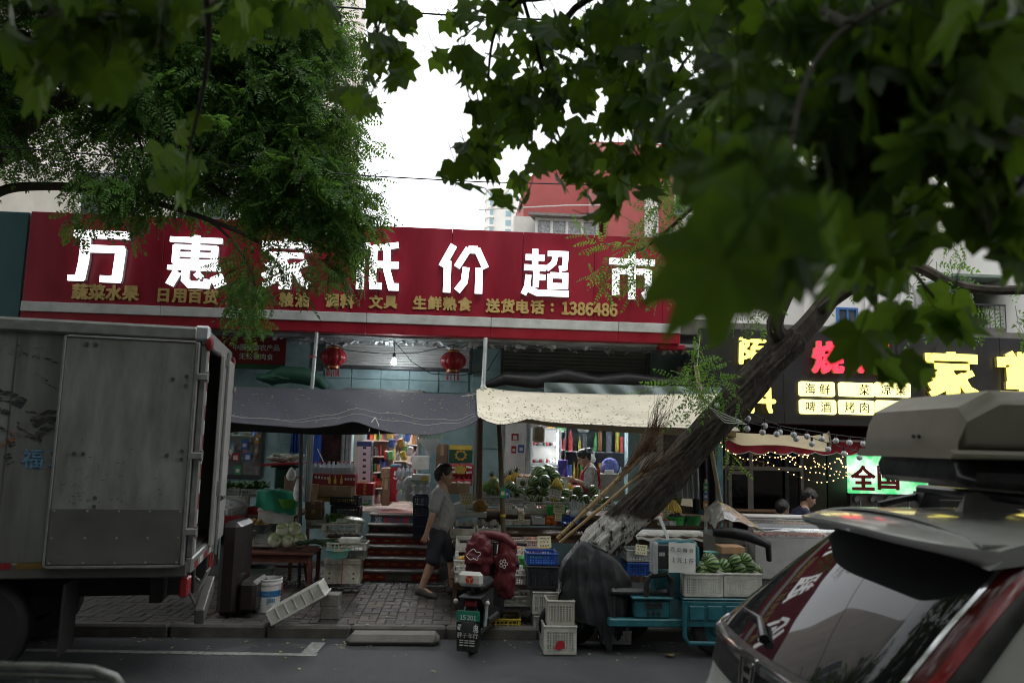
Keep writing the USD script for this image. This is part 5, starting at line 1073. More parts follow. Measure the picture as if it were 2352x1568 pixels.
# left vegetable stall
table('long left stall table behind the lorry', X(470, 12.0), X(705, 12.0), 11.3, 12.6, .98)
table('low dark table carrying the five cabbages', X(540, 10.7), X(735, 10.7), 10.5, 11.25, .60, mWoodRed)
for i in range(2):
    x0 = 500 + 52 * i
    t, b_ = crate(('left' if i == 0 else 'right') + ' grey tray of leafy greens on the left stall', x0, x0 + 50, 1124, 1142, 11.75, .5, mPlasGrey, 8, 2)
    lv = []
    for k in range(150):
        a = R.uniform(0, 6.28); L = R.uniform(.08, .16); el = R.uniform(.3, 1.3)
        lv.append(frame(sheet(lambda u, v: ((v - .5) * .035 * (u * (1.15 - u)) ** .5 * 2, L * u, -.03 * u * u), 3, 2), (R.uniform(-b_[3] / 2 + .03, b_[3] / 2 - .03), R.uniform(-.2, .2), b_[5] - .02), (-math.sin(a), math.cos(a), 0), (math.cos(a) * math.cos(el), math.sin(a) * math.cos(el), math.sin(el)), (-math.cos(a) * math.sin(el), -math.sin(a) * math.sin(el), math.cos(el))))
    part(t, 'greens', J(lv), mLeafG, False, kind='stuff')
    if i == 0: part(t, 'white_bulb', J([ball(.025, 1, (R.uniform(-.1, .12), -.2 + .03 * R.random(), b_[5] + .01)) for _ in range(8)]), M('bulb_white', (.55, .52, .42), .5, .1, 9), kind='stuff')
crate('white crate behind the bag of potatoes', 496, 563, 1138, 1172, 11.6, .3, mPlasWhite, 14, 3)
crate('red crate under the bag of potatoes', 494, 562, 1184, 1213, 11.2, .36, mPlasRed, 12, 3)
crate('second red crate beside the bag of potatoes', 564, 592, 1166, 1202, 11.4, .3, mPlasRed, 8, 4)
pb = thing('potato_bag', 'clear plastic bag full of potatoes in the red crate', 'bag', at(528, 1195, 11.36))
part(pb, 'potato', J([ball(R.uniform(.026, .034), 1, (R.uniform(-.18, .18), R.uniform(-.08, .08), R.uniform(.02, .2) * (1.25 if i % 2 else .9)), (1, .9, .85)) for i in range(85)]), mPotato, True, kind='stuff')
part(pb, 'film', lumpy(ball(.2, 3, (0, 0, .13), (1.12, .7, .85)), .07, 6, 2), mFilm, 60)
crate('white crate standing under the red crate beside the lorry', 528, 552, 1214, 1262, 11.0, .3, mPlasWhite, 6, 5)
crate('white crate under the black cloth with pears', 566, 627, 1217, 1256, 10.75, .34, mPlasWhite, 12, 4)
bc = thing('black_cloth', 'black cloth spread over the crate of pears', 'cloth', at(596, 1216, 10.72)); part(bc, 'cloth', lumpy(sheet(lambda u, v: ((u - .5) * .42, .35 * v - .02, .035 - (.05 + .13 * max(0, .75 - u)) * max(0, 1 - 4 * v) + .01 * math.sin(u * 17)), 24, 12, .006), .015, 20), M('black_cloth_stuff', (.012, .012, .013), .8, .3, 20))
carton('white foam box under the green net on the left stall', 591, 674, 1168, 1203, 11.25, .42, mFoam, False, name='foam_box', lid=True)
mNetG = CLEAR('green_netting', (.05, .42, .26), .62, .3)
crate('white crate wrapped in green netting on the foam box', 592, 678, 1130, 1167, 11.3, .36, mPlasGrey, 12, 3)
gx, gz, gw, gh = fit(588, 682, 1126, 1167, 11.22)
gn = thing('green_net', 'green netting wrapped round the crate and hanging over the foam box', 'netting', (gx, 11.22, gz)); part(gn, 'net', lumpy(sheet(lambda u, v: ((u - .5) * gw * (1.03 - .05 * v), -.03 + .03 * math.sin(u * 9 + v * 3) + (.4 * max(0, v - .72) / .28 if v > .72 else 0), -.10 * (u - .1) * max(0, 1 - 3 * v) + gh * min(1, v / .72) + .012 * math.sin(u * 20)), 26, 22), .015, 16), mNetG)
carton('brown paper bag shaped box with white bags hung on the left stall', 651, 691, 1093, 1131, 11.35, .24, mCardDark, False)
for px, y0, y1, w in ((668, 1074, 1102, 24), (684, 1098, 1150, 26)):
    bag('white bag hanging ' + ('over the brown box' if px < 680 else 'beside the dark awning post'), px, y0, y1, 11.15, w, mCardWhite, int(px), False, 'white_bag')
st_ = thing('vegetable_rack', 'red tray of plastic wrapped vegetables on a dark green rack', 'rack', at(652, 1122, 11.9))
part(st_, 'tray', xf(rb(-.28, .28, -.2, .2, .34, .375, .008), ry=-4), M('red_tray', (.33, .02, .025), .4, .1, 8)); part(st_, 'stand', J([rb(-.12, .14, -.12, .12, 0, .30, .02), rb(-.2, .2, -.02, .02, .3, .345, .006)]), M('dark_green', (.01, .05, .03), .5, .2, 8))
part(st_, 'wrapped_vegetable', J([lumpy(ball(.07, 2, (R.uniform(-.22, .22), R.uniform(-.12, .12), .42 + R.uniform(0, .05)), (1.2, .8, .6)), .05, 22, i) for i in range(13)]), M('wrapped_leaf', (.40, .42, .34), .25, .5, 16, c2=(.10, .16, .05), c3=(.62, .62, .58)), kind='stuff')
mCab = M('cabbage', (.50, .50, .38), .55, .2, 9, c3=(.62, .61, .52), c2=(.34, .38, .20))
def cabbage(label, loc, rz=0, group=None, r=None, s=1):
    t = thing('cabbage', label, 'cabbage', loc, rz, group, r=r, s=s)
    part(t, 'head', lumpy(ball(.105, 3, (0, 0, 0), (1, 1, 1.0)), .03, 14, 2), mCab, True)
    part(t, 'outer_leaf', J([lumpy(sheet(lambda u, v: (.112 * math.sin(.9 * v + .1) * math.cos(k * 1.4 + u * 1.5), .112 * math.sin(.9 * v + .1) * math.sin(k * 1.4 + u * 1.5), .115 * math.cos(.9 * v + .1) + .01 * math.sin(u * 12) * v), 8, 5, .003), .01, 30, k) for k in range(2)]), M('cabbage_leaf', (.26, .32, .14), .6, .3, 12)); return t
for px, py, lab in ((633, 1240, 'left cabbage of the bottom row on the low table'), (662, 1240, 'middle cabbage of the bottom row on the low table'), (689, 1240, 'right cabbage of the bottom row on the low table'), (651, 1217, 'left cabbage of the upper pair'), (677, 1216, 'right cabbage of the upper pair')):
    put(cabbage, lab, at(px, py, 10.62), r=(70, R.uniform(-15, 15), R.uniform(-30, 30)), s=.88, group='cabbages on the low table')
sto = thing('wooden_stool', 'dark red wooden stool under the cabbage table', 'stool', (*atz(635, 1330, PV)[:2], PV))
part(sto, 'seat', rb(-.42, .42, -.14, .14, .36, .39, .006), mWoodRed)
for sx in (-1, 1):
    for sy in (-1, 1): part(sto, 'leg', frame(rb(-.018, .018, -.018, .018, 0, 1, .003), (sx * .44, sy * .15, 0), (1, 0, 0), (0, 1, 0), (-sx * .08, -sy * .04, .36)), mWoodRed)
part(sto, 'rail', rb(-.40, .40, -.012, .012, .16, .19, .003), mWoodRed)
on = thing('spring_onions', 'dark bunch of spring onions lying beside the cabbages', 'spring onions', at(722, 1256, 10.55)); part(on, 'stalks', J([tube([(-.2 + R.uniform(-.05, .05), R.uniform(-.05, .05), .02 + R.uniform(0, .06)), (.0, R.uniform(-.06, .06), .05 + R.uniform(0, .05)), (.24 + R.uniform(-.05, .1), R.uniform(-.1, .1), .02 + R.uniform(-.03, .08))], .005, 4, False) for _ in range(70)]), M('onion_green', (.03, .06, .025), .6, .3, 8), kind='stuff')
crate('cream crate of dark potatoes left of the steps', 742, 826, 1236, 1258, 10.75, .36, mPlasWhite, 10, 2)
solo('dark_potatoes', 'dark potatoes heaped in the cream crate left of the steps', 'potatoes', J([ball(.035, 1, at(758 + R.uniform(0, 62), 1235 - R.uniform(0, 6), 10.8 + R.uniform(0, .22)), (1, 1, .8)) for _ in range(40)]), M('dark_potato', (.06, .04, .03), .8, .3, 20), kind='stuff')
t, b_ = crate('cream crate of wrapped greens on top beside the steps', 738, 826, 1202, 1228, 10.95, .4, mPlasWhite, 10, 2)
part(t, 'plastic_wrap', lumpy(ball(.2, 3, (.05, 0, b_[5] + .01), (1.2, .9, .35)), .10, 10, 4), M('white_wrap', (.50, .52, .46), .3, .3, 18, c2=(.25, .32, .15)))
part(t, 'greens', xf(J([frame(sheet(lambda u, v: ((v - .5) * .03, .13 * u, 0), 2, 1), (R.uniform(-.2, .0), R.uniform(-.15, .1), b_[5]), (math.cos(a), math.sin(a), 0), (-math.sin(a) * .6, math.cos(a) * .6, .8), (0, 0, 1)) for a in NR.uniform(0, 6.28, 60)])), mLeafG, False, kind='stuff')
crate('cream flat crate with a white tray beside the steps', 750, 842, 1246, 1264, 10.4, .36, mPlasWhite, 10, 2)
carton('white tray lid lying on the flat crate', 778, 826, 1237, 1248, 10.38, .2, mFoam, False, name='foam_tray', cat='tray')
crate('grey crate under the flat crate', 772, 838, 1262, 1286, 10.5, .34, mPlasGrey, 12, 3)
t, b_ = carton('dirty white foam box tied with red string by the steps', 744, 828, 1285, 1341, 10.4, .36, mFoamDirty, False, name='foam_box', lid=True)
part(t, 'red_string', J([cb(0, -b_[4] / 2 - .010, b_[5] / 2, .008, .004, b_[5]), cb(0, 0, b_[5] + .009, .008, b_[4], .004)]), mRedTrim); part(t, 'hole', J([cyl((x, -b_[4] / 2 - .002, z), (x, -b_[4] / 2 + .01, z), .012, 10) for x in (-.16, .14) for z in (.07, .13)]), mDark)
bk = thing('paint_bucket', 'white plastic bucket with a blue label on the pavement', 'bucket', (*atz(613, 1402, PV)[:2], PV))
part(bk, 'body', lathe([(.001, .004), (.125, .0), (.13, .006), (.143, .30), (.150, .302), (.150, .322), (.145, .324), (.147, .345), (.152, .347), (.152, .358), (.142, .360), (.139, .345), (.126, .02), (.001, .016)], 40), M('bucket_white', (.66, .65, .64), .4, .08, 8))
part(bk, 'label', J([lathe([(.1338, .05), (.1408, .235)], 40)]), M('label_white', (.62, .63, .63), .45, .05, 8)); part(bk, 'blue_band', lathe([(.1385, .17), (.1412, .237)], 40), M('label_blue', (.03, .16, .36), .45, .1, 8))
part(bk, 'print', J([frame(cb(0, 0, 0, w, .001, h), (.1425 * math.sin(a), -.1425 * math.cos(a), z), (math.cos(a), math.sin(a), 0), (-math.sin(a), math.cos(a), 0), (0, 0, 1)) for a, z, w, h in [(R.uniform(-.7, .8), .07 + .015 * k, R.uniform(.02, .06), .005) for k in range(7)] + [(.25 + .16 * k, .135, .018, .04) for k in range(4)] + [(-.1 + .05 * k, .20, .006, .012) for k in range(9)]]), M('label_print', (.14, .26, .40), .5, .3, 20), False)
part(bk, 'handle', tube([(.148, -.02, .31), (.165, -.05, .28), (.165, -.06, .22), (.15, -.05, .18)], .006, 6), mPlasRed)
LCp = at(634, 1422, 8.78); LCq = at(756, 1352, 8.9); dv = LCq - LCp; L_ = float(np.hypot(dv[0], dv[2])); aa = math.degrees(math.atan2(dv[2], dv[0]))
lc = thing('plastic_crate', 'cream crate leaning with its end on a stack of paving blocks', 'crate', (LCp[0], LCp[1], PV + .008), r=(0, -aa, 0))
part(lc, 'side', J([rb(0, L_, -.16, -.148, 0, .15, .004), rb(0, L_, .188, .20, 0, .15, .004), rb(0, .012, -.147, .187, 0, .15, .004), rb(L_ - .012, L_, -.147, .187, 0, .15, .004)] + [rb(L_ * k / 6 - .006, L_ * k / 6 + .006, -.167, -.1602, .0, .15, .002) for k in range(7)]), mPlasWhite)
part(lc, 'grid_base', J([cb(L_ * k / 16, .02, .145, .008, .33, .008) for k in range(1, 16)] + [cb(L_ / 2, -.14 + .04 * k, .1445, L_ - .03, .008, .007) for k in range(9)]), mPlasWhite, False)
part(lc, 'rim', J([rb(-.01, L_ + .01, -.175, -.1605, .0, .02, .004), rb(-.01, L_ + .01, .2005, .215, .0, .02, .004), rb(L_ + .0005, L_ + .016, -.175, .215, .0, .02, .004)]), mPlasWhite)
for k, lab in ((0, 'lower'), (1, 'upper')): 
    g = atz(755, 1424, PV); solo('paving_block', lab + ' grey concrete block propping the leaning crate', 'block', lumpy(rb(-.10, .10, -.1, .1, 0, .128, .008), .006, 20, k), mConcrete, (g[0] - .005 * k, g[1] + .12 + .01 * k, PV + .002 + .130 * k), rz=3 - 5 * k)
sf = thing('leather_chair', 'dark brown leather chair seen from the side beside the lorry', 'chair', (*atz(516, 1420, PV)[:2], PV)); mLea = M('brown_leather', (.013, .008, .007), .45, .2, 10)
part(sf, 'backrest', rb(-.11, .10, .0, .62, .02, 1.0, .05), mLea); part(sf, 'seat', rb(.105, .30, .02, .6, .05, .38, .04), mLea); part(sf, 'foot', J([rb(.22, .26, .05, .09, 0, .05, .005), rb(.22, .26, .5, .54, 0, .05, .005)]), mDark)
# steps with printed risers
mTread = M('worn_step', (.16, .145, .135), .7, .35, 5, bump=.4, bscale=30)
mRiserRed = M('riser_red', (.30, .015, .02), .4, .25, 5); mRiserBlk = M('riser_black', (.02, .015, .015), .4, .3, 6); mRiserBlue = M('riser_blue', (.05, .12, .22), .4, .4, 7)
mGoldDull = M('dull_gold', (.42, .26, .05), .5, .2, 20)
stp = thing('steps', 'stone steps with red printed risers up to the shop doorway', 'steps', (0, 0, 0))
s0, s1 = X(828, 11.6, 1280), X(1010, 11.6, 1280)
SYs, RUN, RISE = 11.42, .27, .13
for k in range(6):
    y0 = SYs + RUN * k; z = PV + RISE * (k + 1)
    part(stp, 'tread', lumpy(rb(s0 - .02, s1, y0 - .03, (WY if k == 5 else y0 + RUN + .02), z - .035, z, .01), .012, 8, k), mTread)
    part(stp, 'step_block', bx(s0, s1, y0, WY - .002, z - RISE, z - .036), mConcrete)
    mr = (mRiserRed, mRiserRed, mRiserRed, mRiserRed, mRiserBlk, mRiserBlue)[k]
    nseg = 3
    for i in range(nseg):
        a, b = s0 + .01 + (s1 - s0 - .02) * i / nseg, s0 + .01 + (s1 - s0 - .02) * (i + 1) / nseg
        if k == 0 and i == 1: continue
        rp = part(stp, 'riser_card', rb(a + .003, b - .003, y0 - .012, y0 - .004, z - RISE + .004, z - .038 - R.uniform(0, .012), .002), mr)
        if k < 5: part(rp, 'print', J([cb((a + b) / 2 + dx, y0 - .0128, z - RISE / 2 - .012 + dz, w, .0012, .010) for dx, dz, w in ((-.08, .008, .06), (-.08, -.010, .09), (.11, .006, .06), (.11, -.010, .09))]), mGoldDull if k < 4 else mRiserRed, False)
for i, ch in enumerate('欢迎光临'): 
    c = at(868 + 22 * i + (0 if i else 2), 1180, SYs + RUN * 5); part(stp, 'character', xf(text(ch, .115, .0015, 2), (c[0], SYs + RUN * 5 - .0128, PV + RISE * 5.36)), mWhiteTrim if i == 0 else M('welcome_red' + str(i), (.45, .05, .05), .5, .2, 9))
part(stp, 'mat', rb(s0 + .1, dr + .1, WY - .35, WY + .3, FLOOR + .001, FLOOR + .012, .004), M('pink_mat', (.42, .20, .18), .6, .25, 5))

# awnings, posts, cords
mNavyNet = M('navy_shade_net', (.060, .061, .080), .75, .22, 30, bump=.7, bscale=420, c2=(.035, .035, .047), c3=(.09, .09, .115))
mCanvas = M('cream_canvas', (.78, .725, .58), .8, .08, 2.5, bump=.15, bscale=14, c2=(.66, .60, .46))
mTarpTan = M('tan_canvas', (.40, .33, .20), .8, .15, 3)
def lerp(a, b, t): return np.asarray(a) + (np.asarray(b) - np.asarray(a)) * t
def poly(P, t):
    k = t * (len(P) - 1); i = min(int(k), len(P) - 2); return lerp(P[i], P[i + 1], k - i)
def smooth_poly(P, t):
    P = np.asarray(P, float); k = np.linspace(0, 1, len(P))
    from scipy.interpolate import CubicSpline
    return CubicSpline(k, P)(t)
AF, AB = 9.75, 11.75
front = [at(px, py, AF) for px, py in ((500, 966), (560, 972), (640, 978), (700, 982), (770, 976), (812, 968), (868, 985), (925, 996), (980, 998), (1040, 988), (1080, 974), (1098, 962))]
back = [at(px, py, AB) for px, py in ((500, 886), (600, 889), (720, 893), (850, 897), (950, 901), (1030, 905), (1090, 900))]
from scipy.interpolate import CubicSpline, PchipInterpolator
def curve(P): return PchipInterpolator(np.linspace(0, 1, len(P)), np.asarray(P))
cf, cbk = curve(front), curve(back)
def net_fn(u, v):
    p = lerp(cf(u), cbk(u), v); sag = -.10 * math.sin(math.pi * v) * (.6 + .4 * math.sin(u * 9)) + .015 * math.sin(u * 40 + v * 5) * math.sin(math.pi * v)
    return p[0], p[1], p[2] + sag
an = thing('shade_net', 'sagging dark navy shade net stretched over the left stall', 'awning', (0, 0, 0))
part(an, 'net', sheet(net_fn, 70, 18, .006), mNavyNet, 60)
under = [at(px, py, AF + .35) for px, py in ((500, 1000), (560, 990), (640, 993), (720, 997), (800, 997), (862, 996))]
cu = curve(under)
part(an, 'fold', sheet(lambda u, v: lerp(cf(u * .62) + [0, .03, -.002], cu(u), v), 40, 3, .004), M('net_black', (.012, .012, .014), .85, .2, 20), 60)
def lay(fn, uv, d): return fn(*uv)[0], fn(*uv)[1], fn(*uv)[2] + d
for us in ((.02, .35, .62, .98), (.02, .5, .98)):
    P = [lay(net_fn, (us[0] + (us[-1] - us[0]) * t, .30 + .12 * math.sin(t * 6 + len(us)) * .6 + .1 * t * (1 if len(us) == 4 else -1)), .012) for t in np.linspace(0, 1, 40)]
    part(an, 'cord', tube(P, .0026, 4), mRope)
part(an, 'cord', J([tube([lay(net_fn, (.53, .25), .015), lay(net_fn, (.52, .12), .0), np.array(net_fn(.515, 0)) + [0, -.02, -.06]], .006, 5), tube([lay(net_fn, (.53, .25), .015), lay(net_fn, (.545, .1), .01), np.array(net_fn(.55, 0)) + [.01, -.02, -.07]], .005, 5)]), mRope)
f2 = [at(px, py, AF) for px, py in ((1098, 955), (1120, 968), (1150, 975), (1185, 970), (1215, 963), (1250, 968), (1310, 973), (1380, 976), (1450, 980), (1540, 982), (1620, 984), (1694, 986))]
b2 = [at(px, py, AB) for px, py in ((1094, 896), (1118, 890), (1160, 896), (1250, 901), (1400, 905), (1550, 905), (1640, 903), (1680, 900))]
cf2, cb2 = curve(f2), curve(b2)
def can_fn(u, v):
    p = lerp(cf2(u), cb2(u), v); sag = -.06 * math.sin(math.pi * v) + .012 * math.sin(u * 60 * (1 - .5 * v)) * (1 - u) ** 2 * math.sin(math.pi * v)
    return p[0], p[1], p[2] + sag
ac = thing('canvas_awning', 'cream canvas awning speckled with fallen bits over the fruit stall', 'awning', (0, 0, 0))
part(ac, 'canvas', sheet(can_fn, 80, 20, .006), mCanvas, 60)
u2 = [at(px, py, AF + .5) for px, py in ((1215, 968), (1260, 978), (1330, 984), (1400, 990), (1500, 996), (1600, 1000), (1690, 1004))]
cu2 = curve(u2)
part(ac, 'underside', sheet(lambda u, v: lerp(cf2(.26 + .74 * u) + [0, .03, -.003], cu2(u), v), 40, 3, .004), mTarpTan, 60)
part(ac, 'hem', tube([np.array(cf2(t)) + [0, -.012, -.002] for t in np.linspace(0.02, 1, 90)], .006, 5), mCable)
part(ac, 'cord', J([tube([lay(can_fn, (.05 + .9 * t, .12 - .05 * t), .010) for t in np.linspace(0, 1, 40)], .003, 4), tube([lay(can_fn, (.03 + .95 * t, .97), .010) for t in np.linspace(0, 1, 40)], .003, 4)]), mRope)
part(ac, 'end_flap', sheet(lambda u, v: lerp(lerp(at(1640, 910, AF + .1), at(1700, 990, AF - .25), v), lerp(at(1600, 925, AF + .1), at(1630, 985, AF - .2), v), u), 4, 6, .005), mCanvas, 60)
def litter(fn, n, smin, smax, vpow, seed, off):
    rr = random.Random(seed); out = []
    for _ in range(n):
        u, v = rr.random() ** (.6 if fn is can_fn else 1.0), rr.random() ** vpow
        p = np.array(fn(u, v)); du = np.array(fn(min(u + .01, 1), v)) - p if u < .98 else p - np.array(fn(u - .01, v)); dv = np.array(fn(u, min(v + .02, 1))) - p if v < .97 else p - np.array(fn(u, v - .02))
        du /= np.linalg.norm(du); dv /= np.linalg.norm(dv); a = rr.uniform(0, 6.28); e1 = du * math.cos(a) + dv * math.sin(a); e2 = -du * math.sin(a) + dv * math.cos(a)
        L = rr.uniform(smin, smax); n_ = np.cross(du, dv)
        out.append(frame(cb(0, 0, 0, L, L * rr.uniform(.2, .5), .004), p + n_ * off, e1, e2, n_))
    return J(out)
solo('fallen_bits', 'dark fallen flower bits scattered over the cream canvas', 'litter', litter(can_fn, 480, .010, .030, 1.5, 4, .006), M('dry_bits', (.10, .085, .05), .8, .4, 30), kind='stuff', smooth=False)
solo('fallen_leaves', 'small pale fallen leaves scattered over the navy shade net', 'litter', litter(net_fn, 150, .012, .045, .8, 5, .006), M('pale_bits', (.32, .33, .16), .8, .4, 30), kind='stuff', smooth=False)
def pole(label, p, q_, r, mat, name='awning_pole', parts=None):
    t = thing(name, label, 'pole', (0, 0, 0)); part(t, 'shaft', tube([p, lerp(p, q_, .5), q_], r, 12), mat)
    return t
c = at(716, 890, 11.8); t = pole('grey steel post standing above the navy shade net', (c[0], 11.8, c[2] - .15), (c[0] + .01, 11.9, CEIL), .028, mSteel); part(t, 'red_ribbon', J([tube([(c[0] - .05, 11.76, c[2] + .43), (c[0], 11.765, c[2] + .47), (c[0] + .05, 11.77, c[2] + .44)], .012, 6)]), mRiserRed)
c = at(1110, 892, 11.7); c2_ = at(1106, 1150, 11.5)
t = pole('grey steel post where the two awnings meet', (c[0], 11.7, c[2] - .1), (c[0] + .02, 11.9, CEIL), .032, mSteel); part(t, 'knot', J([lumpy(ball(.05, 2, (c[0], 11.69, c[2])), .06, 30), tube([(c[0], 11.68, c[2]), at(1095, 905, 11.6), at(1060, 910, 11.55)], .006, 5)]), mRope)
pole('old wooden post wrapped in film left of the fruit stall', at(1104, 960, 11.4), (c2_[0], 11.4, PV), .03, mWood, 'wooden_post')
mBamboo = M('bamboo', (.36, .24, .10), .5, .3, 8, stretch=(6, 6, 1)); mBambooDk = M('old_bamboo', (.10, .075, .045), .6, .35, 8, stretch=(6, 6, 1))
b0_, b1_ = at(1146, 970, 10.3), at(1157, 1232, 10.28)
t = pole('old dark bamboo post in front of the fruit stall', b0_, b1_, .03, mBambooDk, 'bamboo_post'); part(t, 'node', J([cyl(lerp(b0_, b1_, k) + [0, 0, -.008], lerp(b0_, b1_, k) + [0, 0, .008], .034, 12) for k in (.2, .42, .63, .84)]), mBambooDk)
part(t, 'yellow_tie', cyl(lerp(b0_, b1_, .84) + [0, 0, .02], lerp(b0_, b1_, .84) + [0, 0, .05], .036, 12), mYelHold)
pole('thin dark post under the navy shade net', at(692, 980, 10.9), (at(692, 1260, 10.9)[0], 10.9, PV), .026, mSteelDark)
bp0, bp1 = at(1598, 838, 10.4), at(1662, 1190, 10.6); pole('leaning cream bamboo pole right of the cream canvas', bp0, bp1, .028, M('pale_bamboo', (.42, .36, .26), .6, .15, 8), 'bamboo_pole')
def rag(label, x0, x1, y0, y1, Y, mat, name='plastic_sheet', folds=5, amp=.03, taper=.0, lean=0):
    x, z, w, h = fit(x0, x1, y0, y1, Y); t = thing(name, label, 'sheet', (x, Y, z))
    part(t, 'sheet', lumpy(sheet(lambda u, v: ((u - .5) * w * (1 - taper * v) + lean * v, amp * math.sin(u * folds * 6.28 + 2 * v) * (1 - .4 * v), h * v), 40, 24, .003), .02, 7, int(x0)), mat, 60); return t
rag('clear plastic sheet gathered beside the thin dark post', 696, 722, 986, 1152, 11.0, mFilm, folds=3); rag('grey film hanging on the wooden post', 1086, 1110, 960, 1150, 11.42, CLEAR('old_film', (.62, .60, .55), .6, .3), folds=2)
rag('red curtain hanging inside the left shop window', 580, 634, 966, 1072, WY + .12, M('red_curtain', (.30, .05, .05), .8, .15, 6), 'curtain', 5, .03, .5, .06); rag('blue sheet hanging beside the left window', 666, 690, 968, 1040, WY - .08, M('blue_sheet', (.03, .10, .40), .4, .2, 6), folds=3)
rag('dull black sheet hanging at the right end of the stall', 1592, 1645, 1000, 1170, 10.9, M('black_sheet', (.012, .012, .014), .7, .3, 5), folds=3, taper=-.2); rag('crumpled clear film at the right end of the stall', 1556, 1606, 1010, 1145, 10.8, CLEAR('crumpled_film', (.55, .56, .58), .5, .2), folds=4)
t = thing('folded_tarpaulin', 'dark green tarpaulin bundled behind the navy net', 'tarpaulin', at(680, 872, 12.3)); part(t, 'cloth', J([lumpy(ball(.16, 3, (dx, 0, dz), (1.9, .8, .55)), .16, 9, i) for i, (dx, dz) in enumerate(((-.3, .02), (0, .05), (.3, .0), (.42, -.09)))][:1] + [lumpy(tube([(-.5, 0, 0), (-.2, 0, .08), (.1, 0, .06), (.35, 0, .0), (.47, 0, -.12)], [.06, .12, .13, .11, .05], 14), .06, 10)]), M('green_tarp', (.015, .075, .05), .7, .3, 10), 60)
t = thing('rolled_tarpaulin', 'long dark tarpaulin rolled behind the cream canvas', 'tarpaulin', (0, 0, 0)); part(t, 'roll', lumpy(tube([at(px, py, 12.3) + [0, 0, .03 * math.sin(px * .05)] for px, py in ((1110, 884), (1160, 874), (1230, 872), (1300, 868), (1370, 876), (1440, 872), (1520, 882), (1590, 884), (1640, 892))], [.05, .10, .12, .13, .12, .12, .10, .09, .05], 14), .08, 6, 3), M('black_tarp', (.02, .02, .022), .5, .35, 6), 60)
rag('grey-green sheet tucked behind the cream canvas', 1250, 1660, 884, 906, 12.0, M('grey_green_sheet', (.30, .36, .36), .7, .1, 5), folds=6, amp=.05)
bn = thing('shop_banner', 'dark red banner with two lines of white characters left of the shutter', 'banner', (0, 0, 0)); a, b = at(470, 832, 12.75), at(658, 776, 12.75)
part(bn, 'cloth', rb(a[0], b[0], 12.75, 12.78, a[2], b[2], .004), M('banner_red', (.22, .012, .02), .5, .15, 4)); part(bn, 'green_hem', rb(a[0], b[0], 12.748, 12.782, a[2] - .08, a[2] - .001, .004), M('banner_green', (.02, .10, .05), .5, .15, 4))
for s, x0, x1, py in (('中国名牌农产品', 534, 643, 797), ('无公害肉食', 549, 628, 818)):
    for i, ch in enumerate(s): c = at(x0 + (x1 - x0) * (i + .5) / len(s), py + i * .3, 12.75); part(bn, 'character', xf(text(ch, .105, .003, 1), (c[0], 12.7485, c[2])), mWhiteTrim)
mLan = M('lantern_red', (.30, .012, .02), .35, .2, 6); mLanGold = M('lantern_gold', (.45, .28, .06), .4, .2, 10, metal=.5)
def lantern(label, loc, rz=0, group=None, r=None, s=1):
    t = thing('red_lantern', label, 'lantern', loc, rz, group)
    for k in range(12):
        a0 = k * math.pi / 6; P = []
        def gore(u, v):
            a = a0 + u * math.pi / 6; rr = (.06 + .135 * math.sin(math.pi * (.08 + .84 * v)) ** .7) * (1 + .07 * math.sin(math.pi * u)); return rr * math.cos(a), rr * math.sin(a), -.13 + .26 * v
        part(t, 'panel', sheet(gore, 4, 10, -.003), mLan, 50)
    part(t, 'ring', J([lathe([(.085, .12), (.10, .13), (.10, .165), (.085, .175)], 24), lathe([(.085, -.12), (.10, -.13), (.10, -.185), (.085, -.19)], 24)]), mLan)
    part(t, 'gold_band', J([lathe([(.101, .14), (.103, .148), (.101, .156)], 24), lathe([(.101, -.15), (.103, -.158), (.101, -.166)], 24)]), mLanGold)
    for k in range(10): a = k * .628; part(t, 'tassel', tube([(.092 * math.cos(a), .092 * math.sin(a), -.18), (.092 * math.cos(a), .092 * math.sin(a), -.24), (.094 * math.cos(a), .092 * math.sin(a), -.30)], [.006, .009, .011], 6), mLan)
    part(t, 'chain', tube([(0, 0, .17), (0.003, 0, .3), (0, 0, .45)], .006, 5), mSteelDark); return t
put(lantern, 'red lantern with tassels hanging at the left end of the pale shutter', at(766, 820, 12.6)); put(lantern, 'red lantern with tassels hanging at the right end of the pale shutter', at(1041, 829, 12.6))
lb = at(905, 830, 12.5); bt = thing('bare_bulb', 'lit bare bulb hanging on a wire before the pale shutter', 'light bulb', lb)
part(bt, 'glass', lathe([(.001, -.062), (.03, -.052), (.047, -.02), (.042, .012), (.024, .045), (.02, .06)], 20), EM('bulb_glow', (.93, .97, 1), 110)); part(bt, 'socket', lathe([(.02, .06), (.024, .065), (.024, .12), (.01, .14)], 14), mCable); part(bt, 'wire', tube([(0, 0, .14), (-.005, 0, .3), (0, 0, CEIL - lb[2])], .005, 5), mCable)
def wire(label, P, r, mat=None, name='cable', sag=0):
    P = [np.asarray(p, float) for p in P]
    if len(P) == 2 and sag: P = [lerp(P[0], P[1], t) + [0, 0, -sag * 4 * t * (1 - t)] for t in np.linspace(0, 1, 24)]
    return solo(name, label, 'cable', tube(P, r, 5), mat or mCable)
wire('slack cable from the bulb to the right lantern', [at(907, 785, 12.5), at(945, 830, 12.5), at(990, 858, 12.5), at(1060, 862, 12.6), at(1120, 850, 12.7), at(1150, 800, 12.8)], .007)
wire('slack cable strung past both lanterns', [at(735, 782, 12.4), at(800, 805, 12.4), at(880, 812, 12.4), at(960, 810, 12.4), at(1050, 790, 12.4)], .006)
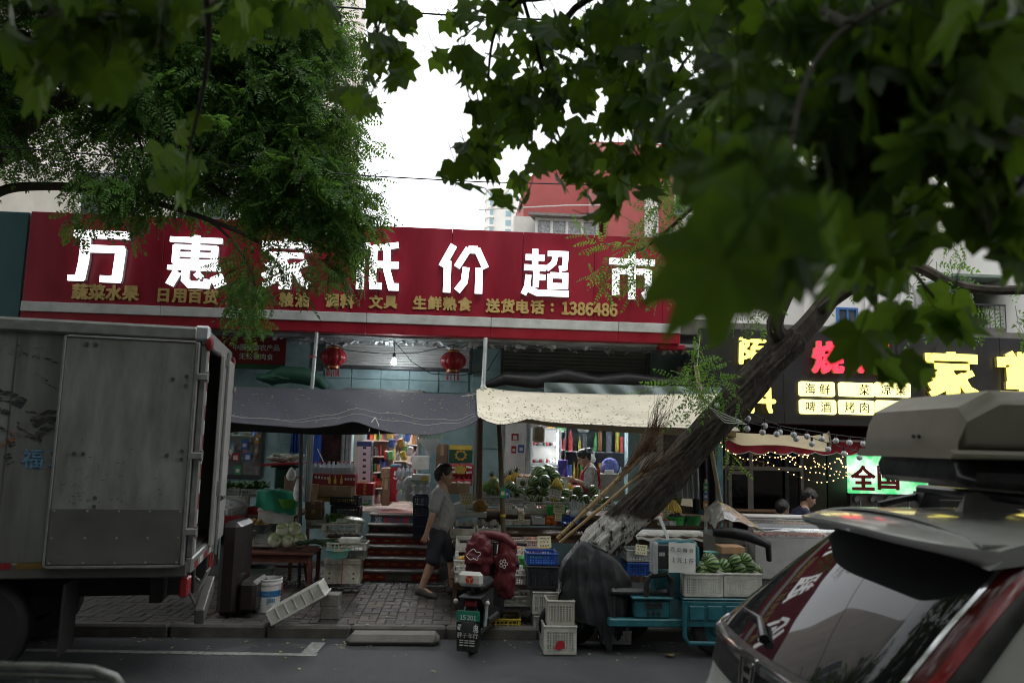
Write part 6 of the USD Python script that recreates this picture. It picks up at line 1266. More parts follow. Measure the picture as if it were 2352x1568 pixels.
# stacks by the doorway
colY = M('yellow_print', (.60, .45, .08), .5, .15, 9); colW = M('white_print', (.66, .65, .62), .5, .1, 9); colG = M('green_print', (.08, .30, .07), .5, .2, 9)
mBoxRed = M('box_red', (.36, .018, .025), .45, .12, 6); mBoxPink = M('box_pink', (.60, .47, .52), .5, .06, 6); mBoxBlue = M('box_blue', (.04, .05, .16), .5, .2, 6)
t, b_ = carton('long dark red drinks carton on the boxes left of the doorway', 717, 816, 1088, 1115, 11.9, .3, M('box_wine', (.24, .02, .025), .45, .12, 6), False)
part(t, 'bottle_print', J([xf(prism([(-.018, 0), (.018, 0), (.018, .06), (.008, .09), (.008, .12), (-.008, .12), (-.008, .09), (-.018, .06)], .001), (x, -.1515, .03), rx=90) for x in (-.06, .02, .11)]), colY, False); part(t, 'lettering', J([cb(-.26 + .045 * k, -.1505, .12 - .004 * k, .03, .002, .035) for k in range(5)] + [cb(.17 + .04 * k, -.1505, .10, .025, .002, .03) for k in range(4)]), colW, False)
mBot = CLEAR('clear_bottle', (.82, .90, .96), .35, .1); mCapR = M('cap_red', (.40, .03, .03), .4, .1, 9); mCapW = M('cap_white', (.62, .62, .66), .4, .1, 9)
def bottle_pack(label, loc, rz=0, group=None, r=None, s=1, cap=None):
    t = thing('bottle_pack', label, 'drink bottles', loc, rz)
    for i in range(4):
        for j in range(2):
            bm = part(t, 'bottle', xf(lathe([(.001, 0), (.030, .002), (.032, .02), (.032, .11), (.028, .13), (.012, .165), (.012, .175)], 12), ((i - 1.5) * .066, (j - .5) * .066, 0)), mBot)
            part(bm, 'cap', cyl(((i - 1.5) * .066, (j - .5) * .066, .175), ((i - 1.5) * .066, (j - .5) * .066, .192), .014, 10), cap)
    part(t, 'shrink_wrap', rb(-.135, .135, -.068, .068, .001, .12, .01), mFilm); return t
for i, (px, cp, w) in enumerate(((738, mCapR, 'left pack of clear bottles with red caps on the dark red carton'), (770, mCapW, 'pack of clear bottles with white caps on the dark red carton'), (793, mCapR, 'right pack of clear bottles with red caps on the dark red carton'))): bottle_pack(w, at(px, 1090 - .2 * i, 12.03), cap=cp, rz=R.uniform(-4, 4))
carton('long brown carton under the dark red drinks carton', 727, 808, 1115, 1141, 11.85, .4); carton('brown carton standing left of the long carton', 702, 730, 1112, 1152, 11.8, .3, mCard)
carton('flat yellow printed box between the cartons and black crates', 728, 806, 1142, 1152, 11.88, .3, colY, False); carton('brown carton behind the thin dark post, upper', 700, 738, 1152, 1170, 11.5, .3, mCardDark); carton('brown carton behind the thin dark post, lower', 700, 738, 1171, 1192, 11.5, .3, mCardDark)
crate('white crate under the brown cartons by the post', 702, 738, 1194, 1214, 11.45, .3, mPlasWhite, 8, 2)
crate('upper black crate left of the milk carton', 757, 824, 1141, 1160, 11.7, .4, mPlasBlack, 14, 3); crate('lower black crate left of the milk carton', 758, 826, 1162, 1192, 11.65, .4, mPlasBlack, 14, 4)
t, b_ = carton('red drinks carton with yellow characters under the pink boxes', 817, 858, 1110, 1137, 12.3, .3, mBoxRed, False, '加多宝', colY, txs=.26, vertical=True)
t, b_ = carton('white milk carton with a green swoosh on the doorstep', 822, 856, 1138, 1161, 12.3, .28, colW, False, '纯牛奶', M('milk_blue', (.10, .22, .45), .5, .1, 9), txs=.24)
part(t, 'swoosh', xf(up(prism([(-.09, .045), (-.06, .02), (0, .008), (.06, .022), (.08, .05), (.03, .035), (-.03, .035)], .0015)), (0, -.1405, 0)), colG, False)
for k in range(6):
    t, b_ = carton(('lowest pink box of the stack behind the red drinks carton', 'second pink box from the bottom of the stack', 'third pink box from the bottom of the stack', 'fourth pink box from the bottom of the stack', 'fifth pink box from the bottom of the stack', 'topmost pink box of the stack in the doorway')[k], 821 + .3 * k, 851 + .2 * k, 1109 - 14 * (k + 1) + .5, 1109 - 14 * k, 12.6, .3, mBoxPink, False, name='pink_box')
    part(t, 'black_tag', J([cb(0, -.151, b_[5] - .022, .05, .002, .035)]), mDark, False); part(t, 'black_edge', cb(b_[3] / 2 + .004, 0, b_[5] / 2, .006, .3, b_[5] * .96), mDark, False)
t, b_ = carton('dark blue box on top of the pink boxes', 819, 854, 1014, 1025, 12.6, .3, mBoxBlue, False)
st2 = part(t, 'star', J([xf(prism(Polygon([(r_ * math.cos(a), r_ * math.sin(a)) for k in range(24) for a, r_ in [(k * math.pi / 12, .11 if k % 2 else .075)]]), .003), (0, -.16, -.62), rx=90)]), colY, False)
goods = [M('goods' + str(i), c, .4, .35, 24, rnd=.2) for i, c in enumerate([(.45, .05, .05), (.5, .38, .06), (.1, .3, .1), (.08, .14, .42), (.55, .5, .45), (.45, .2, .3), (.3, .14, .06), (.25, .42, .48), (.52, .25, .05), (.1, .09, .1)])]
mShelf = M('shelf_board', (.42, .36, .30), .5, .12, 6); mShelfW = M('shelf_white', (.60, .60, .58), .4, .08, 6)
def shelves(label, x, y, w, h, levels, rz, deep=.35, n=7, name='goods_shelf', mat=None, kinds=('box', 'bottle', 'pack'), z=FLOOR, seed=1, fill=.85):
    t = thing(name, label, 'shelf', (x, y, z), rz); rr = random.Random(seed)
    part(t, 'back', rb(-w / 2, w / 2, deep - .015, deep, 0, h, .003), mat or mShelf)
    for s in (-1, 1): part(t, 'upright', rb(s * w / 2 - .012, s * w / 2 + .012, 0, deep, 0, h, .003), mat or mShelf)
    H = h / levels
    for k in range(levels):
        sp = part(t, 'shelf', rb(-w / 2 + .013, w / 2 - .013, -.0, deep - .016, k * H + .0, k * H + .02, .003), mat or mShelf)
        xx = -w / 2 + .03
        while xx < w / 2 - .07:
            kd = rr.choice(kinds); g = rr.choice(goods); ww = rr.uniform(.05, .11); hh = min(H - .05, rr.uniform(.45, .85) * H)
            if rr.random() < fill:
                c0 = (xx + ww / 2, .06 + rr.uniform(0, .03), k * H + .0205)
                if kd == 'box': m = rb(c0[0] - ww / 2 + .003, c0[0] + ww / 2 - .003, c0[1], c0[1] + .18, c0[2], c0[2] + hh, .003)
                elif kd == 'bottle': m = xf(lathe([(.001, 0), (ww * .42, 0), (ww * .44, .01), (ww * .44, hh * .6), (ww * .16, hh * .82), (ww * .16, hh)], 10), (c0[0], c0[1] + .05, c0[2]))
                else: m = lumpy(rb(c0[0] - ww / 2 + .003, c0[0] + ww / 2 - .003, c0[1] + .02, c0[1] + .08, c0[2], c0[2] + hh, .02), .02, 20, int(xx * 99))
                part(t, 'grocery', m, g)
            xx += ww + .004
    return t
shelves('tall shelf of groceries at the left inside the doorway', wx(868, 14.0), 14.3, 1.0, 1.95, 7, 62, seed=3); shelves('shelf of snacks along the pink wall inside the doorway', wx(950, 14.4), 14.6, 2.0, 2.1, 6, -80, seed=4, kinds=('pack', 'pack', 'box'))
shelves('shelf of goods at the back of the shop seen through the doorway', wx(890, 16.9), 16.7, 2.4, 2.1, 6, 0, seed=5)
shelves('shelf of tins and packs at the back of the fruit shop', wx(1298, 14.8), 14.9, .9, 2.05, 6, 0, mat=mShelfW, seed=6, kinds=('box', 'bottle', 'box')); shelves('dark steel shelf of bags and boxes behind the seated woman', wx(1395, 14.3), 14.3, 1.5, 2.0, 4, -8, mat=mSteelDark, seed=7, fill=.7)
shelves('shelf of goods seen through the left shop window', wx(555, 13.8), 13.75, 1.0, 1.9, 5, 0, seed=8, fill=.7)
for i, (px, py, l_) in enumerate(ranked([(885 + R.uniform(0, 62), 1000 + R.uniform(0, 46)) for _ in range(14)], 'bright snack bag hanging high on the right of the doorway')):
    c = at(px, py, 13.6 + R.uniform(0, .6)); t = thing('snack_bag', l_, 'snack bag', c, group='hanging snack bags', r=(R.uniform(-15, 15), R.uniform(-20, 20), R.uniform(-30, 30)))
    part(t, 'foil', lumpy(rb(-.055, .055, -.02, .02, -.08, .08, .018), .03, 14, i), goods[i % 9])
carton('tall brown carton at the right inside the doorway', 874, 898, 1075, 1098, 13.4, .4, mCard); carton('taller brown carton standing below it inside the doorway', 876, 896, 1100, 1161, 13.3, .4, mCardDark)
t, b_ = carton('red drinks cooler inside the doorway with a glass lid', 893, 918, 1074, 1152, 13.35, .5, mBoxRed, False, name='drinks_cooler', cat='cooler'); part(t, 'glass_lid', rb(-b_[3] / 2, b_[3] / 2, -.25, .25, b_[5] + .001, b_[5] + .05, .01), M('lid_blue', (.12, .20, .28), .2, .1, 9)); part(t, 'white_five', xf(text('5', .16, .002, 3), (.02, -.2505, b_[5] * .78)), colW)
for k in range(3): bottle_pack(('lowest', 'middle', 'top')[k] + ' pack of clear bottles right of the doorway', at(930, 1150 - 26 * k, 12.9), cap=mCapR if k != 2 else mBoxBlue)
t = thing('toilet_roll_pack', 'white wrapped pack of toilet rolls beside the walking man', 'paper rolls', at(957, 1150, 12.2)); part(t, 'roll', J([cyl((-.12 + .12 * i, -.02, .06 + .115 * k), (-.12 + .12 * i, .11, .06 + .115 * k), .058, 16) for i in range(3) for k in range(3)]), mCardWhite, kind='stuff'); part(t, 'wrap', lumpy(rb(-.19, .19, -.035, .13, 0, .37, .05), .03, 12, 3), mFilm)
t, b_ = carton('white and green box with a yellow price star above the toilet rolls', 946, 988, 1090, 1107, 12.15, .2, colW, False); part(t, 'star', xf(prism(Polygon([(.06 * math.cos(k * math.pi / 9) * (1 if k % 2 else .75), .045 * math.sin(k * math.pi / 9) * (1 if k % 2 else .75)) for k in range(18)]), .002), (.05, -.1005, b_[5] / 2), rx=90), colY, False); part(t, 'green_band', cb(-.02, -.1008, .02, b_[3] * .9, .001, .02), colG, False)
carton('worn white foam sheet standing behind the green and white box', 945, 986, 1047, 1078, 12.6, .06, mFoam, False, name='foam_board', cat='board')
t = thing('plastic_wrapped_stalks', 'clear plastic sleeves of stalks standing right of the doorway', 'plants', at(985, 1048, 12.7)); part(t, 'sleeve', J([sheet(lambda u, v: (.05 * (v + .25) * math.cos(u * 6.28) + sx * v * .8, .04 * (v + .25) * math.sin(u * 6.28), .27 * v + .02 * math.sin(u * 19)), 12, 4, .002) for sx in (-.15, -.05, .06, .16)]), mFilm); part(t, 'stalk', J([tube([(R.uniform(-.03, .03), 0, 0), (sx * .6 + R.uniform(-.05, .05), 0, .2), (sx + R.uniform(-.08, .08), 0, .36)], .004, 4) for sx in (-.15, -.05, .06, .16) for _ in range(6)]), M('stalk_green', (.22, .26, .14), .6, .3, 9), kind='stuff')
for k in range(4): crate(('lowest', 'second', 'third', 'topmost')[k] + ' navy crate of the stack behind the walking man', 948, 984, 1214 - 25 * k, 1238 - 25 * k, 11.1, .36, mPlasNavy, 8, 4)
t, b_ = carton('dark green and yellow printed carton right of the walking man', 1031, 1086, 1023, 1062, 12.7, .3, M('box_dark_green', (.02, .07, .04), .45, .15, 6), False); part(t, 'yellow_panel', cb(0, -.151, b_[5] * .86, b_[3] * .98, .002, b_[5] * .26), colY, False); part(t, 'gold_crest', xf(prism(Polygon([(.09 * math.cos(a) * (1 + .12 * math.sin(9 * a)), .08 * math.sin(a) * (1 + .12 * math.sin(9 * a))) for a in np.linspace(0, 6.28, 60)]).difference(Polygon([(.06 * math.cos(a), .05 * math.sin(a)) for a in np.linspace(0, 6.28, 30)])), .002), (0, -.1505, b_[5] * .42), rx=90), mGoldDull, False)
carton('red carton under the red sweet packets', 1036, 1085, 1086, 1107, 12.55, .3, mBoxRed, False, '0800', colW, txs=.22); carton('open brown box of red packets right of the walking man', 1026, 1080, 1110, 1134, 12.4, .3, mCard)
carton('dark brown carton leaning behind the white foam sheet', 1000, 1030, 1020, 1088, 12.95, .2, mCardDark)
for i in range(9):
    px, py, Y = (1043 + 17 * (i % 3), 1084 - 11 * (i // 3), 12.5) if i < 6 else (1040 + 17 * (i - 6), 1108, 12.45)
    t = thing('sweet_packet', ('lower', 'upper', 'open box')[i // 3] + ' row red sweet packet right of the walking man, ' + ORD[i % 3] + ' from the left', 'sweets', at(px, py, Y), group='red sweet packets', r=(R.uniform(-25, 5), R.uniform(-15, 15), R.uniform(-15, 15))); part(t, 'foil', lumpy(rb(-.075, .075, -.025, .025, -.055, .055, .024), .03, 16, i), mBoxRed)
    part(t, 'print', J([cb(0, -.027, .0, .09, .004, .03)]), colW, False)
st3 = thing('price_star', 'yellow star shaped price card below the red packets', 'price card', at(1057, 1078, 12.3)); part(st3, 'card', up(prism(Polygon([(.11 * math.cos(k * math.pi / 12) * (1 if k % 2 else .75), .075 * math.sin(k * math.pi / 12) * (1 if k % 2 else .75)) for k in range(24)]), .003)), colY)
# fruit shop fittings
fx, fz, fw2, fh = fit(1219, 1290, 980, 1066, 14.2)
fg2 = thing('lit_cooler', 'white lit display cooler with round jars behind the watermelons', 'display cooler', (fx, 14.2, fz - .02))
part(fg2, 'case', J([bx(-fw2 / 2, fw2 / 2, .38, .40, 0, fh), bx(-fw2 / 2, -fw2 / 2 + .03, 0, .379, 0, fh), bx(fw2 / 2 - .05, fw2 / 2, 0, .379, 0, fh), bx(-fw2 / 2 + .031, fw2 / 2 - .051, 0, .379, fh - .03, fh), bx(-fw2 / 2 + .031, fw2 / 2 - .051, 0, .379, 0, .03)]), mFrameWhite, False)
part(fg2, 'glass_shelf', J([bx(-fw2 / 2 + .031, fw2 / 2 - .052, .01, .37, fh * k, fh * k + .012) for k in (.03, .50)]), mShelfW, False)
part(fg2, 'tube', cyl((fw2 / 2 - .07, .03, .05), (fw2 / 2 - .07, .03, fh - .08), .014, 10), EM('cooler_tube', (.95, .98, 1), 28))
rr = random.Random(4)
for lev in (.06, .52):
    for k in range(8): part(fg2, 'jar', ball(.034, 2, (-fw2 / 2 + .07 + .065 * k * .9, .1 + rr.uniform(0, .1), fh * lev + .036)), rr.choice([goods[0], goods[4], goods[9], goods[7], mShelfW, goods[0]]))
crate('grey crate under the lit cooler', 1222, 1290, 1071, 1094, 13.9, .4, mPlasGrey, 18, 3); carton('white chest with a dark purple cover under the grey crate', 1232, 1288, 1104, 1122, 13.6, .4, mShelfW, False, name='chest', cat='chest'); t = thing('purple_cloth', 'dark purple cloth over the white chest', 'cloth', at(1258, 1103, 13.55)); part(t, 'cloth', lumpy(rb(-.22, .22, 0, .4, 0, .09, .03), .03, 9), M('purple_cloth_stuff', (.10, .012, .09), .7, .3, 9))
carton('purple and white sack standing right of the cooler', 1283, 1304, 1056, 1094, 13.85, .2, M('sack_purple', (.05, .03, .20), .6, .15, 8), False, name='goods_sack', cat='sack'); crate('cream pierced crate standing beside the seated woman', 1286, 1308, 1096, 1126, 13.3, .3, mPlasWhite, 5, 7)
carton('pale cloth covered table behind the red bag', 1378, 1442, 1088, 1150, 13.5, .4, M('grey_cloth', (.32, .31, .28), .8, .15, 6), False, name='covered_table', cat='table'); t = thing('lilac_cloth', 'bundled lilac cloth on the covered table', 'cloth', at(1400, 1084, 13.7)); part(t, 'cloth', lumpy(ball(.14, 3, (0, 0, .1), (1.1, .7, 1.0)), .10, 9, 2), M('lilac', (.13, .13, .36), .8, .2, 9)); carton('small white printed box on the covered table', 1390, 1410, 1079, 1088, 13.55, .12, colW, False)
t = thing('cushion_bag', 'white sack and brown paper bag hung at the top of the fruit shop opening', 'bag', at(1237, 992, 13.3)); part(t, 'paper', lumpy(rb(-.1, .1, -.05, .05, -.17, .10, .03), .03, 10, 4), M('brown_paper', (.32, .24, .16), .8, .15, 9))
for px, w, lab in ((1340, .20, 'white enamel pots stacked on the high shelf of the fruit shop'),): t = thing('stacked_pots', lab, 'pots', at(px, 992, 13.9)); part(t, 'pot', J([xf(lathe([(.08, 0), (.12, .10), (.125, .10), (.09, .01)], 20), (0, 0, .03 * k)) for k in range(5)]), mShelfW)
def sticker(label, px, py, Y, w, h, col, name='payment_card'):
    c = at(px, py, Y); t = thing(name, label, 'card', c); part(t, 'card', rb(-w / 2, w / 2, -.003, .003, -h / 2, h / 2, .002), col); part(t, 'white_square', rb(-w * .28, w * .28, -.0045, -.0031, -w * .35, w * .21, .0005), colW); return t
cB, cR, cG, cO = M('card_blue', (.05, .14, .45), .4, .1, 9), M('card_red', (.42, .03, .05), .4, .1, 9), M('card_green', (.05, .28, .10), .4, .1, 9), M('card_orange', (.5, .25, .05), .4, .1, 9)
for px, py, Y, w, h, col, lab in ((562, 1021, WY, .10, .16, cB, 'blue payment card high on the left shop window'), (541, 1049, WY, .13, .12, cR, 'red payment card on the left shop window'), (569, 1048, WY, .13, .12, cB, 'wide blue payment card on the left shop window'), (546, 1079, WY - .05, .10, .14, cG, 'green payment card at the foot of the left shop window'), (591, 1007, WY, .07, .16, cO, 'orange payment card beside the red curtain'),
    (1197, 1030, WY, .10, .13, cB, 'blue payment card on the narrow shop window'), (1180, 1032, WY, .08, .12, cR, 'red payment card on the narrow shop window'), (1183, 1003, WY, .12, .11, cR, 'dark red notice high on the narrow shop window'), (1155, 1131, 10.25, .08, .13, cG, 'green payment card tied to the bamboo post'), (1164, 1133, 10.3, .06, .12, cB, 'blue payment card tied beside the green one on the bamboo post'),
    (1621, 1118, 10.6, .07, .10, cG, 'green payment card at the top of the strip on the right hand post'), (1621, 1139, 10.6, .07, .09, cB, 'blue payment card in the strip on the right hand post'), (1621, 1158, 10.6, .07, .10, cO, 'pale payment card at the foot of the strip on the right hand post')): sticker(lab, px, py, Y, w, h, col)
pole('thin grey post at the right end of the fruit stall', at(1621, 1100, 10.64), (at(1621, 1250, 10.64)[0], 10.64, PV), .02, mSteel)
sticker('white notice board on the door right of the fruit shop', 1496, 1030, WY - .06, .40, .9, mFrameWhite, 'white_door'); c = at(1494, 1030, WY - .10); solo('door_plate', 'small black plate with pale characters on the white door', 'sign', J([rb(-.11, .11, 0, .006, -.055, .055, .002)]), mDark, (c[0], WY - .08, c[2]))
solo('dark_poster', 'dark drinks poster between the left window and the doorway', 'poster', rb(wx(738), wx(784), WY - .012, WY - .002, wz(760, 1066), wz(760, 975), .002), M('poster_dark', (.03, .012, .012), .35, .6, 6, c3=(.10, .02, .02)), smooth=False)
carton('blue locker standing left of the dark poster', 716, 736, 980, 1065, 12.95, .2, M('locker_blue', (.02, .07, .32), .4, .1, 6), False, name='blue_locker', cat='locker'); wire('silver mop handle leaning by the blue locker', [at(729, 1030, 12.7), at(752, 1080, 12.6)], .009, mSteel, 'mop_handle')
cl0, cl1 = X(1452, 10.6), X(1640, 10.6)
t = thing('white_cloth', 'white plastic cloth spread on the right hand stand', 'cloth', (0, 0, 0)); part(t, 'cloth', lumpy(sheet(lambda u, v: (cl0 + (cl1 - cl0) * u, 10.30 + .8 * v, .906 + .012 * math.sin(u * 30) * (1 - v) - (.05 * (1 - 8 * v) if v < .12 else 0)), 40, 14, .003), .01, 12), mFoam, 60)
for px, Y, lab in ((1560, 11.0, 'cream paper leaning behind the grapes'),): solo('paper_sheet', lab, 'paper', up(prism([(-.12, -.12), (.15, -.15), (.14, .10), (-.05, .14)], .004)), mCardYel, at(1580, 1140, 11.3), rz=15)
# people
mSkin = M('skin', (.36, .215, .145), .55, .10, 9, c2=(.31, .175, .115)); mSkinF = M('skin_pale', (.46, .30, .215), .55, .08, 9, c2=(.40, .25, .18)); mHair = M('black_hair', (.012, .011, .011), .5, .3, 30, bump=.4, bscale=120)
mLip = M('lips', (.26, .09, .08), .5, .1, 9); mEye = M('eye_dark', (.02, .015, .012), .2, .1, 9)
def unit(v): v = np.asarray(v, float); return v / (np.linalg.norm(v) + 1e-12)
def hand_bones(J_, B_, tag_, w, d, nrm, side, curl=.8, sc=1.0):
    """palm and five unequal fingers from wrist w along d, nrm out of the back of the hand, thumb towards side"""
    d, nrm = unit(d), unit(nrm); s = unit(side)
    J_[tag_ + 'w'] = (w, .026 * sc); k = w + d * .085 * sc
    for i, (o, L) in enumerate(((.030, .072), (.010, .080), (-.010, .074), (-.029, .058))):
        b = k + s * o * sc; J_[f'{tag_}p{i}'] = (b, .0115 * sc); c1, c2_ = curl * .6, curl * 1.7
        m = b + (d * math.cos(c1) - nrm * math.sin(c1)) * L * .5 * sc; e = m + (d * math.cos(c2_) - nrm * math.sin(c2_)) * L * .5 * sc
        J_[f'{tag_}m{i}'] = (m, .0095 * sc); J_[f'{tag_}e{i}'] = (e, .0085 * sc); B_ += [(f'{tag_}p{i}', f'{tag_}m{i}'), (f'{tag_}m{i}', f'{tag_}e{i}')]
    B_.append((tag_ + 'w', tag_ + 'p0', tag_ + 'p1', tag_ + 'p2', tag_ + 'p3'))
    t0 = w + d * .03 * sc + s * .028 * sc; t1 = t0 + unit(d * .7 + s * .7) * .035 * sc; t2 = t1 + unit(d + s * .1 - nrm * curl) * .03 * sc
    J_[tag_ + 't0'] = (t0, .013 * sc); J_[tag_ + 't1'] = (t1, .011 * sc); J_[tag_ + 't2'] = (t2, .009 * sc); B_ += [(tag_ + 'w', tag_ + 't0'), (tag_ + 't0', tag_ + 't1'), (tag_ + 't1', tag_ + 't2')]
def human(label, base, P, face, shirt, trousers, skin, hair='short', shoes=None, female=False, sleeve=.5, leg_cut=.9, edge=.016, group=None, extra=None):
    """P: joints in metres relative to base; one skin over the skeleton, clothes as shells over it"""
    V = lambda k: np.array(P[k], float); t = thing('person', label, 'person', base, group=group)
    f = unit([face[0], face[1], 0]); up_ = unit(np.array([face[0] * -face[2], face[1] * -face[2], 1.0])); fd = unit(face); lf = unit(np.cross(up_, fd)); up_ = np.cross(fd, lf)
    H = V('head'); Jt = {'h0': (H, .094), 'h1': (H + up_ * .035 - fd * .02, .096), 'jaw': (H - up_ * .085 + fd * .035, .048), 'chin': (H - up_ * .105 + fd * .062, .022), 'nk0': (H - up_ * .06 - fd * .03, .058), 'nk1': (V('neck'), .062),
         'nb': (H + fd * .088 - up_ * .005, .010), 'nt': (H + fd * .112 - up_ * .038, .013), 'br': (H + fd * .07 + up_ * .03, .03), 'mo': (H + fd * .078 - up_ * .066, .022)}
    for s, n in ((1, 'l'), (-1, 'r')):
        Jt['ck' + n] = (H + fd * .055 + lf * s * .042 - up_ * .035, .034); Jt['er' + n] = (H + lf * s * .088 - up_ * .01 - fd * .005, .014); Jt['et' + n] = (H + lf * s * .092 + up_ * .02 - fd * .018, .013)
    B = [('h0', 'h1', 'br'), ('h0', 'jaw', 'ckl', 'ckr', 'mo'), ('jaw', 'chin', 'mo'), ('nb', 'nt'), ('nk0', 'nk1'), ('erl', 'etl'), ('err', 'etr')]
    sw = 1.0 if not female else .92
    for k, r in (('chest', .125 * sw), ('belly', P.get('belly_r', .115)), ('pelvis', .125)): Jt[k] = (V(k), r)
    wd = unit(V('sl') - V('sr'))
    for k, o, r in (('chest', .075, .105 * sw), ('belly', .06, .10), ('pelvis', .065, .11)):
        for s, n in ((1, 'l'), (-1, 'r')): Jt[k + n] = (V(k) + wd * s * o, r)
    for n in 'lr':
        Jt['s' + n] = (V('s' + n), .058 * sw); Jt['e' + n] = (V('e' + n), .040 * sw); Jt['f' + n] = (lerp(V('e' + n), V('w' + n), .3), .040 * sw); Jt['w' + n] = (V('w' + n), .027)
        Jt['hp' + n] = (V('hp' + n), .088); Jt['k' + n] = (V('k' + n), .056); Jt['c' + n] = (lerp(V('k' + n), V('a' + n), .3) , .054); Jt['a' + n] = (V('a' + n), .038); Jt['t' + n] = (V('t' + n), .035); Jt['hl' + n] = (V('a' + n) + [0, 0, -.05] - .04 * unit(V('t' + n) - V('a' + n)), .034)
        B += [('s' + n, 'e' + n), ('e' + n, 'f' + n), ('f' + n, 'w' + n), ('hp' + n, 'k' + n), ('k' + n, 'c' + n), ('c' + n, 'a' + n), ('a' + n, 'hl' + n), ('a' + n, 't' + n), ('hl' + n, 't' + n)]
        d = V('w' + n) - V('e' + n); hd = P.get('hand' + n, unit(d)); nm = P.get('back' + n, wd * (1 if n == 'l' else -1)); hand_bones(Jt, B, 'H' + n, V('w' + n) + unit(hd) * .01, hd, nm, np.cross(unit(hd), unit(nm)) * P.get('thumb' + n, 1), P.get('curl' + n, .8))
    B += [('chestl', 'chestr', 'sl', 'sr'), ('nk1', 'chest', 'sl', 'sr'), ('chestl', 'chestr', 'bellyl', 'bellyr', 'belly'), ('bellyl', 'bellyr', 'pelvisl', 'pelvisr', 'belly'), ('pelvisl', 'pelvisr', 'hpl', 'hpr')]
    part(t, 'body', blob(Jt, B, edge, 6), skin, True)
    for s in (1, -1):
        e = H + fd * .088 + lf * s * .032 + up_ * .004; part(t, 'eye', ball(.010, 1, e, (1, 1, .7)), mEye, True); part(t, 'eyebrow', tube([e + up_ * .022 - lf * s * .016, e + up_ * .027 + fd * .003, e + up_ * .020 + lf * s * .018 - fd * .008], .004, 5), mHair)
    part(t, 'mouth', tube([H + fd * .088 - up_ * .070 + lf * .022, H + fd * .101 - up_ * .068, H + fd * .088 - up_ * .070 - lf * .022], .006, 6), mLip)
    hj = {'a': (H + up_ * .045 - fd * .022, .104), 'b': (H + up_ * .02 - fd * .055, .090), 'c': (H - up_ * .03 - fd * .062, .068), 'd': (H + up_ * .085 + fd * .025, .055), 'el': (H + lf * .062 + up_ * .035 + fd * .015, .045), 'er': (H - lf * .062 + up_ * .035 + fd * .015, .045)}
    hb = [('a', 'b', 'd'), ('b', 'c'), ('a', 'el'), ('a', 'er'), ('el', 'd'), ('er', 'd')]
    if hair == 'bun': hj['bun'] = (H + up_ * .06 - fd * .15, .05); hb.append(('b', 'bun'))
    if hair == 'fringe': hj['fr'] = (H + up_ * .07 + fd * .085, .03); hb += [('d', 'fr'), ('el', 'fr'), ('er', 'fr')]
    part(t, 'hair', lumpy(blob(hj, hb, .018, 4), .018, 40, 2), mHair, True)
    g = lambda k, a: (Jt[k][0], Jt[k][1] + a)
    sj = {k: g(k, .016) for k in ('chest', 'chestl', 'chestr', 'belly', 'bellyl', 'bellyr', 'sl', 'sr')}; sj['pl'] = (lerp(V('belly'), V('pelvis'), .75) + wd * .07, .128); sj['pr'] = (lerp(V('belly'), V('pelvis'), .75) - wd * .07, .128); sj['nk'] = (V('neck') - up_ * .05 - fd * .01, .072)
    sb = [('chestl', 'chestr', 'sl', 'sr'), ('nk', 'sl', 'sr', 'chest'), ('chestl', 'chestr', 'bellyl', 'bellyr', 'belly'), ('bellyl', 'bellyr', 'belly', 'pl', 'pr')]
    for n in 'lr': sj['v' + n] = (lerp(V('s' + n), V('e' + n), min(1, sleeve * 1.6)), .066); sb.append(('s' + n, 'v' + n))
    part(t, 'shirt', lumpy(lumpy(blob(sj, sb, .016, 4), .024, 9, 3), .022, 20, 6), shirt, True)
    tj = {k: g(k, .014) for k in ('pelvis', 'pelvisl', 'pelvisr', 'hpl', 'hpr')}; tb = [('pelvisl', 'pelvisr', 'hpl', 'hpr')]
    for n in 'lr':
        if leg_cut < 1: tj['u' + n] = (lerp(V('hp' + n), V('k' + n), leg_cut), .088); tb.append(('hp' + n, 'u' + n))
        else: tj['k' + n] = (V('k' + n), .072); tj['a' + n] = (lerp(V('k' + n), V('a' + n), .85), .056); tb += [('hp' + n, 'k' + n), ('k' + n, 'a' + n)]
    part(t, 'trousers', lumpy(blob(tj, tb, .02, 4), .02, 9, 4), trousers, True)
    for n in 'lr':
        a, q_ = V('a' + n), V('t' + n); part(t, 'shoe', lumpy(blob({'a': (a + [0, 0, -.015], .048), 'h': (Jt['hl' + n][0] , .047), 'm': (lerp(a, q_, .6) + [0, 0, -.02], .046), 't': (q_ + .03 * unit(q_ - a), .042)}, [('a', 'h', 'm'), ('h', 'm', 't')], .014, 4), .006, 30), shoes or mDark, True)
    return t
b0 = at(1003, 1352, 10.3); b0[2] = PV
man = {'head': (.055, 0, 1.50), 'neck': (.02, 0, 1.36), 'chest': (.0, 0, 1.19), 'belly': (.045, 0, 1.00), 'belly_r': .150, 'pelvis': (.0, 0, .84), 'sl': (.01, .185, 1.285), 'sr': (-.01, -.185, 1.285), 'el': (.06, .27, 1.02), 'er': (-.075, -.265, 1.03), 'wl': (.13, .24, .82), 'wr': (-.145, -.235, .80),
       'hpl': (.015, .09, .78), 'hpr': (-.01, -.09, .78), 'kl': (.17, .10, .46), 'kr': (-.07, -.10, .44), 'al': (.20, .10, .10), 'ar': (-.19, -.10, .11), 'tl': (.33, .11, .045), 'tr': (-.05, -.11, .04), 'curlr': 1.1, 'curll': 1.0, 'thumbr': -1}
human('middle aged man in a grey T-shirt and black shorts walking past the steps', b0, man, (1, -.05, -.08), M('grey_shirt', (.17, .165, .16), .85, .08, 9, sheen=.2), M('black_shorts', (.018, .019, .026), .8, .2, 9), mSkin, 'short', M('dark_shoe', (.06, .05, .05), .7, .3, 12), leg_cut=.92, edge=.013, sleeve=.48)
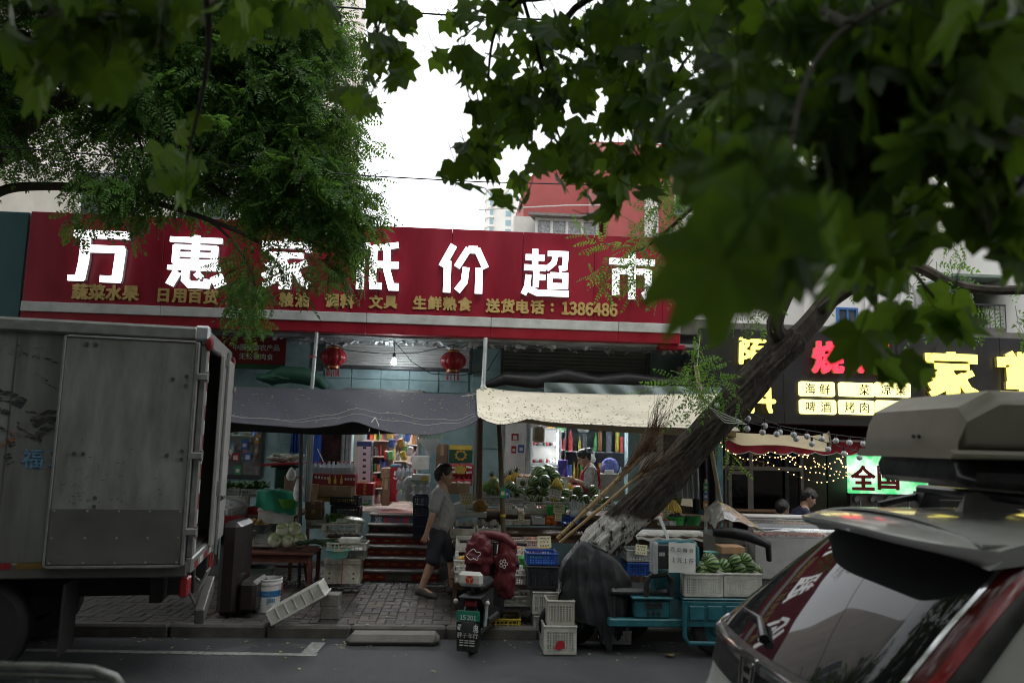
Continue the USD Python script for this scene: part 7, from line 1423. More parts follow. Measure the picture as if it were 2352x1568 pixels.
w0 = at(1352, 1140, 13.2); w0[2] = FLOOR
wom = {'head': (-.10, -.02, .93), 'neck': (-.01, 0, .82), 'chest': (.02, 0, .64), 'belly': (.01, 0, .46), 'belly_r': .14, 'pelvis': (.05, 0, .32), 'sl': (.02, -.185, .745), 'sr': (.05, .18, .745), 'el': (-.06, -.25, .50), 'er': (-.04, .22, .50), 'wl': (-.24, -.16, .565), 'wr': (-.22, .06, .56),
       'hpl': (.02, -.10, .30), 'hpr': (.02, .10, .30), 'kl': (-.36, -.13, .36), 'kr': (-.36, .12, .36), 'al': (-.34, -.13, .02 + .09), 'ar': (-.34, .12, .11), 'tl': (-.48, -.14, .045), 'tr': (-.48, .12, .045), 'handl': (-1, .25, .15), 'handr': (-1, -.25, .15), 'backl': (0, -1, -.6), 'backr': (0, 1, -.6), 'curll': 1.0, 'curlr': 1.0}
mFloral = M('floral_blouse', (.36, .38, .37), .8, .5, 34, c2=(.06, .09, .12), c3=(.58, .52, .46))
wt = human('woman in a patterned blouse and red apron sitting with a phone behind the watermelons', w0, wom, (-1, -.22, -.55), mFloral, M('dark_trousers', (.02, .025, .04), .8, .2, 9), mSkinF, 'bun', None, True, .75, 1.0, .014)
mApron = M('red_apron', (.33, .015, .03), .7, .12, 9)
part(wt, 'apron', lumpy(blob({'a': ((-.055, 0, .66), .085), 'b': ((-.06, 0, .46), .135), 'c': ((.0, 0, .34), .15), 'd': ((-.2, -.1, .38), .10), 'e': ((-.2, .1, .38), .10), 'f': ((-.03, -.09, .45), .115)}, [('a', 'b'), ('b', 'f', 'c'), ('c', 'd', 'e')], .02, 4), .015, 9), mApron, True)
part(wt, 'apron_strap', J([tube([(-.10, -.06, .70), (-.03, -.13, .80), (.10, -.14, .74), (.17, -.10, .58), (.15, -.08, .46)], .014, 6), tube([(.02, -.20, .44), (.12, -.19, .46), (.19, -.08, .48)], .012, 6)]), mApron)
sl_ = thing('low_stool', 'low stool under the seated woman', 'stool', w0 + [.06, 0, 0]); part(sl_, 'seat', rb(-.16, .16, -.16, .16, .16, .195, .012), mWoodRed)
for sx in (-1, 1):
    for sy in (-1, 1): part(sl_, 'leg', rb(sx * .13 - .018, sx * .13 + .018, sy * .13 - .018, sy * .13 + .018, 0, .159, .003), mWoodRed)
solo('phone', 'dark phone held in the seated woman\'s hands', 'phone', xf(rb(-.085, .085, -.04, .04, -.005, .005, .004), (w0[0] - .36, w0[1] - .05, w0[2] + .60), ry=25), mDark)
mNavyS = M('navy_shirt', (.018, .024, .06), .8, .15, 9)
def seated(label, px, py, Y, face, lean):
    hz = at(px, py, Y); p0 = np.array([hz[0], hz[1], PV]); h = hz[2] - PV; q_ = lambda x, y, z: (x, y, h + z)
    P = {'head': q_(0, 0, 0), 'neck': q_(-.075 * lean, .01, -.14), 'chest': q_(-.13 * lean, .02, -.33), 'belly': q_(-.16 * lean, .02, -.50), 'pelvis': q_(-.16 * lean, .02, -.66), 'sl': q_(-.11 * lean, .20, -.235), 'sr': q_(-.11 * lean, -.17, -.235), 'el': q_(.0, .25, -.48), 'er': q_(.0, -.22, -.48), 'wl': q_(.2 * lean, .16, -.54), 'wr': q_(.2 * lean, -.12, -.54),
         'hpl': q_(-.10 * lean, .11, -.68), 'hpr': q_(-.10 * lean, -.08, -.68), 'kl': q_(.30 * lean, .13, -.66), 'kr': q_(.30 * lean, -.09, -.66)}
    for n, y in (('l', .13), ('r', -.09)): P['a' + n] = (.30 * lean, y, .10); P['t' + n] = (.44 * lean, y, .045)
    t = human(label, p0, P, face, mNavyS, M('work_trousers' + str(px), (.02, .02, .024), .8, .2, 9), mSkinF, 'fringe', None, False, .5, 1.0, .02)
    part(t, 'collar_stripe', tube([np.array(q_(-.075 * lean, .01, -.165)) + [.072 * math.cos(a), .072 * math.sin(a), .012 * math.cos(a)] for a in np.linspace(0, 6.28, 20)], .006, 5), mFrameWhite)
    s = thing('bar_stool', 'stool under the ' + ('taller' if px > 1840 else 'shorter') + ' young man in navy', 'stool', p0 + np.array([-.14 * lean, .02, 0])); part(s, 'seat', rb(-.17, .17, -.17, .17, h - .83, h - .79, .01), mSteelDark)
    for sx in (-1, 1):
        for sy in (-1, 1): part(s, 'leg', rb(sx * .14 - .014, sx * .14 + .014, sy * .14 - .014, sy * .14 + .014, 0, h - .831, .003), mSteelDark)
    return t, p0, h
t, p0, h = seated('young man in a navy shirt with white back print bowing his head by the restaurant', 1858, 1143, 11.6, (1, -.1, -.45), 1)
for i in range(2): part(t, 'back_print', J([cb(-.235 + .012 * k, -.05 + .03 * k, h - .30 - .06 * i, .012, .02, .03) for k in range(3)] + [cb(-.13 + .02 * k, -.150 - .004 * k, h - .29 - .055 * i, .012, .03, .026) for k in range(4)]), mFrameWhite, False)
seated('young man in a navy shirt sitting lower with his back turned by the restaurant', 1797, 1168, 12.0, (.75, .65, -.3), 1)
bnch = thing('wooden_bench', 'stack of brown wooden boards behind the two young men', 'bench', (0, 0, 0))
for k in range(3): part(bnch, 'board', rb(X(1655, 12.6), X(1800, 12.6), 12.5 + .02 * k, 12.8, at(1720, 1192 - 8 * k, 12.5)[2], at(1720, 1192 - 8 * k, 12.5)[2] + .035, .005), M('bench_wood', (.17, .10, .06), .5, .2, 6, stretch=(1, 8, 8)) if k == 0 else '/World/Looks/bench_wood')
part(bnch, 'leg', J([rb(X(px, 12.6), X(px, 12.6) + .05, 12.55, 12.75, PV, at(1720, 1192, 12.5)[2] - .002, .004) for px in (1660, 1790)]), '/World/Looks/bench_wood')
t, b_ = carton('grey metal cabinet with a small black slot under the silver quilt', 1644, 1716, 1232, 1300, 9.7, .5, M('cabinet_grey', (.27, .255, .225), .5, .15, 6), False, name='metal_cabinet', cat='cabinet'); part(t, 'door', rb(-b_[3] * .36, b_[3] * .44, -.262, -.251, .02, b_[5] * .86, .004), '/World/Looks/cabinet_grey'); part(t, 'slot', rb(-.02, .07, -.266, -.2622, b_[5] * .5, b_[5] * .66, .01), mDark); part(t, 'latch', J([rb(b_[3] * .34, b_[3] * .46, -.275, -.2625, b_[5] * .68, b_[5] * .73, .004)]), mSteelDark); part(t, 'worktop', rb(-b_[3] / 2 - .03, b_[3] / 2 + .03, -.27, .27, b_[5] + .001, b_[5] + .02, .004), mSteel)
mQuilt = M('silver_quilt', (.42, .40, .38), .28, .15, 9, metal=.5, bump=.3, bscale=18); qa, qb = at(1640, 1236, 9.6), at(1757, 1240, 9.6)
def quilt(u, v):
    x = qa[0] + (qb[0] - qa[0]) * u; top = float(np.interp(u, [0, .06, .2, .45, .75, 1], [.10, .27, .34, .28, .15, .02])); puff = .018 * abs(math.sin(u * 9.4 + v * 9) * math.sin(v * 9.4 - u * 9)) ** .5
    return x + .04 * v, 9.56 + .6 * v, qa[2] + .06 + top * math.sin(math.pi * (.12 + .62 * v)) ** .8 + puff
t = thing('silver_quilt', 'silver quilted cover heaped on the grey cabinet', 'quilt', (0, 0, 0)); part(t, 'quilt', sheet(quilt, 60, 40, -.012), mQuilt, 50); part(t, 'black_lining', lumpy(tube([(qa[0] - .02, 9.58, qa[2] + .08), (lerp(qa, qb, .3)[0], 9.53, qa[2] + .08), (lerp(qa, qb, .6)[0], 9.52, qa[2] + .05), (qb[0] + .03, 9.58, qa[2] - .06), (qb[0] + .05, 9.6, qa[2] - .25)], [.05, .07, .07, .05, .03], 10), .04, 9), M('quilt_black', (.012, .012, .013), .5, .3, 9), 60)
gc = thing('food_counter', 'glass topped food counter beside the silver quilt', 'counter', at(1795, 1330, 10.6)); gw_ = .36
part(gc, 'base', rb(-gw_, gw_ + .5, 0, .6, .0, .54, .01), mAlu); part(gc, 'glass', sheet(lambda u, v: (-gw_ + (2 * gw_ + .5) * u, .30 - .30 * math.cos(v * 1.5), .541 + .22 * math.sin(v * 1.5)), 6, 12, .005), mPane, 60); part(gc, 'food', J([ball(.02, 1, (R.uniform(-.3, .7), R.uniform(.1, .5), .56)) for _ in range(90)]), mTom, kind='stuff'); part(gc, 'top_lamp', rb(-gw_, gw_ + .5, .3, .58, .765, .80, .01), mFrameWhite)
t, b_ = carton('small brown box lying on the watermelons by the cabinet', 1657, 1711, 1256, 1272, 8.85, .24, M('box_tan', (.36, .21, .11), .7, .15, 6), False)
# covered scooter
mTarpB = M('black_cover', (.012, .0135, .016), .6, .3, 5, bump=.25, bscale=60, stretch=(1, 1, 5))
kc = at(1366, 1470, 8.34); kc[2] = .02
cs = thing('covered_scooter', 'scooter under a black cover beside the tree trunk', 'scooter', kc)
RZ = PchipInterpolator([-.38, -.34, -.26, -.17, -.05, .08, .18, .28, .34, .38], [.66, .82, .96, 1.03, .99, .95, .90, .82, .70, .52]); HZ = PchipInterpolator([-.38, -.3, -.1, .02, .1, .16, .24, .32, .38], [.42, .30, .26, .12, .0, .16, .10, .22, .30])
def cover(u, v):
    x = -.38 + .76 * u; w = abs(2 * v - 1); s = -1 if v < .5 else 1; z = float(RZ(x)) - max(0, float(RZ(x)) - float(HZ(x))) * w ** 1.2; b = .05 + .25 * w ** .6 * min(1, 6 * u + .3, 6 * (1 - u) + .3)
    fo = abs(math.sin(9 * u + 1.5 * w + s)) ** .7 * .09 + abs(math.sin(17 * u - 2 * w)) * .035
    return x * (1 - .12 * w) + .03 * math.sin(5 * w + 6 * u), s * (b - fo * w ** .7), z
part(cs, 'cover', lumpy(sheet(cover, 120, 60, -.005), .05, 8, 5), mTarpB, 60); wheel(cs, (-.36, .0, .22), .22, .09, 'y', rimm=mSteelDark); wheel(cs, (.42, .30, .22), .22, .09, 'y', rimm=mSteelDark); part(cs, 'mirror_pipe', tube([(-.05, 0, .85), (-.12, 0, .6), (-.3, 0, .3)], .03, 8), mSteelDark)
# electric scooter with the quilt
ra = atz(1086, 1499, 0); hd_ = math.degrees(math.atan2(.66, .20))
es = thing('electric_scooter', 'black electric scooter with a red quilted wind guard at the kerb', 'scooter', ra, hd_)
mBlkP = M('scooter_black', (.02, .02, .021), .35, .2, 8)
wheel(es, (0, 0, .21), .21, .085, 'y', rimm=mSteelDark); wheel(es, (.86, 0, .21), .21, .085, 'y', rimm=mSteelDark)
part(es, 'frame', J([hull([(.12, -.11, .24), (.12, .11, .24), (.62, -.12, .22), (.62, .12, .22), (.60, -.12, .32), (.60, .12, .32), (.14, -.10, .46), (.14, .10, .46)]), hull([(-.02, -.11, .46), (-.02, .11, .46), (.28, -.12, .40), (.28, .12, .40), (.30, -.12, .58), (.30, .12, .58), (-.1, -.08, .56), (-.1, .08, .56)])]), mBlkP); part(es, 'saddle', rb(-.10, .34, -.12, .12, .60, .69, .035), M('saddle_black', (.015, .015, .015), .5, .2, 9)); part(es, 'front_shield', hull([(.62, -.14, .30), (.62, .14, .30), (.76, -.12, .85), (.76, .12, .85), (.66, -.15, .30), (.66, .15, .30), (.82, -.10, .80), (.82, .10, .80)]), mBlkP)
part(es, 'fork', J([cyl((.86, s * .07, .21), (.76, s * .06, .6), .02, 8) for s in (-1, 1)]), mSteelDark); part(es, 'mudguard', sheet(lambda u, v: (.25 * math.cos(math.pi * (.05 + .7 * u)) * -1, -.06 + .12 * v, .21 + .25 * math.sin(math.pi * (.05 + .7 * u))), 14, 2, .008), mBlkP)
part(es, 'handlebar', J([tube([(.70, -.33, .98), (.76, -.18, .99), (.78, 0, .96), (.76, .18, .99), (.70, .33, .98)], .013, 8), tube([(.70, .24, .98), (.68, .37, .975)], .019, 8), tube([(.70, -.24, .98), (.68, -.37, .975)], .019, 8)]), mBlkP); part(es, 'stem', cyl((.76, 0, .6), (.78, 0, .97), .025, 8), mSteelDark)
def yad(r): return Polygon([(r * k * math.cos(a), r * k * math.sin(a)) for a, k in ((-1.57, .8), (-.75, 1), (.1, .95), (.8, 1), (1.57, .78), (2.34, 1), (3.04, .95), (3.9, 1))]).difference(unary_union([LineString([(0, 0), (r * 1.2 * math.cos(a), r * 1.2 * math.sin(a))]).buffer(r * .09) for a in (-1.57, .52, 2.62)]))
bk_ = part(es, 'backrest', rb(-.20, -.13, -.125, .125, .66, .80, .035), M('backrest_white', (.60, .58, .54), .45, .08, 9)); part(bk_, 'red_emblem', frame(prism(yad(.045), .002), (-.2025, 0, .73), (0, -1, 0), (0, 0, 1), (1, 0, 0)), M('emblem_red', (.55, .06, .02), .4, .1, 9))
part(es, 'pad_bracket', J([cyl((-.14, 0, .70), (-.05, 0, .58), .018, 8), rb(-.18, .0, -.11, .11, .545, .565, .006)]), mSteelDark); part(es, 'tail_lamp', rb(-.155, -.10, -.06, .06, .46, .53, .015), M('scooter_lamp', (.16, .012, .015), .25, .2, 9)); part(es, 'indicator', J([ball(.025, 2, (-.10, s * .16, .50)) for s in (-1, 1)]), M('lamp_clear', (.5, .48, .45), .25, .1, 9)); part(es, 'shock', J([cyl((.05, s * .10, .25), (.10, s * .10, .5), .022, 8) for s in (-1, 1)]), mSteel)
pl_ = part(es, 'number_plate', rb(-.212, -.206, -.115, .115, .345, .44, .003), M('plate_green', (.02, .22, .14), .4, .08, 9))
def back_text(s, h, y, z, x=-.2135, mat=None, bold=1): return frame((lambda m: m)(text(s, h, .0015, bold)), (x, y, z), (0, -1, 0), (1, 0, 0), (0, 0, 1))
part(pl_, 'characters', back_text('15 201', .055, 0, .378), mFrameWhite)
mf = part(es, 'mud_flap', hull([(-.205, -.105, .06), (-.205, .105, .06), (-.215, -.115, .335), (-.215, .115, .335), (-.198, -.105, .06), (-.198, .105, .06), (-.208, -.115, .335), (-.208, .115, .335)]), mBlkP)
part(mf, 'lettering', J([frame(prism(yad(.036), .002), (-.2175, .07, .285), (0, -1, 0), (0, 0, 1), (1, 0, 0))] + [back_text('雅迪', .075, -.032, .285, -.2168, bold=2), back_text('胖子车行', .052, 0, .215, -.2145, bold=1)] + [frame(cb(0, 0, 0, w, .0015, .010), (-.2105, y, z), (0, -1, 0), (1, 0, 0), (0, 0, 1)) for z in (.165, .145, .12) for y, w in ((.06, .04), (.01, .04), (-.045, .05))]), mFrameWhite, False)
part(es, 'swing_arm', J([rb(.0, .35, -.085, -.06, .18, .24, .01), rb(.0, .35, .06, .085, .18, .24, .01), cyl((.1, -.12, .3), (.3, -.16, .33), .02, 8)]), mSteelDark)
mWind = M('red_quilt', (.11, .010, .016), .5, .3, 8, bump=.3, bscale=22)
wg = part(es, 'wind_guard', lumpy(ball(1, 4, (.64, .14, .82), (.085, .15, .26)), .16, 9, 3), mWind, 60); part(wg, 'right_flap', lumpy(ball(1, 4, (.68, -.15, .72), (.075, .125, .36)), .16, 9, 6), mWind, 60); part(wg, 'top_roll', lumpy(tube([(.66, -.25, .96), (.67, -.12, 1.03), (.68, 0, 1.06), (.67, .12, 1.05), (.66, .25, .96)], [.03, .05, .05, .05, .03], 12), .06, 12), mWind, 60)
part(wg, 'flower', J([frame(tube([(.030 * math.cos(a) + cx_ + .016 * math.cos(b), .030 * math.sin(a) + cz_ + .016 * math.sin(b), 0) for b in np.linspace(0, 6.28, 9)], .0025, 4), (.57, 0, 0), (0, -1, 0), (0, 0, 1), (1, 0, 0)) for cx_, cz_ in ((.15, .78),) for a in np.linspace(0, 6.28, 6)[:5]] + [frame(tube([((.07 + .015 * math.sin(4 * b)) * math.cos(b) - .17, (.05 + .012 * math.sin(5 * b)) * math.sin(b) + .86, 0) for b in np.linspace(0, 6.28, 40)], .003, 4), (.53, 0, 0), (0, -1, 0), (0, 0, 1), (1, 0, 0))]), mFrameWhite)
# cargo tricycle
mTri = M('tricycle_teal', (.02, .135, .165), .35, .18, 7, coat=.3, c2=(.012, .09, .11)); TYc = 8.05
tc = thing('cargo_tricycle', 'teal electric cargo tricycle loaded with watermelons', 'tricycle', (0, 0, 0))
def pbx(x0, x1, y0, y1, Y, d, b=.012): x, z, w, h = fit(x0, x1, y0, y1, Y); return rb(x - w / 2, x + w / 2, Y, Y + d, z, z + h, b)
part(tc, 'chassis_beam', J([pbx(1398, 1570, 1421, 1440, TYc, .1), pbx(1398, 1570, 1418, 1424, TYc + .5, .1)]), mTri)
sb_ = part(tc, 'seat_box', pbx(1458, 1540, 1376, 1421, TYc + .02, .5, .02), mTri); part(sb_, 'grille', J([pbx(1484, 1522, 1386, 1390, TYc + .005, .02, .003), pbx(1484, 1522, 1392, 1396, TYc + .005, .02, .003)] + [pbx(1487 + 12 * k, 1493 + 12 * k, 1404, 1414, TYc + .005, .02, .003) for k in range(3)]), mDark); part(sb_, 'lock', J([cyl(at(px, 1382, TYc + .03), at(px, 1382, TYc + .005), .018, 10) for px in (1492, 1514)]), mDark)
part(tc, 'seat_lid', pbx(1452, 1548, 1371, 1377, TYc - .01, .55, .008), mTri)
part(tc, 'saddle', pbx(1400, 1540, 1352, 1371, TYc + .08, .42, .03), mBlkP)
for dy in (0, .48): part(tc, 'arm_loop', tube([at(1484, 1371, TYc + .02 + dy), at(1485, 1335, TYc + .02 + dy), at(1494, 1322, TYc + .02 + dy), at(1530, 1318, TYc + .02 + dy), at(1541, 1330, TYc + .02 + dy), at(1542, 1371, TYc + .02 + dy)], .026, 10), mBlkP)
part(tc, 'back_frame', J([tube([at(1502, 1375, TYc + .12), at(1501, 1258, TYc + .12), at(1508, 1246, TYc + .12), at(1590, 1246, TYc + .12), at(1599, 1258, TYc + .12), at(1600, 1375, TYc + .12)], .03, 10), pbx(1500, 1602, 1308, 1375, TYc + .15, .04), pbx(1500, 1602, 1243, 1256, TYc + .14, .05)]), mTri)
part(tc, 'cargo_bed', J([pbx(1568, 1760, 1374, 1380, TYc - .02, .95, .01), pbx(1568, 1760, 1381, 1440, TYc - .02, .03, .006), pbx(1568, 1760, 1381, 1440, TYc + .9, .03, .006), pbx(1568, 1574, 1381, 1440, TYc + .012, .88, .006)]), mTri)
part(tc, 'bed_panel', J([pbx(1584 + 42 * k, 1618 + 42 * k, 1392, 1424, TYc - .032, .012, .006) for k in range(4)]), mTri); part(tc, 'side_bumper', J([tube([at(1573, 1380, TYc - .05), at(1573, 1462, TYc - .05), at(1582, 1476, TYc - .05), at(1700, 1479, TYc - .05)], .022, 10)]), mTri)
for x_ in (X(1650, TYc, 1450),): wheel(tc, (x_, TYc + .05, .26), .26, .1, 'y', rimm=mTri); wheel(tc, (x_, TYc + .85, .26), .26, .1, 'y', rimm=mTri)
wheel(tc, (X(1330, TYc, 1450), TYc + .42, .25), .25, .09, 'y', rimm=mTri); part(tc, 'front_fork', J([cyl((X(1330, TYc, 1450), TYc + .42 + s * .06, .25), (X(1352, TYc, 1400), TYc + .42 + s * .05, .8), .02, 8) for s in (-1, 1)]), mTri); part(tc, 'handlebar', tube([(X(1400, TYc), TYc + .1, .98), (X(1375, TYc), TYc + .3, 1.02), (X(1375, TYc), TYc + .55, 1.02), (X(1400, TYc), TYc + .75, .98)], .014, 8), mBlkP)
t, b_ = carton('black plastic bin in a clear wrapper on the tricycle seat back', 1504, 1546, 1252, 1306, TYc - .02, .14, M('bin_black', (.025, .025, .028), .4, .2, 9), False, name='plastic_bin', cat='bin'); part(t, 'grey_print', J([cb(-.02, -.0712, b_[5] * .62, .06, .002, .035), cb(.06, -.0712, b_[5] * .62, .05, .002, .006)]), mPlasGrey, False); part(t, 'wrapper', lumpy(rb(-b_[3] / 2 - .02, -b_[3] / 2 + .03, -.09, .08, -.05, b_[5] + .03, .01), .02, 20), mFilm)
pc = at(1567, 1280, TYc - .06); pw, ph = 62 * TYc / FPX, 66 * TYc / FPX
sgn = thing('paper_sign', 'white paper sign with handwritten black characters on the tricycle', 'sign', pc); part(sgn, 'paper', lumpy(sheet(lambda u, v: ((u - .5) * pw, .006 * math.sin(u * 7), (v - .5) * ph + .004 * math.sin(u * 11) * v), 14, 14, .0015), .006, 12), mCardWhite, 60)
for s, x0, x1, zz, em in (('西瓜特价', -.10, .09, .082, .046), ('1元1斤', -.09, .09, -.02, .058)):
    for i, ch in enumerate(s): part(sgn, 'character', xf(text(ch, em, .0012, 0), (x0 + (x1 - x0) * i / (len(s) - 1), -.0085, zz - .004 * i), ry=4), mBlackInk)
crate('cream crate of watermelons on the tricycle, left one', 1572, 1661, 1316, 1372, TYc - .01, .8, mPlasWhite, 18, 6); crate('cream crate on the tricycle, right one', 1663, 1750, 1316, 1372, TYc - .01, .8, mPlasWhite, 18, 6)
place_melons([(1618, 1308, 38), (1602, 1312, 34), (1634, 1296, 40), (1628, 1284, 32), (1662, 1298, 32), (1668, 1312, 34), (1690, 1288, 32), (1700, 1306, 34), (1720, 1298, 32), (1648, 1312, 34), (1735, 1310, 34), (1712, 1284, 30)], 8.3, 'pale striped watermelon piled on the tricycle crates', 'watermelons on the tricycle')
cm = thing('cut_watermelon', 'cut watermelon half with red flesh behind the paper sign', 'watermelon', at(1596, 1292, 8.15), r=(0, 38, 0)); hv = lathe([(.001, -.1), (.05, -.088), (.085, -.05), (.10, 0)], 28); part(cm, 'rind', hv, mMelon, True); part(cm, 'flesh', lathe([(.001, .004), (.09, .002), (.093, 0)], 28), M('melon_flesh', (.50, .08, .07), .35, .2, 20)); part(cm, 'white_edge', lathe([(.0931, .001), (.0998, -.001)], 28), mFrameWhite)
solo('price_stick', 'white plastic stick standing up from the tricycle back', 'stick', xf(rb(-.016, .016, -.004, .004, -.19, .19, .003), at(1530, 1226, TYc + .2), ry=-22), mFrameWhite)
br = thing('guard_rail', 'curved steel guard rail at the lower left corner', 'railing', (0, 0, 0)); q1 = at(-60, 1530, 2.4); mRail = M('rail_steel', (.26, .26, .255), .3, .2, 9, metal=.8)
part(br, 'rail', tube([at(-500, 1524, 2.4), at(0, 1531, 2.4), at(120, 1533, 2.4), at(215, 1539, 2.4), at(262, 1556, 2.4), at(288, 1590, 2.4), at(296, 1640, 2.4), (at(296, 1640, 2.4)[0], 2.4, 0)], .015, 12), mRail)
part(br, 'lower_bar', tube([at(-500, 1545, 2.41), at(60, 1552, 2.41), at(262, 1560, 2.41)], .008, 8), mRail); part(br, 'baluster', J([cyl((at(px, 1550, 2.42)[0], 2.42, at(px, 1552, 2.42)[2]), (at(px + 6, 1550, 2.42)[0], 2.42, 0), .012, 8) for px in (-150, -30, 78, 190)]), mRail)
# trees
def LEAFM(name, c, tr, tmix, rough=.45, rnd=.35):
    return usdkit.material(stage, '/World/Looks/' + name, {'oi': ('object_info', {}), 'g': ('geometry', {}), 'a': ('math', {'math_type': 'add'}), 'f': ('math', {'math_type': 'fraction'}), 'm': ('map_range', {'to_min': 1 - rnd, 'to_max': 1 + rnd}), 'h1': ('hsv', {'color': c}), 'h2': ('hsv', {'color': tr}),
        'n': ('noise_texture', {'scale': 30.0, 'detail': 3.0}), 'nr': ('map_range', {'to_min': .25, 'to_max': .6}), 'p': ('principled_bsdf', {'specular_ior_level': .2}), 't': ('translucent_bsdf', {}), 'x': ('mix_closure', {'fac': tmix})},
        [('oi.random', 'a.value1'), ('g.random_per_island', 'a.value2'), ('a.value', 'f.value1'), ('f.value', 'm.value'), ('m.result', 'h1.value'), ('m.result', 'h2.value'), ('h1.color', 'p.base_color'), ('h2.color', 't.color'), ('n.fac', 'nr.value'), ('nr.result', 'p.roughness'), ('p.BSDF', 'x.closure1'), ('t.BSDF', 'x.closure2')], surface='x.closure')
mPlane = LEAFM('plane_leaf', (.018, .044, .008), (.20, .34, .025), .38); mPinn = LEAFM('pinnate_leaf', (.048, .105, .022), (.15, .30, .04), .38); mLocust = LEAFM('locust_leaf', (.06, .14, .02), (.22, .42, .05), .45)
mTwig = M('twig_bark', (.045, .035, .025), .85, .3, 20)
mBark = M('bark', (.05, .039, .03), .9, .4, 7, bump=1.0, bscale=24, c3=(.13, .10, .08), stretch=(1, 1, .35))
mBarkWash = usdkit.material(stage, '/World/Looks/whitewashed_bark', {'tc': ('texture_coordinate', {}), 's': ('separate_xyz', {}), 'mp': ('mapping', {'scale': (1, 1, .4)}), 'n': ('noise_texture', {'scale': 13.0, 'detail': 6.0, 'roughness': .65}), 'n2': ('noise_texture', {'scale': 3.0}), 'am': ('math', {'math_type': 'multiply_add', 'value2': .35, 'value3': 0.0}), 'ad': ('math', {'math_type': 'add'}), 'zr': ('map_range', {'from_min': 1.36, 'from_max': 1.44, 'to_min': 1, 'to_max': 0, 'clamp': True}),
    'r1': ('rgb_ramp', {'ramp': [(.40, (0, 0, 0)), (.50, (1, 1, 1))]}), 'mu': ('math', {'math_type': 'multiply'}), 'r2': ('rgb_ramp', {'ramp': [(.35, (.022, .017, .013)), (.65, (.065, .05, .038))]}), 'mx': ('mix_color', {'b': (.50, .48, .45)}), 'nb': ('noise_texture', {'scale': 40.0, 'detail': 4.0}), 'b': ('bump', {'strength': .9, 'distance': .02}), 'p': ('principled_bsdf', {'roughness': .9})},
    [('tc.object', 's.vector'), ('tc.object', 'mp.vector'), ('mp.vector', 'n.vector'), ('tc.object', 'n2.vector'), ('n2.fac', 'am.value1'), ('am.value', 'ad.value1'), ('s.z', 'ad.value2'), ('ad.value', 'zr.value'), ('n.fac', 'r1.fac'), ('r1.color', 'mu.value1'), ('zr.result', 'mu.value2'), ('mu.value', 'mx.fac'), ('n.fac', 'r2.fac'), ('r2.color', 'mx.a'), ('mx.result', 'p.base_color'), ('mp.vector', 'nb.vector'), ('nb.fac', 'b.height'), ('b.normal', 'p.normal')], surface='p.BSDF')
def instancer(t, name, protos, P, Q, S, idx, kind='stuff'):
    path = uniq(t, name); pi = UsdGeom.PointInstancer.Define(stage, path); rel = []
    for i, (m, mt) in enumerate(protos): usdkit.mesh(stage, f'{path}/prototypes/leaf_{i:03d}', m, mt, True); rel.append(Sdf.Path(f'{path}/prototypes/leaf_{i:03d}'))
    pi.CreatePrototypesRel().SetTargets(rel); pi.CreateProtoIndicesAttr(Vt.IntArray([int(i) for i in idx])); pi.CreatePositionsAttr(Vt.Vec3fArray.FromNumpy(np.asarray(P, np.float32)))
    pi.CreateOrientationsAttr(Vt.QuathArray([Gf.Quath(float(q_[0]), float(q_[1]), float(q_[2]), float(q_[3])) for q_ in Q])); pi.CreateScalesAttr(Vt.Vec3fArray.FromNumpy(np.repeat(np.asarray(S, np.float32)[:, None], 3, 1))); return tag(path, kind=kind)
def quat(Rm):
    from scipy.spatial.transform import Rotation
    q_ = Rotation.from_matrix(Rm).as_quat(); return np.concatenate([q_[..., 3:], q_[..., :3]], -1)
def basis(dirs, nrm):
    """leaf frame: y along the leaf, z out of its upper face"""
    y = dirs / np.linalg.norm(dirs, axis=1, keepdims=True); z = nrm - y * (nrm * y).sum(1, keepdims=True); z /= np.linalg.norm(z, axis=1, keepdims=True) + 1e-9; x = np.cross(y, z)
    return np.stack([x, y, z], -1)
def plane_leaf(w=.2, seed=0):
    """five pointed, toothed lobes, creased along the veins and drooping at the tips; base at the origin, tip along +y"""
    rr = random.Random(seed); A = [(-2.55, .30), (-2.2, .52), (-1.95, .52), (-1.6, .66), (-1.3, .85), (-1.12, .72), (-.95, .63), (-.82, .66), (-.62, .92), (-.45, .98), (-.38, .82), (-.26, .70), (-.17, .80), (-.08, .92), (0, 1.12), (.08, .94), (.17, .80), (.26, .70), (.38, .82), (.45, .96), (.62, .92), (.82, .66), (.95, .63), (1.12, .72), (1.3, .85), (1.6, .66), (1.95, .52), (2.2, .52), (2.55, .30)]
    V = [(0, 0, 0)]; n = len(A); cz = rr.uniform(.12, .45); tw = rr.uniform(-.25, .25)
    for k in (.36, .7, 1.0):
        for a, r in A:
            r2 = (r * (1 if k == 1 else .86) * k + (0 if k == 1 else .10 * k)) * rr.uniform(.95, 1.05); x, y = r2 * math.sin(a), r2 * math.cos(a)
            z = -cz * (r2 ** 2) * .5 + .05 * math.cos(a * 5.6) * k - tw * x * y + rr.uniform(-.012, .012); V.append((x, y, z))
    F = []
    for i in range(n - 1):
        F.append((0, 1 + i + 1, 1 + i))
        for k in (0, 1): a, b, c, d = 1 + k * n + i, 1 + k * n + i + 1, 1 + (k + 1) * n + i + 1, 1 + (k + 1) * n + i; F += [(a, b, c), (a, c, d)]
    V = np.array(V) * w * .55; st = tube([(0, 0, 0), (0, -.25 * w, .05 * w), (0, -.5 * w, .16 * w)], w * .012, 4)
    return J((V, np.array(F)), st)
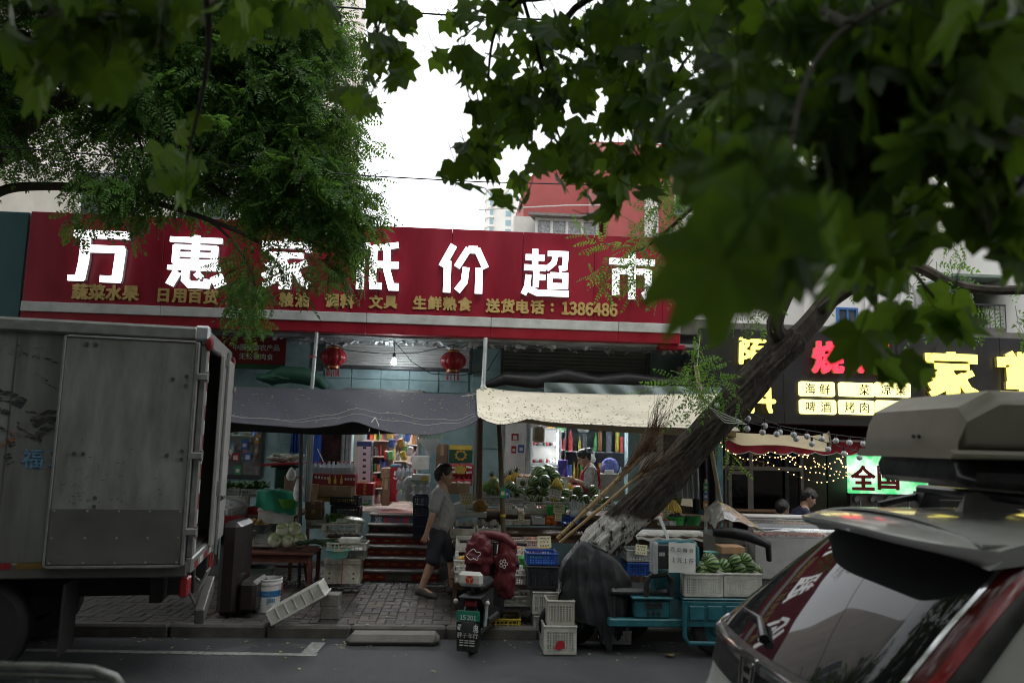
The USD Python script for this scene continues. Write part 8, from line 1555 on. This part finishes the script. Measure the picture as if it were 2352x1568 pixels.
def pinnate(L=.24, pairs=7, lw=.02, seed=0, droop=.25):
    rr = random.Random(seed); out = []
    def leaflet(p, d, nn, l):
        d = unit(d); s = unit(np.cross(d, nn)); q_ = [p, p + d * l * .35 + s * l * .24, p + d * l * .7 + s * l * .17, p + d * l - nn * l * .12, p + d * l * .7 - s * l * .17, p + d * l * .35 - s * l * .24]
        out.append((np.array(q_), np.array([(0, 1, 5), (1, 2, 4), (1, 4, 5), (2, 3, 4)])))
    for k in range(1, pairs + 1):
        u = k / pairs; p = np.array([0, L * u, -droop * L * u * u]); l = lw * 2.1 * (1 - .35 * abs(u - .5) * 2) * rr.uniform(.85, 1.1)
        for s in (-1, 1): leaflet(p, np.array([s * 1.0, .45, -.25 + rr.uniform(-.25, .2)]), np.array([0, 0, 1.0]) + rr.uniform(-.3, .3), l)
    leaflet(np.array([0, L, -droop * L]), np.array([0, 1, -.4]), np.array([0, .3, 1.0]), lw * 2)
    out.append(tube([(0, 0, 0), (0, L * .5, -droop * L * .25), (0, L, -droop * L)], .0012, 3, False)); return J(out)
def spray(seed, n=7, L=.22, lw=.02, size=.34):
    """a hanging twig of compound leaves"""
    rr = random.Random(seed); out = [tube([(0, 0, 0), (0, size * .5, -.02), (0, size, -.12)], [.004, .003, .0015], 4, False)]
    for k in range(n):
        u = (k + .7) / n; a = rr.uniform(.5, 1.2) * (1 if k % 2 else -1) * (1 - .6 * (u > .9)); out.append(xf(pinnate(L * rr.uniform(.75, 1.1), 6, lw, seed * 31 + k), (0, size * u, -.12 * u * u), rx=rr.uniform(-45, 5), ry=rr.uniform(-35, 35), rz=-math.degrees(a)))
    return J(out)
def crown(t, blobs, protos, n_per, seed, out_bias=.6, name='crown', smin=.75, smax=1.2, spread=.8):
    g = np.random.default_rng(seed); P, D = [], []
    for px, py, r, dep, k in blobs:
        c = at(px, py, dep); w = r * dep / FPX; n = int(n_per * (r / 100) ** 2 * k)
        d = g.normal(size=(n, 3)); d /= np.linalg.norm(d, axis=1, keepdims=True); rad = w * g.uniform(.1, 1, (n, 1)) ** .5 * [1, spread / max(w, .3) * .9, 1]
        P.append(c + d * rad); D.append(d * [1, .6, .4] * out_bias + g.normal(size=(n, 3)) * .5 + [0, 0, -.35])
    P, D = np.vstack(P), np.vstack(D); N = g.normal(size=P.shape) * .45 + [0, -.1, 1.0]
    return instancer(t, name, protos, P, quat(basis(D, N)), g.uniform(smin, smax, len(P)), g.integers(0, len(protos), len(P)))
def limb(P, r0, r1, n=8, amp=.0):
    P = np.asarray(P, float); k = np.linspace(0, 1, len(P)); f = CubicSpline(k, P); m = max(8, 5 * len(P)); Q = f(np.linspace(0, 1, m)); return tube(Q, np.linspace(r0, r1, m), n)
lt = thing('pagoda_tree', 'big leafy tree hanging over the left half of the red sign', 'tree', (0, 0, 0))
lx = at(-330, 900, 9.3)[0]
part(lt, 'trunk', lumpy(limb([(lx, 9.3, PV - .05), (lx + .05, 9.3, 1.6), (lx + .2, 9.2, 3.0), at(-150, 560, 9.2)], .2, .15, 14), .03, 5), mBark)
for i, (pts, a, b) in enumerate((([(-150, 560, 9.2), (0, 350, 9.1), (110, 255, 9.0), (240, 190, 8.9), (400, 90, 8.8), (520, -40, 8.8)], .11, .04), ([(-150, 560, 9.2), (-20, 450, 9.3), (70, 428, 9.3), (200, 432, 9.2), (330, 458, 9.2), (480, 505, 9.1), (600, 560, 9.0)], .07, .02), ([(110, 255, 9.0), (250, 240, 9.2), (370, 330, 9.3), (480, 420, 9.3), (560, 480, 9.3)], .045, .015), ([(0, 350, 9.1), (-20, 290, 9.4), (70, 270, 9.6), (200, 245, 9.7)], .05, .02), ([(240, 190, 8.9), (420, 200, 9.2), (560, 240, 9.4), (680, 330, 9.6)], .05, .015), ([(400, 90, 8.8), (560, 110, 9.2), (700, 100, 9.6)], .04, .012), ([(480, 505, 9.1), (560, 590, 9.0), (590, 690, 8.9)], .02, .006), ([(560, 480, 9.3), (680, 540, 9.3), (770, 580, 9.3)], .02, .006), ([(250, 240, 9.2), (310, 300, 9.0), (330, 390, 8.9)], .025, .008))):
    part(lt, 'limb', limb([at(*p) for p in pts], a, b), mTwig)
tw_ = []
LB = [(80, 60, 170, 9.2, .8), (300, 60, 180, 9.2, .9), (500, 60, 160, 9.3, 1), (660, 100, 120, 9.5, 1.2), (735, 60, 70, 9.6, 1.2), (720, 230, 95, 9.5, 1.5), (560, 210, 150, 9.4, 1.1), (380, 200, 150, 9.2, .9), (180, 170, 120, 9.2, .5), (690, 385, 98, 9.4, 1.5), (560, 345, 118, 9.4, 1.2), (760, 330, 60, 9.6, 1.4), (775, 480, 60, 9.4, 1.5), (700, 450, 64, 9.2, 1.2), (600, 475, 40, 9.2, 1.0), (420, 395, 65, 9.2, .9), (575, 575, 34, 8.9, .9), (580, 650, 30, 8.9, 1.3), (588, 705, 24, 8.9, 1.4), (745, 590, 42, 9.2, .7), (815, 430, 34, 9.5, 1.4), (800, 540, 36, 9.4, 1.5), (345, 465, 26, 9.2, .7), (340, 400, 90, 9.2, .5), (240, 330, 90, 9.4, .35), (100, 320, 60, 9.4, .5), (45, 270, 60, 9.4, .6), (180, 430, 60, 9.3, .4), (280, 445, 50, 9.3, .6), (790, 590, 30, 9.2, 1.0), (735, 455, 50, 9.3, 1.0), (-120, 200, 200, 9.2, .6), (250, -200, 300, 9.2, .5), (600, -220, 250, 9.5, .5)]
PS = [(spray(s, 8, .21, .025), mPinn) for s in (1, 2, 3)]
crown(lt, LB, PS, 105, 11)
q_ = np.random.default_rng(5); n = 2600; y = q_.uniform(5.6, 11.6, n); Po = np.stack([q_.uniform(-10, -4.2, n), y, CAM_H + 1.0 + .63 * y + q_.uniform(0, 2.6, n)], 1)
instancer(lt, 'upper_crown', PS, Po, quat(basis(q_.normal(size=Po.shape) * .6 + [0, 0, -.5], q_.normal(size=Po.shape) * .4 + [0, 0, 1.0])), q_.uniform(1.5, 2.3, n), np.arange(n) % 3)  # foliage layer added above the view to shade lorry and left sign end
lo = thing('locust_tree', 'leaning rough barked tree with a whitewashed foot crossing the fruit stall', 'tree', (0, 0, 0))
C = [at(*p) for p in ((1318, 1372, 9.25), (1345, 1300, 9.25), (1398, 1232, 9.2), (1490, 1140, 9.15), (1590, 1030, 9.1), (1690, 920, 9.05), (1775, 830, 9.0), (1822, 775, 9.0))]
C[0][2] = PV - .1
Q_ = CubicSpline(np.linspace(0, 1, len(C)), C)(np.linspace(0, 1, 90)); rad = np.interp(np.linspace(0, 1, 90), [0, .12, .3, .7, 1], [.29, .235, .19, .17, .145])
v, f = tube(Q_, rad, 64); cc = np.vstack([np.repeat(Q_, 64, 0), Q_[:1], Q_[-1:]]); dd = v - cc; L_ = np.linalg.norm(dd, axis=1, keepdims=True) + 1e-9
th = np.concatenate([np.tile(np.arange(64) * 2 * math.pi / 64, 90), [0, 0]]); al = np.concatenate([np.repeat(np.linspace(0, 1, 90), 64), [0, 1]])
rid = meshkit.fbm(np.stack([np.cos(th) * 3.2 + al * 1.5, np.sin(th) * 3.2 - al * 1.2, al * 7], 1), 4, 9) - .5
rid2 = np.abs(np.sin(th * 9 + 5 * meshkit.fbm(np.stack([np.cos(th) * 2, np.sin(th) * 2, al * 9], 1), 3, 4) + al * 6)) - .5
v = v + dd / L_ * (rid * .13 + rid2 * .030 * (.4 + rid + .5))[:, None]
part(lo, 'trunk', (v, f), mBarkWash, True)
for pts, a, b in (([(1815, 785, 9.0), (1780, 750, 8.9), (1800, 690, 8.8), (1840, 600, 8.7), (1850, 480, 8.7), (1800, 300, 8.9), (1760, 100, 9.0)], .11, .03), ([(1815, 780, 9.0), (1880, 720, 9.0), (1990, 560, 9.0), (2080, 380, 9.0), (2120, 100, 9.1)], .15, .05), ([(1880, 720, 9.0), (1960, 660, 8.6), (2080, 610, 8.3), (2160, 640, 8.2), (2260, 665, 8.1), (2420, 660, 8.0)], .07, .05), ([(1850, 480, 8.7), (1700, 420, 9.2), (1600, 470, 9.6), (1520, 540, 9.8), (1450, 580, 10)], .045, .008), ([(1800, 300, 8.9), (1650, 290, 9.4), (1540, 390, 9.8), (1500, 470, 9.9)], .04, .008), ([(2080, 610, 8.3), (2060, 520, 8.3), (2100, 440, 8.4)], .03, .012)): part(lo, 'limb', limb([at(*p) for p in pts], a, b), mBark)
LS = [(spray(s, 6, .25, .023, .36), mLocust) for s in (5, 6)]
LoB = [(1590, 850, 45, 8.9, 1.5), (1640, 870, 45, 8.9, 1.6), (1575, 885, 30, 8.9, 1.2), (1370, 590, 40, 9.9, 1.2), (1430, 600, 50, 9.9, 1.2), (1500, 600, 60, 9.8, 1.3), (1480, 480, 70, 9.9, .9), (1560, 420, 90, 9.7, .9), (1600, 540, 70, 9.6, 1.2), (1640, 600, 50, 9.5, 1.5), (1700, 330, 120, 9.3, .9), (1840, 60, 70, 9.2, 1.4), (1860, 200, 80, 9.2, .9), (1950, 330, 120, 9, .7), (2100, 450, 120, 9, .7), (2200, 200, 200, 9, .6), (1700, 80, 150, 9.2, .5), (1400, 60, 90, 9.8, .5), (1560, 230, 110, 9.6, .6), (2150, 590, 35, 8.3, 1.2), (2190, 680, 30, 8.2, 1.0), (2330, 690, 40, 8.1, 1.2), (2000, -250, 350, 9.2, .4), (1640, 1010, 22, 8.9, .9), (1640, 1100, 16, 9.0, 1.0), (1735, 700, 60, 9.3, .6), (1900, 560, 90, 9.2, .5)]
crown(lo, LoB, LS, 30, 12, spread=.6)
bro = thing('twig_broom', 'long twig broom with a bamboo handle leaning along the tree trunk', 'broom', (0, 0, 0))
ha, hb_ = at(1280, 1236, 8.72), at(1470, 1050, 8.62); part(bro, 'handle', tube([ha, lerp(ha, hb_, .5), hb_], .02, 10), mBamboo); part(bro, 'node', J([cyl(lerp(ha, hb_, k - .004), lerp(ha, hb_, k + .004), .0225, 10) for k in (.05, .2, .36, .53, .7)]), mBambooDk)
tv_ = []
for k in range(120):
    p = lerp(hb_, ha, R.uniform(-.15, .35)) + NR.normal(size=3) * .018; e = at(1510 + R.uniform(-18, 26), 985 + R.uniform(-28, 34), 8.6 + R.uniform(-.08, .1)); tv_.append(tube([p, lerp(p, e, .5) + NR.normal(size=3) * .02, e], [.003, .0025, .0012], 3, False))
for k in range(46): p = at(1500 + R.uniform(-15, 15), 990, 8.58); e = at(1528 + R.uniform(-25, 25), 935 + R.uniform(-45, 15), 8.5 + R.uniform(-.1, .1)); tv_.append(tube([p, lerp(p, e, .5) + NR.normal(size=3) * .03, e], [.0025, .002, .001], 3, False))
part(bro, 'twig_head', J(tv_), M('broom_twig', (.13, .07, .035), .8, .4, 20), False, kind='stuff')
ca = at(1285, 1246, 8.8); cb_ = at(1475, 1085, 8.75); t = thing('bamboo_cane', 'second bamboo cane leaning below the broom handle', 'cane', (0, 0, 0)); part(t, 'cane', tube([ca, lerp(ca, cb_, .5), cb_], .016, 10), mBamboo); part(t, 'twig_head', J([tube([lerp(cb_, ca, R.uniform(0, .2)), at(1540 + R.uniform(-40, 40), 1030 + R.uniform(-30, 40), 8.7)], [.003, .001], 3, False) for _ in range(60)]), '/World/Looks/broom_twig', False, kind='stuff')
t = thing('cord_binding', 'white cord wound round the leaning trunk', 'cord', (0, 0, 0)); part(t, 'cord', J([tube([at(1630 + 4 * k, 935 + 5 * k, 8.80), at(1665, 952 + 6 * k, 8.78), at(1700 + 5 * k, 965 + 3 * k, 8.84)], .005, 5) for k in range(4)]), mRope)
pt = thing('plane_tree', 'plane tree with large lobed leaves hanging close in front of the camera', 'tree', (0, 0, 0))
tb_ = np.array([3.2, -1.2, 0]); part(pt, 'trunk', lumpy(limb([tb_ + [0, 0, -.1], tb_ + [.05, 0, 1.6], tb_ + [-.1, .1, 3.2], tb_ + [-.2, .2, 4.6]], .24, .16, 16), .02, 4), mBark)
top = tb_ + [-.2, .2, 4.6]; fork = tb_ + [-.1, .1, 3.3]
BR = [([top, at(2700, -500, 2.6), at(2000, -160, 3.0), at(1500, -60, 3.3), at(1202, 0, 3.5), at(1020, -40, 3.6), at(900, -30, 3.6)], .03, .006), ([at(1500, -60, 3.3), at(1300, 60, 3.5), at(1400, 148, 3.5), at(1459, 207, 3.5)], .02, .006), ([fork, at(2900, -200, 1.9), at(2300, -60, 1.6), at(1950, 60, 1.4), at(1830, 260, 1.2), at(1760, 430, 1.05)], .008, .003), ([at(2300, -60, 1.6), at(2240, 200, 1.6), at(2160, 420, 1.8), at(2080, 600, 2.1), at(2040, 720, 2.2)], .008, .003), ([top, at(1500, -1500, 1.5), at(700, -500, 2.0), at(400, -160, 2.1), at(250, -40, 2.1), at(100, 40, 2.0)], .02, .005), ([at(400, -160, 2.1), at(480, 60, 2.3), at(455, 260, 2.5), at(430, 380, 2.6)], .012, .003), ([at(1202, 0, 3.5), at(1130, 100, 3.6), at(1120, 240, 3.7), at(1090, 370, 3.7)], .01, .003), ([at(900, -30, 3.6), at(870, 60, 3.6), at(850, 160, 3.6)], .008, .003), ([at(1202, 0, 3.5), at(1260, 220, 3.6), at(1290, 330, 3.6), at(1350, 420, 3.6)], .01, .003), ([fork, at(3200, 200, 1.7), at(2500, 330, 1.5), at(2300, 480, 1.5)], .014, .005), ([at(1950, 60, 1.4), at(1700, 30, 2.6), at(1560, 160, 3.0), at(1540, 320, 3.2)], .012, .004), ([at(2080, 600, 2.1), at(2150, 690, 2.3), at(2190, 740, 2.4)], .006, .003)]
for pts, a, b in BR: part(pt, 'branch', limb(pts, a, b, 7), mTwig)
LV = [plane_leaf(1.0, s) for s in range(6)]
CL = [(885, 35, 3.6, 50, 9, .19), (870, 110, 3.6, 40, 7, .19), (900, 165, 3.6, 45, 8, .19), (850, 225, 3.6, 38, 6, .18), (930, 60, 3.6, 25, 3, .18), (800, 235, 3.6, 20, 2, .17),
 (1090, 60, 3.6, 60, 9, .19), (1060, 160, 3.6, 55, 9, .2), (1130, 230, 3.6, 60, 11, .2), (1120, 320, 3.7, 55, 9, .2), (1040, 420, 3.7, 22, 2, .2), (1190, 90, 3.6, 80, 12, .2), (1220, 200, 3.6, 80, 13, .2), (1180, 300, 3.6, 60, 9, .2), (1100, 400, 3.7, 45, 6, .2), (1180, 450, 3.7, 40, 5, .18), (1280, 270, 3.5, 80, 12, .2), (1330, 120, 3.4, 90, 14, .2), (1290, 380, 3.5, 70, 9, .19), (1400, 220, 3.4, 80, 12, .2), (1390, 350, 3.4, 70, 10, .19), (1350, 460, 3.5, 45, 5, .18), (1450, 100, 3.2, 90, 14, .2), (1500, 260, 3.2, 80, 12, .2), (1480, 400, 3.2, 60, 7, .19), (1560, 130, 3.0, 90, 14, .2), (1570, 360, 3.0, 60, 8, .19), (1420, 480, 3.4, 40, 4, .18), (1350, 30, 3.4, 80, 9, .2), (1500, 20, 3.0, 90, 10, .2),
 (1700, 60, 4, 120, 30, .2), (1850, 150, 4, 140, 34, .2), (2000, 60, 4, 150, 40, .2), (2150, 180, 4, 150, 40, .2), (2300, 120, 4, 140, 36, .2), (2000, 330, 4, 130, 30, .2), (2180, 380, 4, 130, 30, .2), (2310, 330, 4, 120, 28, .2), (1720, 300, 3.8, 100, 16, .2), (1640, 40, 2.2, 100, 10, .2), (1660, 220, 2.2, 90, 9, .2), (1760, 130, 1.8, 100, 9, .2), (1800, 330, 1.5, 120, 8, .2), (1700, 420, 1.5, 90, 5, .2), (1950, 80, 1.7, 130, 12, .21), (1960, 250, 1.6, 130, 12, .21), (2100, 100, 1.5, 130, 12, .21), (2250, 60, 1.4, 130, 12, .21), (2110, 270, 1.5, 130, 12, .21), (2270, 240, 1.4, 130, 12, .21), (2000, 420, 1.7, 110, 9, .21), (2150, 410, 1.7, 110, 8, .21), (2310, 400, 1.5, 100, 9, .21), (1900, 480, 1.6, 90, 6, .21), (2050, 540, 1.9, 80, 6, .2), (2310, 540, 1.6, 70, 6, .21), (2340, 600, 1.6, 40, 3, .2),
 (1790, 560, 1.15, 110, 4, .21), (1880, 600, 1.3, 60, 2, .2), (2040, 650, 2.2, 50, 4, .19), (2060, 760, 2.3, 45, 4, .19), (2020, 830, 2.2, 60, 4, .2), (2190, 740, 2.4, 45, 5, .19), (1960, 620, 1.9, 40, 2, .18), (2120, 860, 2.3, 25, 1, .17),
 (60, 60, 1.9, 110, 8, .2), (180, 120, 1.9, 110, 7, .2), (70, 180, 2.0, 70, 3, .19), (300, 60, 2.0, 100, 6, .2), (370, 90, 2.1, 60, 2, .2), (430, 30, 2.2, 80, 4, .2), (300, 190, 2.2, 50, 2, .18), (190, 210, 2.2, 50, 2, .17), (430, 300, 2.6, 35, 2, .16), (420, 385, 2.6, 40, 3, .17), (400, 440, 2.7, 28, 3, .16), (540, 40, 2.6, 60, 4, .18), (620, 80, 3.2, 60, 5, .19), (700, 40, 3.3, 60, 6, .19), (580, 120, 3.0, 40, 2, .18), (770, 60, 3.5, 30, 3, .18), (60, -60, 1.8, 120, 6, .2)]
g = np.random.default_rng(21); near = []
for px, py, dep, r, n, sz in CL:
    for k in range(int(n * 1.35)):
        a, q_ = g.uniform(0, 6.28), math.sqrt(g.uniform(0, 1)); dd_ = dep * (1 + g.normal() * .06)
        near.append((at(px + r * q_ * math.cos(a), py + r * q_ * math.sin(a) * .95, dd_), np.array([g.normal() * .7, g.normal() * .55, -1.0 + g.normal() * .45]), np.array([g.normal() * .6, -.55 + g.normal() * .6, .75]), sz * g.uniform(.75, 1.1), dep))
for px, py, dep, dr, nm, sz in ((1592, 690, .84, (-.55, .1, -.8), (-.1, -.95, .3), .19), (1735, 640, .96, (-.1, .1, -1), (0, -.95, .25), .19), (1690, 560, .92, (-.55, .1, -.83), (-.1, -.9, .4), .215), (1730, 600, .9, (.15, .1, -1), (.2, -.9, .35), .20), (1835, 600, .95, (.55, .1, -.9), (.1, -.85, .45), .20), (1720, 500, 1.02, (-.35, 0, -1), (0, -.8, .5), .20), (1680, 400, 1.1, (-.8, .1, -.5), (-.2, -.8, .5), .19), (1760, 460, 1.05, (.1, .1, -1), (.1, -.7, .6), .2)):
    near.append((at(px, py, dep), np.array(dr, float), np.array(nm, float), sz, dep))
near.sort(key=lambda q_: -q_[3] / q_[4])
P_, D_, N_, S_ = (np.array([q_[i] for q_ in near]) for i in range(4)); B_ = basis(D_, N_); off = np.einsum('nij,nj->ni', B_, np.stack([0 * S_, -S_ * .3, 0 * S_], 1)); P_ = P_ + off
for k in range(300):
    v, f = LV[k % 6]; part(pt, 'leaf', ((v * S_[k]) @ B_[k].T + P_[k], f), mPlane, True)
def over(cx, rx, n, seed):                          # unseen rest of a crown, over and behind the camera, thickened for shade
    q_ = np.random.default_rng(seed); an, rr = q_.uniform(0, 6.28, n), np.sqrt(q_.uniform(0, 1, n)); x, y = cx + rr * rx * np.cos(an), -.5 + rr * 7.5 * np.sin(an)
    P = np.stack([x, y, np.maximum(4.6, CAM_H + 1.2 + .62 * y) + q_.uniform(0, 3.0, n) * (1 - .6 * rr)], 1); return P, q_.normal(size=P.shape) * .6 + [0, 0, -.8], q_.normal(size=P.shape) * .4 + [0, 0, 1.0], q_.uniform(.26, .36, n)
Pc, Dc, Nc, Sc = over(2.5, 8, 11000, 33)
p2 = thing('plane_tree', 'unseen plane tree added left of the camera so its crown shades the lorry', 'tree', (-8, -1.5, 0)); part(p2, 'trunk', lumpy(limb([(0, 0, -.1), (.1, 0, 2), (.1, .1, 4.8)], .25, .16, 14), .02, 4), mBark)  # stands out of view, added for the shade of its crown
for k in range(6): a = k * 1.05; part(p2, 'branch', limb([(.1, .1, 4.7), (1.8 * math.cos(a), 1.8 * math.sin(a), 5.6), (4.2 * math.cos(a), 3.6 * math.sin(a), 6.4)], .08, .02, 7), mTwig)
Pd, Dd, Nd, Sd = over(-8, 7, 10000, 34)
k0 = 300
instancer(pt, 'crown', [(v_f, mPlane) for v_f in LV], np.vstack([P_[k0:], Pc]), np.vstack([quat(B_[k0:]), quat(basis(Dc, Nc))]), np.concatenate([S_[k0:], Sc]), np.arange(len(P_) - k0 + len(Pc)) % 6)
instancer(p2, 'crown', [(v_f, mPlane) for v_f in LV], Pd - [-8, -1.5, 0], quat(basis(Dd, Nd)), Sd, np.arange(len(Pd)) % 6)
for k in range(7): a = k * .9; part(pt, 'branch', limb([top, top + [2.2 * math.cos(a), 1.3 * math.sin(a) - 1, .6], top + [4.6 * math.cos(a), 2.4 * math.sin(a) - 1.6, .9]], .08, .02, 7), mTwig)
# wires and lights
wire('thick black cable crossing the sky at the top', [at(300, -22, 7.5), at(562, -2, 7.6), at(841, 22, 7.8), at(1079, 39, 8.0), at(1500, 55, 8.4), at(1895, 70, 8.8), at(2400, 84, 9.2)], .010)
wire('thin cable crossing in front of the left tree and the sky', [at(-60, 332, 8.6), at(300, 362, 8.7), at(838, 404, 8.8), at(1100, 418, 8.9), at(1640, 432, 9.2), at(2400, 450, 9.6)], .008)
wire('thin pale wire in front of the red house', [at(1100, 482, 25), at(1300, 472, 25), at(1420, 470, 25)], .02, mRope)
Pq = lambda x, y: ((2350 + x / 1.844) * .6447, (1100 + y / 1.844) * .6447)
def festoon(label, pts, Y):
    t = thing('festoon_lights', label, 'string lights', (0, 0, 0)); P = [at(*Pq(x, y), Y + .0009 * (x - 400)) for x, y in pts]; part(t, 'cable', tube([p + [0, 0, .075] for p in P], .006, 5), mCable)
    for p in P[1:-1]: b = part(t, 'bulb', ball(.037, 2, p), mFestoon, True); part(b, 'socket', cyl(p + [0, 0, .032], p + [0, 0, .085], .016, 8), mCable)
mFestoon = M('globe_bulb', (.62, .63, .66), .25, .05, 5)
festoon('upper string of white globe bulbs from the trunk to the restaurant', [(340, 560), (377, 637), (502, 715), (580, 720), (690, 768), (789, 810), (880, 826), (968, 837), (1066, 853), (1158, 866), (1247, 878), (1338, 886), (1420, 890)], 9.0)
festoon('lower string of white globe bulbs from the trunk to the restaurant', [(470, 735), (500, 755), (575, 787), (676, 810), (770, 822), (897, 853), (1000, 886), (1107, 921), (1211, 951), (1313, 975), (1420, 1000)], 9.0)
mFairy = EM('fairy_light', (1, .55, .18), 4)
for i, pts in enumerate(([(400, 855), (440, 915), (500, 960), (580, 990), (650, 975), (725, 930)], [(680, 970), (790, 1050), (930, 1110), (1060, 1135), (1170, 1115), (1260, 1085)], [(760, 940), (880, 1015), (1000, 1065), (1120, 1090), (1260, 1085)], [(850, 960), (950, 1035), (1070, 1030), (1180, 990), (1300, 905)], [(960, 960), (1040, 1010), (1100, 1045), (1270, 1080)], [(1170, 980), (1200, 1020), (1230, 1050), (1290, 1080)], [(700, 960), (830, 975), (930, 965), (980, 970)])):
    t = thing('fairy_lights', ('first strand of warm fairy lights below the tan tarpaulin', 'lowest long strand of warm fairy lights', 'middle strand of warm fairy lights', 'strand of warm fairy lights rising towards the right', 'short steep strand of warm fairy lights', 'rightmost short strand of warm fairy lights', 'strand of warm fairy lights along the awning hem')[i], 'string lights', (0, 0, 0)); P = CubicSpline(np.linspace(0, 1, len(pts)), [at(*Pq(x, y), 11.2 + .0006 * x) for x, y in pts])(np.linspace(0, 1, 60)); part(t, 'wire', tube(P, .003, 4, False), mCable)
    part(t, 'bulb', J([ball(R.uniform(.007, .011), 1, p + NR.normal(size=3) * .012) for p in P[::4]]), mFairy, kind='stuff')
tt = thing('tan_tarpaulin', 'tan tarpaulin stretched in front of the red scalloped awning', 'tarpaulin', (0, 0, 0)); ca_ = [at(*Pq(x, y), 10.4) for x, y in ((400, 800), (620, 812), (800, 840), (960, 830), (1110, 806))]; cb2_ = [at(*Pq(x, y), 9.9) for x, y in ((440, 840), (560, 890), (760, 905), (960, 915), (1120, 935))]; fa, fb = curve(ca_), curve(cb2_)
part(tt, 'cloth', sheet(lambda u, v: lerp(fa(u), fb(u), v) + [0, 0, -.05 * math.sin(math.pi * v) - .02 * math.sin(u * 9)], 40, 10, .004), mTarpTan, 60); part(tt, 'dark_hem', tube([fa(1), lerp(fa(1), fb(1), .5) + [.02, 0, 0], fb(1)], .010, 6), mCable)
for px, py, z0_ in ((1655, 838, 0),): wire('pair of thin wires beside the leaning bamboo pole', [at(1608, 770, 11), at(1600, 850, 10.9), at(1622, 1000, 10.7)], .005, mRope)
lf = []
for k in range(170):
    x, y = R.uniform(-4, 3.2), R.uniform(6.3, 11.2) if R.random() < .5 else KY - abs(R.gauss(0, .25)); z = .004 if y < KY else (.129 if y > KY + .14 else .134); s = R.uniform(.008, .03)
    lf.append(xf(sheet(lambda u, v: ((u - .5) * s * 2, (v - .5) * s * R.uniform(.5, 1.2), s * .25 * math.sin(3 * u)), 2, 1, .001), (x, y, z), rz=R.uniform(0, 360)))
solo('ground_litter', 'small pale leaves and scraps lying on the road and pavement', 'litter', J(lf), M('scraps', (.30, .28, .16), .8, .5, 9), kind='stuff', smooth=False)
for px, py, s, lab in ((1545, 1506, .16, 'large dry brown leaf lying on the road by the tricycle'), (1100, 1440, .05, 'yellow fruit scrap by the scooter')):
    p = atz(px, py, .01); solo('dry_leaf', lab, 'leaf', lumpy(((LV[1][0] * s), LV[1][1]), .03, 12), M('dry_leaf_' + str(px), (.16, .12, .05), .8, .3, 9), (p[0], p[1], .03), rz=60)
